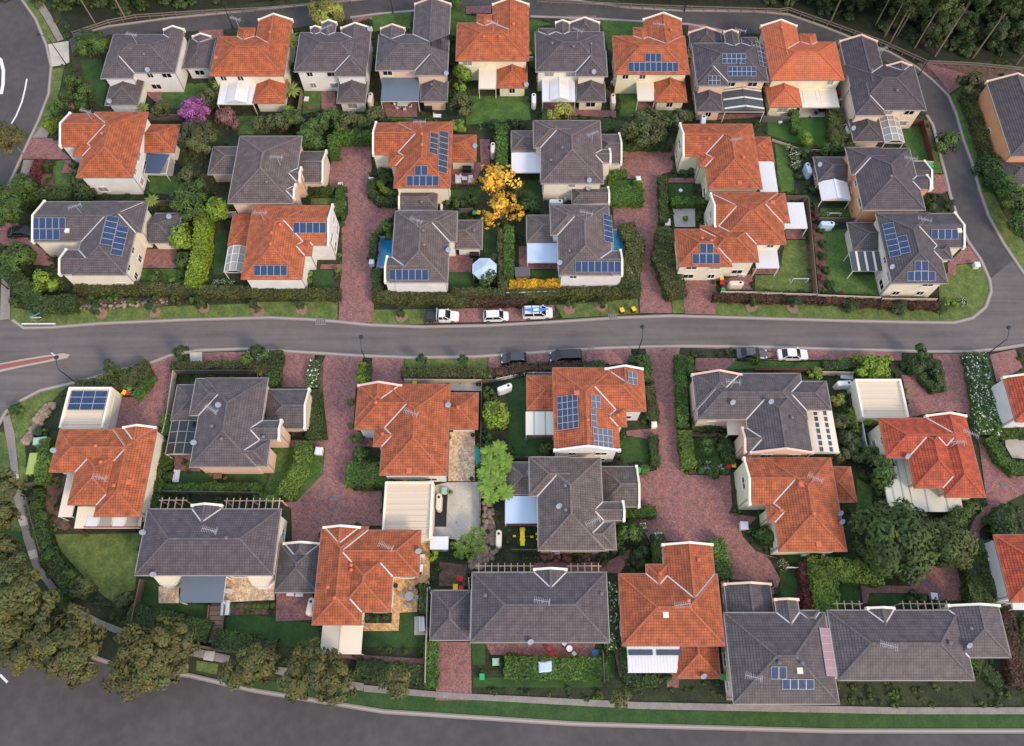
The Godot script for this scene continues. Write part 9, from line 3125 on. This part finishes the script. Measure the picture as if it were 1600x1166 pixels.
	understorey(79.7,-78.7,2.4,4.4,3)
	bush(69.2,-78.4,3.9,6.4,4.6)
	bush(-52.2,-85.9,2.8,7.5,2.7)
	understorey(-54.9,-90,2.5,4.4,2.5)
	understorey(-51.8,-98.8,2.9,2.5,3)
	understorey(-110.8,-91.9,3.3,2.7,3.4)
	understorey(51.9,-89.2,3.9,4.4,4.7)
	bush(5.8,-80.9,3.3,11.9,3.5)
	understorey(64.1,-92.8,2.6,2.8,2.6)
	understorey(87,-77.1,3,4,4)
	bush(40.2,-87.5,3.3,7.8,3.8)
	understorey(103.7,-69.7,2.9,3,3.7)
	understorey(87.9,-89.8,3.5,3.1,3.8)
	bush(53.6,-86.9,2.9,7.8,2.8)
	understorey(-27.4,-91.5,3.4,5.7,3.2)
	understorey(76.1,-66.7,2.6,3.5,3.3)
	understorey(-89.1,-105.4,2.8,3.8,2.5)
	bush(53.1,-80.6,3.1,10.5,2.9)
	understorey(99.4,-81.8,3.5,5,4.1)
	understorey(-109.6,-106.3,2.9,2.5,3.1)
	understorey(101.5,-67.8,3.6,2.7,3.3)
	understorey(84.5,-72.5,3.4,2.8,3.6)
	understorey(-96.6,-100.9,3.6,3.3,4.2)
	understorey(-15.9,-80,3,5.2,3)
	understorey(100,-77,3.1,4.1,3.3)
	understorey(-87.4,-99.6,2.5,2.1,2.5)
	understorey(98.5,-88,3.6,3.8,4)
	understorey(73.6,-92.9,2.9,5.4,3.7)
	understorey(-0.2,-103.1,2.7,4.7,3.2)
	understorey(31,-75,2.4,2.5,3)
	understorey(108,-107.2,3.4,3.5,4.3)
	understorey(-49.6,-85.9,2.6,4.5,2.3)
	bush(114.2,-96.8,3.1,11,3)
	understorey(42.7,-91.1,2.6,2.7,3.3)
	understorey(108.1,-86,3.6,5.2,4)
	bush(-14.4,-97.4,2.8,8.5,3.1)
	understorey(-12.9,-103,3.3,3.4,4.3)
	understorey(20.8,-107.4,3.9,4.9,4)
	understorey(89.9,-72.9,2.9,5.1,3.2)
	understorey(96.2,-75.6,3.2,3.2,4)
	understorey(-70,-72,3.4,3.3,4.1)
	understorey(65.1,-71.4,2.6,2.9,2.4)
	understorey(-68.7,-76.2,2.9,2.9,2.9)
	understorey(-42.9,-80,3.4,3.5,4.4)
	understorey(65.7,-78.9,2.5,3.1,3)
	understorey(55.3,-98.9,2.6,3.8,2.8)
	understorey(94,-67,3.1,3.3,4.1)
	understorey(-7.1,-93.5,3.2,4.7,3.7)
	understorey(-0.8,-84.2,2.9,3,3.8)
	understorey(103.7,-99.4,2.7,5.5,2.8)
	understorey(64.2,-68.7,2.8,4.3,3.3)
	bush(111.2,-83,3.8,11,4.1)
	understorey(-20.3,-105.2,2.4,5.7,2.2)
	understorey(62.8,-78,2.5,5.1,3)
	understorey(67.8,-95.6,3.5,3.2,4)
	bush(-0.8,-91.5,2.9,12.3,3.1)
	understorey(94.7,-86.5,3.2,2.6,3.3)
	understorey(21.1,-104.2,3.7,5.1,4)
	understorey(-47.6,-103.3,2.5,3.1,3)
	understorey(-86.6,-106.3,3.5,3.7,4.6)
	understorey(-82.2,-82.3,3,3,3.7)
	bush(-23,-79.2,3.9,7,5.2)
	understorey(-27.7,-80.8,2.8,4.2,2.9)
	understorey(47,-86.8,2.9,3.1,2.7)
	understorey(-110.3,-99.9,3.4,2.7,3.3)
	understorey(-78.9,-99.1,2.7,2.8,3.5)
	understorey(51.7,-74.1,3,4.5,2.8)
	understorey(81.9,-79.9,3.4,3.4,4.2)
	bush(19.9,-80.4,3.9,9.6,5.2)
	understorey(97.4,-95.8,3.3,3.7,4.1)
	understorey(-68.2,-84.7,3.5,5.2,3.9)
	understorey(104.9,-73.6,2.8,5.8,2.8)
	bush(110,-87.7,2.6,7,3.4)
	bush(-42.3,-91.7,3,6.8,2.9)
	understorey(89.6,-101.9,3,5.1,2.7)
	understorey(-22.6,-103.9,2.8,5.3,3.1)
	understorey(-81.8,-90.3,3.2,3.3,4.2)
	understorey(61.8,-102.6,2.7,2.9,3.6)
	understorey(-66.8,-105.8,2.4,5.4,2.7)
	understorey(-61.5,-84,3.5,4.9,3.2)
	bush(-34.7,-78.3,3.8,9.7,4.2)
	understorey(15.5,-97.7,2.5,4.3,2.8)
	understorey(91.1,-94.7,3.1,4,3.7)
	understorey(71.3,-90.9,3.2,2.7,3.4)
	understorey(93.1,-60.4,3.3,3.9,3.6)
	bush(27.8,-74.8,3.7,8.6,4.8)
	bush(-66,-75.2,3.9,10.6,4.9)
	understorey(-4.5,-84.1,3.2,4.2,3.3)
	understorey(77.7,-61.8,3.2,3.3,3.7)
	understorey(105.1,-96.1,3.7,5.5,3.4)
	understorey(-77.6,-72.4,3,5,3.4)
	understorey(62.9,-75.5,3.3,3.1,3)
	understorey(18,-87.9,2.4,3.1,2.9)
	understorey(88.5,-61.1,2.9,3,3.1)
	bush(-32.3,-89.6,3.1,8.1,4.1)
	understorey(92.9,-83.1,3.5,3.1,3.9)
	understorey(82.9,-98.9,2.6,4.5,2.5)
	understorey(99.4,-97.5,3.5,3.5,4.4)
	understorey(110.7,-104.3,3.3,2.8,3.5)
	bush(5.5,-105.9,3.2,10.2,3.7)
	understorey(-68.8,-92.8,2.8,4.9,3.4)
	bush(109.3,-100.2,3.2,11.4,3.5)
	bush(43.9,-78.1,3.7,10.3,4.2)
	understorey(74.9,-107.4,2.7,5,2.5)
	understorey(73,-97.1,2.4,3.8,2.4)
	understorey(16,-81.4,3.9,5.5,3.7)
	bush(-29.9,-93.1,3.2,6.3,3.6)
	understorey(25.4,-87.8,3.6,3.2,4)
	understorey(-64.4,-99.8,3,3,2.9)
	understorey(112.7,-92.3,3,4.9,3.2)
	bush(-76.5,-106.7,3.2,12.1,2.9)
	understorey(112.5,-88,2.7,2.9,3.6)
	understorey(79.5,-100.5,2.9,3.9,3.8)
	understorey(-115.4,-105.5,2.9,2.4,3)
	bush(25.8,-94.9,3.2,7.5,4.4)
	understorey(-39.1,-87.7,2.5,4,3.1)
	understorey(-85.6,-97,3.1,2.8,3.5)
	understorey(-35.9,-87.4,3.5,5.4,3.7)
	bush(-47.5,-96.9,2.8,6.9,3.4)
	understorey(15.5,-94.4,3.2,3.3,4.1)
	understorey(-84.7,-84.5,3.3,5.3,4.2)
	understorey(25.4,-80.1,3.3,4.7,3.7)
	bush(6,-91.3,3.2,7.4,4.1)
	understorey(102.6,-87,3.5,2.8,3.5)
	understorey(10.5,-91.5,2.9,5.4,3.6)
	understorey(72.1,-78.1,2.4,3,3.2)
	understorey(110.1,-80.9,3.2,4.2,2.9)
	understorey(94,-70.4,3.2,4.7,3.1)
	understorey(-90.5,-91.2,2.9,2.8,3.5)
	understorey(32.1,-103,3.2,3.1,3.8)
	understorey(75,-81.1,3.9,5.3,3.8)
	understorey(22,-82.4,3.3,2.4,3)


func set_out_things() -> void:
	# cars, bins, lamps and garden things
	car("white flat-tray ute with black tray parked nose east on the brick bay", "ute", "white", Vector2(-10.87, -3.95), 0)
	car("small white hatchback parked between the ute and the kayak wagon", "hatch", "white", Vector2(-2.48, -4), 0.03)
	car("white wagon carrying a blue kayak on its roof bars", "wagon", "white", Vector2(3.98, -4.56), 0.02)
	car("dark grey hatchback parked nose west ahead of the black people mover", "hatch", "charcoal", Vector2(0.29, 3.21), 3.19)
	car("black people mover parked nose west on the brick bay", "van", "black", Vector2(8.14, 2.89), 3.18)
	car("dark grey sedan parked nose east in front of the curved pergola house", "sedan", "grey", Vector2(36.42, 2.42), -0.02)
	car("white sedan parked nose east behind the dark grey sedan", "sedan", "white", Vector2(42.62, 2.52), 0)
	car("black car poking out of the western brick drive beside the two-array house", "sedan", "black", Vector2(-80.06, -19.41), 0.06)
	kayak("blue and white kayak lashed on the roof of the white wagon", Vector2(3.74, -4.31))
	bin("yellow", 20, "f", "W", Vector2(17.1, -4.88), 0.34)
	bin("yellow", 20, "f", "E", Vector2(18.94, -5.05), 0.39)
	bin("green", 23, "b", "", Vector2(-56.76, 8.17), 0.33)
	bin("yellow", 23, "b", "", Vector2(-57.42, 8.84), -0.35)
	bin("red", 23, "b", "", Vector2(-56.76, 8.89), 0.2)
	bin("yellow", 25, "b", "", Vector2(-14.49, 7.07), -0.04)
	bin("red", 25, "s", "", Vector2(-15.85, 22.11), -0.1)
	bin("yellow", 25, "s", "", Vector2(-15.07, 22.11), -0.16)
	bin("green", 25, "s", "", Vector2(-14.26, 22.16), 0.17)
	bin("green", 19, "s", "", Vector2(-6.2, -22.88), -0.08)
	bin("yellow", 19, "s", "", Vector2(-5.51, -22.94), -0.27)
	bin("green", 27, "e", "", Vector2(17.99, 20.63), -0.37)
	bin("red", 28, "f", "", Vector2(30.81, 20.02), -0.36)
	bin("yellow", 29, "b", "", Vector2(31.54, 19.89), -0.06)
	bin("red", 10, "s", "", Vector2(82.76, -39.99), 0.18)
	bin("yellow", 10, "s", "", Vector2(82.71, -39.43), 0.06)
	bin("green", 10, "s", "", Vector2(82.77, -38.74), 0.37)
	bin("yellow", 4, "e", "", Vector2(3.3, -57.83), 0.31)
	bin("yellow", 7, "s", "", Vector2(32.42, -57.02), 0.32)
	bin("green", 7, "s", "", Vector2(32.47, -55.92), 0.03)
	bin("red", 38, "s", "", Vector2(27.97, 40.34), 0.01)
	bin("yellow", 38, "s", "", Vector2(27.97, 40.9), 0.16)
	bin("yellow", 21, "s", "", Vector2(33.21, -10.56), 0.11)
	bin("red", 21, "f", "", Vector2(33.18, -9.74), -0.26)
	bin("green", 21, "f", "", Vector2(33.23, -8.32), 0.04)
	bin("green", 38, "b", "", Vector2(27.81, 35.35), -0.04)
	bin("yellow", 36, "s", "", Vector2(-7.55, 36.66), 0)
	bin("red", 36, "s", "", Vector2(-6.8, 36.87), -0.01)
	bin("green", 36, "f", "", Vector2(-3.83, 47.67), 0.01)
	bin("green", 16, "e", "", Vector2(71.29, -32.44), 0.08)
	bin("green", 38, "s", "", Vector2(26.94, 47.71), -0.15)
	bin("red", 9, "s", "", Vector2(58.32, -48.4), -0.28)
	lamp("street lamp at the lime hedge in front of the tiled terrace house", Vector2(-22.01, 3.75), 0.05, 5.2)
	lamp("street lamp at the court mouth beside the sixteen-panel house", Vector2(19.11, 2.1), -0.05, 5.2)
	lamp("street lamp opposite the rounded corner lawn", Vector2(72.61, 2.16), -0.3, 5.2)
	lamp("street lamp on the verge beside the nine-panel flat garage", Vector2(-65.21, 7.1), 0.3, 5.5)
	lamp("street lamp on the entry road crossover near the back road", Vector2(-81.63, -55.76), 1.3, 6.5)
	lamp("street lamp on the back road bend by the rail fence", Vector2(74.18, -53.54), 0.8, 5.5)
	lamp("street lamp on the back road between two grey houses", Vector2(-22.66, -68.83), 0.2, 5)
	lamp("street lamp on the back road behind the nine-panel solar row", Vector2(32.82, -69.33), 0.2, 5)
	lamp("street lamp on the back road behind the white lantern patio house", Vector2(-52.56, -65.04), -0.2, 5.5)
	lamp("street lamp on the western footpath at the street mouth", Vector2(-79.91, -9.07), 0.4, 5.2)
	tank("tank", 2, "e", "", Vector2(-25.06, -46.61), 1.5)
	tank("white_metal", 5, "w", "", Vector2(3.86, -46.42), 1.57)
	tank("tank", 6, "w", "", Vector2(17.89, -46.35), 1.57)
	tank("tank", 9, "w", "", Vector2(57.78, -39.62), 1.75)
	tank("white_metal", 20, "s", "", Vector2(7.29, -24.59), 0)
	tank("tank", 21, "f", "", Vector2(35.19, -9.2), 0)
	tank("tank", 35, "w", "", Vector2(-26.47, 39.2), 1.45)
	tank("tank", 35, "e", "", Vector2(-10.14, 25.36), 1.57)
	tank("tank", 27, "w", "", Vector2(-1.8, 30.37), 1.57)
	tank("white_metal", 26, "w", "", Vector2(-1.09, 8.37), 0.4)
	tank("tank", 13, "e", "", Vector2(-3.27, -35.54), 1.57)
	tank("white_metal", 30, "w", "", Vector2(49.15, 7.7), 0.05)
	tank("white_metal", 7, "f", "", Vector2(33.34, -41.61), 1.4)
	tank("sheet_bluewhite", 16, "w", "", Vector2(50.02, -31.31), 1.7)
	tank("sheet_bluewhite", 16, "f", "", Vector2(51.35, -20.28), -0.05)
	air_conditioner(35, "s", "2n", Vector2(-12.22, 34.14), 1.57)
	air_conditioner(34, "s", "", Vector2(-29.52, 37.54), 0)
	air_conditioner(34, "f", "", Vector2(-28.32, 37.63), 0)
	air_conditioner(14, "s", "2w", Vector2(7.53, -26.36), 1.57)
	air_conditioner(14, "s", "E", Vector2(8.92, -26.16), 1.57)
	air_conditioner(21, "s", "", Vector2(36.65, -11.43), 0)
	air_conditioner(9, "s", "", Vector2(58.8, -47.13), 0)
	air_conditioner(31, "w", "", Vector2(69.16, 16.19), 0)
	air_conditioner(37, "e", "", Vector2(28.74, 33.1), 0)
	air_conditioner(6, "s", "E", Vector2(29.42, -45.41), 0)
	air_conditioner(29, "s", "E", Vector2(42.32, 32.36), 1.57)
	air_conditioner(29, "s", "W", Vector2(39.92, 32.36), 0)
	air_conditioner(14, "s", "W", Vector2(5.83, -27.04), 0)
	air_conditioner(35, "s", "N", Vector2(-12.3, 32.54), 0)
	air_conditioner(19, "s", "", Vector2(-11.68, -24.24), 1.57)
	air_conditioner(17, "w", "", Vector2(-81.1, -19.48), 0)
	air_conditioner(20, "s", "", Vector2(15.41, -9.51), 1.57)
	air_conditioner(4, "e", "", Vector2(3.39, -57.03), 0)
	air_conditioner(6, "s", "W", Vector2(18.33, -51.22), 0)
	air_conditioner(35, "s", "S", Vector2(-11.42, 36.77), 0)
	air_conditioner(24, "e", "", Vector2(-27.74, 17.77), 0)
	pool("blue lap pool with pale edge tucked beside the three-vent house", -21.41, -18.5, -18.21, -13.17)
	pool("blue lap pool east of the seven-panel house", 16.57, -19.86, 18.45, -14.43)
	gazebo("pale octagonal gazebo beside a white-flecked tree and corner hedge", Vector2(-4.32, -11.35), 2.0)
	table_set("long white plastic table under the blue-grey patio roof", Vector2(-19.41, -46.08), 0, "white_metal", 6, false, 1.9, 0.9)
	table_set("round grey table on the sandy paving", Vector2(-13.67, 37.77), 0.3, "galvanised", 4, true, 1.2, 1.2)
	table_set("small white round table on the trellis house terrace", Vector2(7.44, 44.29), 0, "white_metal", 2, true, 0.8, 0.8)
	table_set("green and tan outdoor table on the shaded lawn", Vector2(-41.71, 21.43), 0.1, "wood", 4, false, 1.2, 0.8)
	table_set("white outdoor lounge table between red lounges", Vector2(-8, -30.01), 0, "white_metal", 2, false, 0.9, 0.7)
	table_set("black table on white paving under framed pergola", Vector2(54.88, -44.75), 0, "black_plastic", 3, false, 1.5, 0.8)
	table_set("small red table on the trellis house terrace", Vector2(5.1, 45.1), 0.4, "plastic_red", 3, true, 0.7, 0.7)
	furnish("utility_cabinet", "tall yellow-green utility cabinet on the western verge", "cabinet", "cabinet_green", Vector2(-67.84, 19.77), Vector3(0.8, 1.5, 1.5))
	furnish("utility_cabinet", "pale green utility cabinet beside the rock wall", "cabinet", "cabinet_pale", Vector2(-67.92, 16.37), Vector3(0.9, 1.3, 0.5))
	furnish("outdoor_lounge", "white cushioned lounge on the brick terrace", "lounge", "white_metal", Vector2(-9.07, -30.09), Vector3(0.45, 0.75, 0.8))
	furnish("outdoor_lounge", "red and white cushioned lounge on the brick terrace", "lounge", "plastic_red", Vector2(-7.08, -30.09), Vector3(0.45, 0.75, 0.8))
	furnish("sun_lounger", "white sun lounger on the small fenced lawn", "lounger", "white_metal", Vector2(-47.68, 21.29), Vector3(0.35, 0.35, 0.9))
	furnish("barbecue", "black covered barbecue by the gazebo terrace", "barbecue", "black_plastic", Vector2(-6.06, -15.13), Vector3(0.7, 1.1, 0.4))
	furnish("barbecue", "black covered barbecue by the lounge terrace", "barbecue", "black_plastic", Vector2(-7.68, -32.02), Vector3(0.7, 1.1, 0.4))
	furnish("barbecue", "black barbecue beside the blue-grey patio roof", "barbecue", "black_plastic", Vector2(-14.85, -45.35), Vector3(0.7, 1.1, 0.4))
	furnish("garden_shed", "dark grey garden shed beside the yellow hedge", "shed", "gutter_dark", Vector2(1.65, -11.13), Vector3(1.1, 1.9, 0.7))
	furnish("garden_bench", "white bench on a small sandy square", "bench", "white_metal", Vector2(-11.8, 41.26), Vector3(0.3, 0.5, 0.9))
	furnish("garden_box", "white slatted box beside the garden steps", "box", "white_metal", Vector2(-37.95, 39.24), Vector3(0.5, 0.8, 0.9))
	furnish("low_table", "pale low table on the patterned terrace", "table", "white_metal", Vector2(-37.98, 37.07), Vector3(0.55, 0.5, 0.3))
	furnish("meter_box", "pale blue meter box set in the clipped hedge", "box", "sheet_bluewhite", Vector2(4.24, 46.52), Vector3(0.8, 1.7, 0.6))
	furnish("letterbox", "white letterbox pillar on the corner lawn", "letterbox", "white_metal", Vector2(74.4, -13.13), Vector3(0.4, 1, 0.4))
	furnish("letterbox", "white letterbox pillar at the court garden entry", "letterbox", "peach_cap", Vector2(24.74, 13.73), Vector3(0.35, 1.1, 0.4))
	furnish("letterbox", "pale letterbox pillar beside the green square lawn", "letterbox", "cream_cap", Vector2(20.69, 13.83), Vector3(0.35, 1.1, 0.4))
	furnish("letterbox", "cream letterbox pillar beside the round court shrub", "letterbox", "cream_cap", Vector2(18.07, 28.58), Vector3(0.35, 1.1, 0.4))
	furnish("letterbox", "white letterbox pillar on the eastern hedge", "letterbox", "white_metal", Vector2(28.74, 33.04), Vector3(0.35, 1.1, 0.35))
	furnish("letterbox", "white letterbox pillar beside the pool hedge", "letterbox", "white_metal", Vector2(-22.45, -13.68), Vector3(0.35, 1.2, 0.6))
	furnish("letterbox", "white letterbox pillar at the round garden", "letterbox", "white_metal", Vector2(-23.77, -29.49), Vector3(0.35, 1.2, 0.4))
	furnish("letterbox", "white letterbox pillar beside the garage gable lawn", "letterbox", "white_metal", Vector2(-28.83, -28.46), Vector3(0.35, 1.2, 0.4))
	furnish("letterbox", "cream letterbox pillar on red base at the square court garden", "letterbox", "cream_cap", Vector2(25.53, -21.06), Vector3(0.4, 1.1, 0.6))
	furnish("letterbox", "white letterbox pillar beside the lime hedge", "letterbox", "white_metal", Vector2(21.34, -29.81), Vector3(0.35, 1.1, 0.4))
	furnish("letterbox", "white letterbox block on the court lawn", "letterbox", "white_metal", Vector2(-27.75, 17.75), Vector3(0.5, 0.9, 0.5))
	furnish("letterbox", "white letterbox block on the lower brick court", "letterbox", "white_metal", Vector2(56.14, 37.79), Vector3(0.4, 0.9, 0.4))
	furnish("entry_pillar", "white entry pillar at the end of the olive hedge", "pillar", "white_metal", Vector2(-54.91, 5.61), Vector3(0.7, 1.3, 0.5))
	furnish("entry_pillar", "white round entry pillar on the dark hedge", "pillar", "white_metal", Vector2(20.01, 30.06), Vector3(0.5, 1.4, 0.5))
	furnish("entry_pillar", "white entry pillar at the round garden of the gable house", "pillar", "white_metal", Vector2(31.97, 28.48), Vector3(0.5, 1.2, 0.5))
	furnish("planter_box", "teal planter box along the terrace edge", "planter", "teal", Vector2(-4.97, 18.48), Vector3(0.3, 0.5, 1.4))
	furnish("pool_float", "red round float leaning by the white wall", "float", "plastic_red", Vector2(-62.26, -50.26), Vector3(0.5, 0.6, 0.3))
	furnish("pool_float", "blue round float leaning by the white wall", "float", "plastic_blue", Vector2(-60.72, -50.31), Vector3(0.6, 0.5, 0.4))
	furnish("garden_toy", "striped toy ride-on on the bright lawn", "toy", "white_metal", Vector2(47.25, -42.46), Vector3(0.4, 0.5, 0.3))
	furnish("garden_box", "pale blue box among the stepping stones", "box", "cabinet_pale", Vector2(-2.08, 45.89), Vector3(0.4, 0.6, 0.4))
	furnish("plastic_tub", "blue plastic tub on the trellis house terrace", "tub", "plastic_blue", Vector2(10.84, 44.97), Vector3(0.35, 0.5, 0.5))
	furnish("plastic_chair", "red plastic chair in the dirt play area", "chair", "plastic_red", Vector2(-6.98, 35.43), Vector3(0.35, 0.6, 0.35))
	furnish("plastic_box", "red plastic box in the water tank yard", "box", "plastic_red", Vector2(6.8, -10.07), Vector3(0.3, 0.5, 0.3))
	furnish("garden_toy", "blue ball toy lying on the fenced lawn", "toy", "plastic_blue", Vector2(-65.1, 29.4), Vector3(0.25, 0.3, 0.25))
	furnish("heater_panel", "blue solar heater panel by the side garden", "panel", "panel_glass", Vector2(50.82, -30.16), Vector3(0.45, 0.2, 0.7))
	furnish("plant_trellis", "white framed garden frame beside the tank", "trellis", "white_metal", Vector2(50.34, 5.98), Vector3(0.9, 0.4, 0.4))
	furnish("tank_slab", "dark tank stand slab", "slab", "black_plastic", Vector2(-10.2, 26.17), Vector3(1.1, 0.05, 2.3))
	furnish("folded_table", "white folded table on the small lawn", "table", "white_metal", Vector2(-36.75, -47.59), Vector3(0.4, 0.5, 0.5))
	furnish("outdoor_mat", "tan outdoor mat on the small lawn", "mat", "wood", Vector2(-35.56, -45.72), Vector3(0.8, 0.05, 0.4))
	furnish("garden_bench", "white bench at the terrace garden edge", "bench", "white_metal", Vector2(-13.18, -43.77), Vector3(0.65, 0.5, 0.35))
	furnish("storage_box", "grey storage box beside the concrete yard tank", "box", "cabinet_pale", Vector2(-9.56, 23.51), Vector3(0.35, 0.6, 0.45))
	shed("white corrugated garden shed at the back of the concrete yard", Vector2(-9.84, 31.05))
	clothesline("rotary clothesline standing on the concrete yard", Vector2(-7.68, 27.98))
	play_set("yellow climbing frame on the shaded lawn by the pale blue patio", Vector2(1.43, 29.8))
	goal("white soccer goal frame on the big sloping lawn", Vector2(45.53, -10.09), 2.4, 1.6)
	goal("white small goal frame on the fenced square lawn", Vector2(53.39, -22.76), 1.9, 1.0)
	street_sign("pair of street name blades on a post at the street mouth verge", Vector2(-73.39, -2.79))
	island_post("white keep-left post on the brick traffic island", Vector2(-69.46, 2.64))
	stones("rock_wall", "stacked rock wall beside the flat garage verge", [-68.2,10.3,-69.2,12.5,-69.9,14.6,-70.3,16.6], 0.7, 110, 0.36)
	stones("rock_garden", "rock garden bank between the concrete yard and yellow play set", [-3.2,25,-3.5,27.6,-3.1,29.9,-3,32,-4.2,33.1,-5.8,33.3], 0.8, 110, 0.4)
	stones("garden_edging", "white stone edging in the court bed by red bin", [26.3,19.5,28.4,19.9,31,20.3], 0.6, 70, 0.22, "fence_white")
	stones("garden_edging", "stone edging along the street hedge bed", [-68,-5.9,-64,-6,-59.4,-6.3,-54.2,-6.8], 0.5, 80, 0.26)
	steps("timber garden steps below the blue-grey centre patio", Vector2(-38.98, 41.13))
	pot("black pot at the sandy paving edge", Vector2(-15.61, 36.38))
	pot("black round pot on the tiled terrace corner", Vector2(-5.7, 15.26))
	pot("dark round pot at the terrace end", Vector2(-5.73, 21.74))
	pot("small green pot plant by the terrace edge", Vector2(-4.89, 19.78))
	pot("bright green pot plant on the terrace edge", Vector2(-4.94, 16.91))
	pot("leafy green pot on the concrete yard", Vector2(-8.65, 23.67))
	pot("white pot plant at the terrace wall", Vector2(-9.1, 15.77))
	pot("dark planter at the brick drive", Vector2(32.11, -10.11))
	pot("white pot behind the small dark garage wing", Vector2(-10.63, 37.25))
	pot("white stone bird bath on the court lawn", Vector2(28.36, -27.76))
	pot("dark pot by the porch of the small gabled patio house", Vector2(71.69, -26.84))
	pot("black pot under the slate patio edge", Vector2(-39.27, 38.22))
	drain("long kerb drain at the brick side street mouth", Vector2(-29.76, -3.28), 0.8)
	drain("kerb drain beside the two yellow verge bins", Vector2(15.73, -4.16), 0.7)
	drain("square drain cover in the middle of the western brick court", Vector2(-24.8, 24.38), 0.45)
	drain("square drain cover in the eastern brick court", Vector2(69.68, 22.62), 0.4)
	drain("small drain cover in the side street behind the lime hedge", Vector2(23.26, -28.33), 0.35)
	drain("kerb drain by the concrete bay", Vector2(-37.13, 1.43), 0.6)
	drain("kerb drain behind the black people mover", Vector2(12.09, 1.24), 0.6)
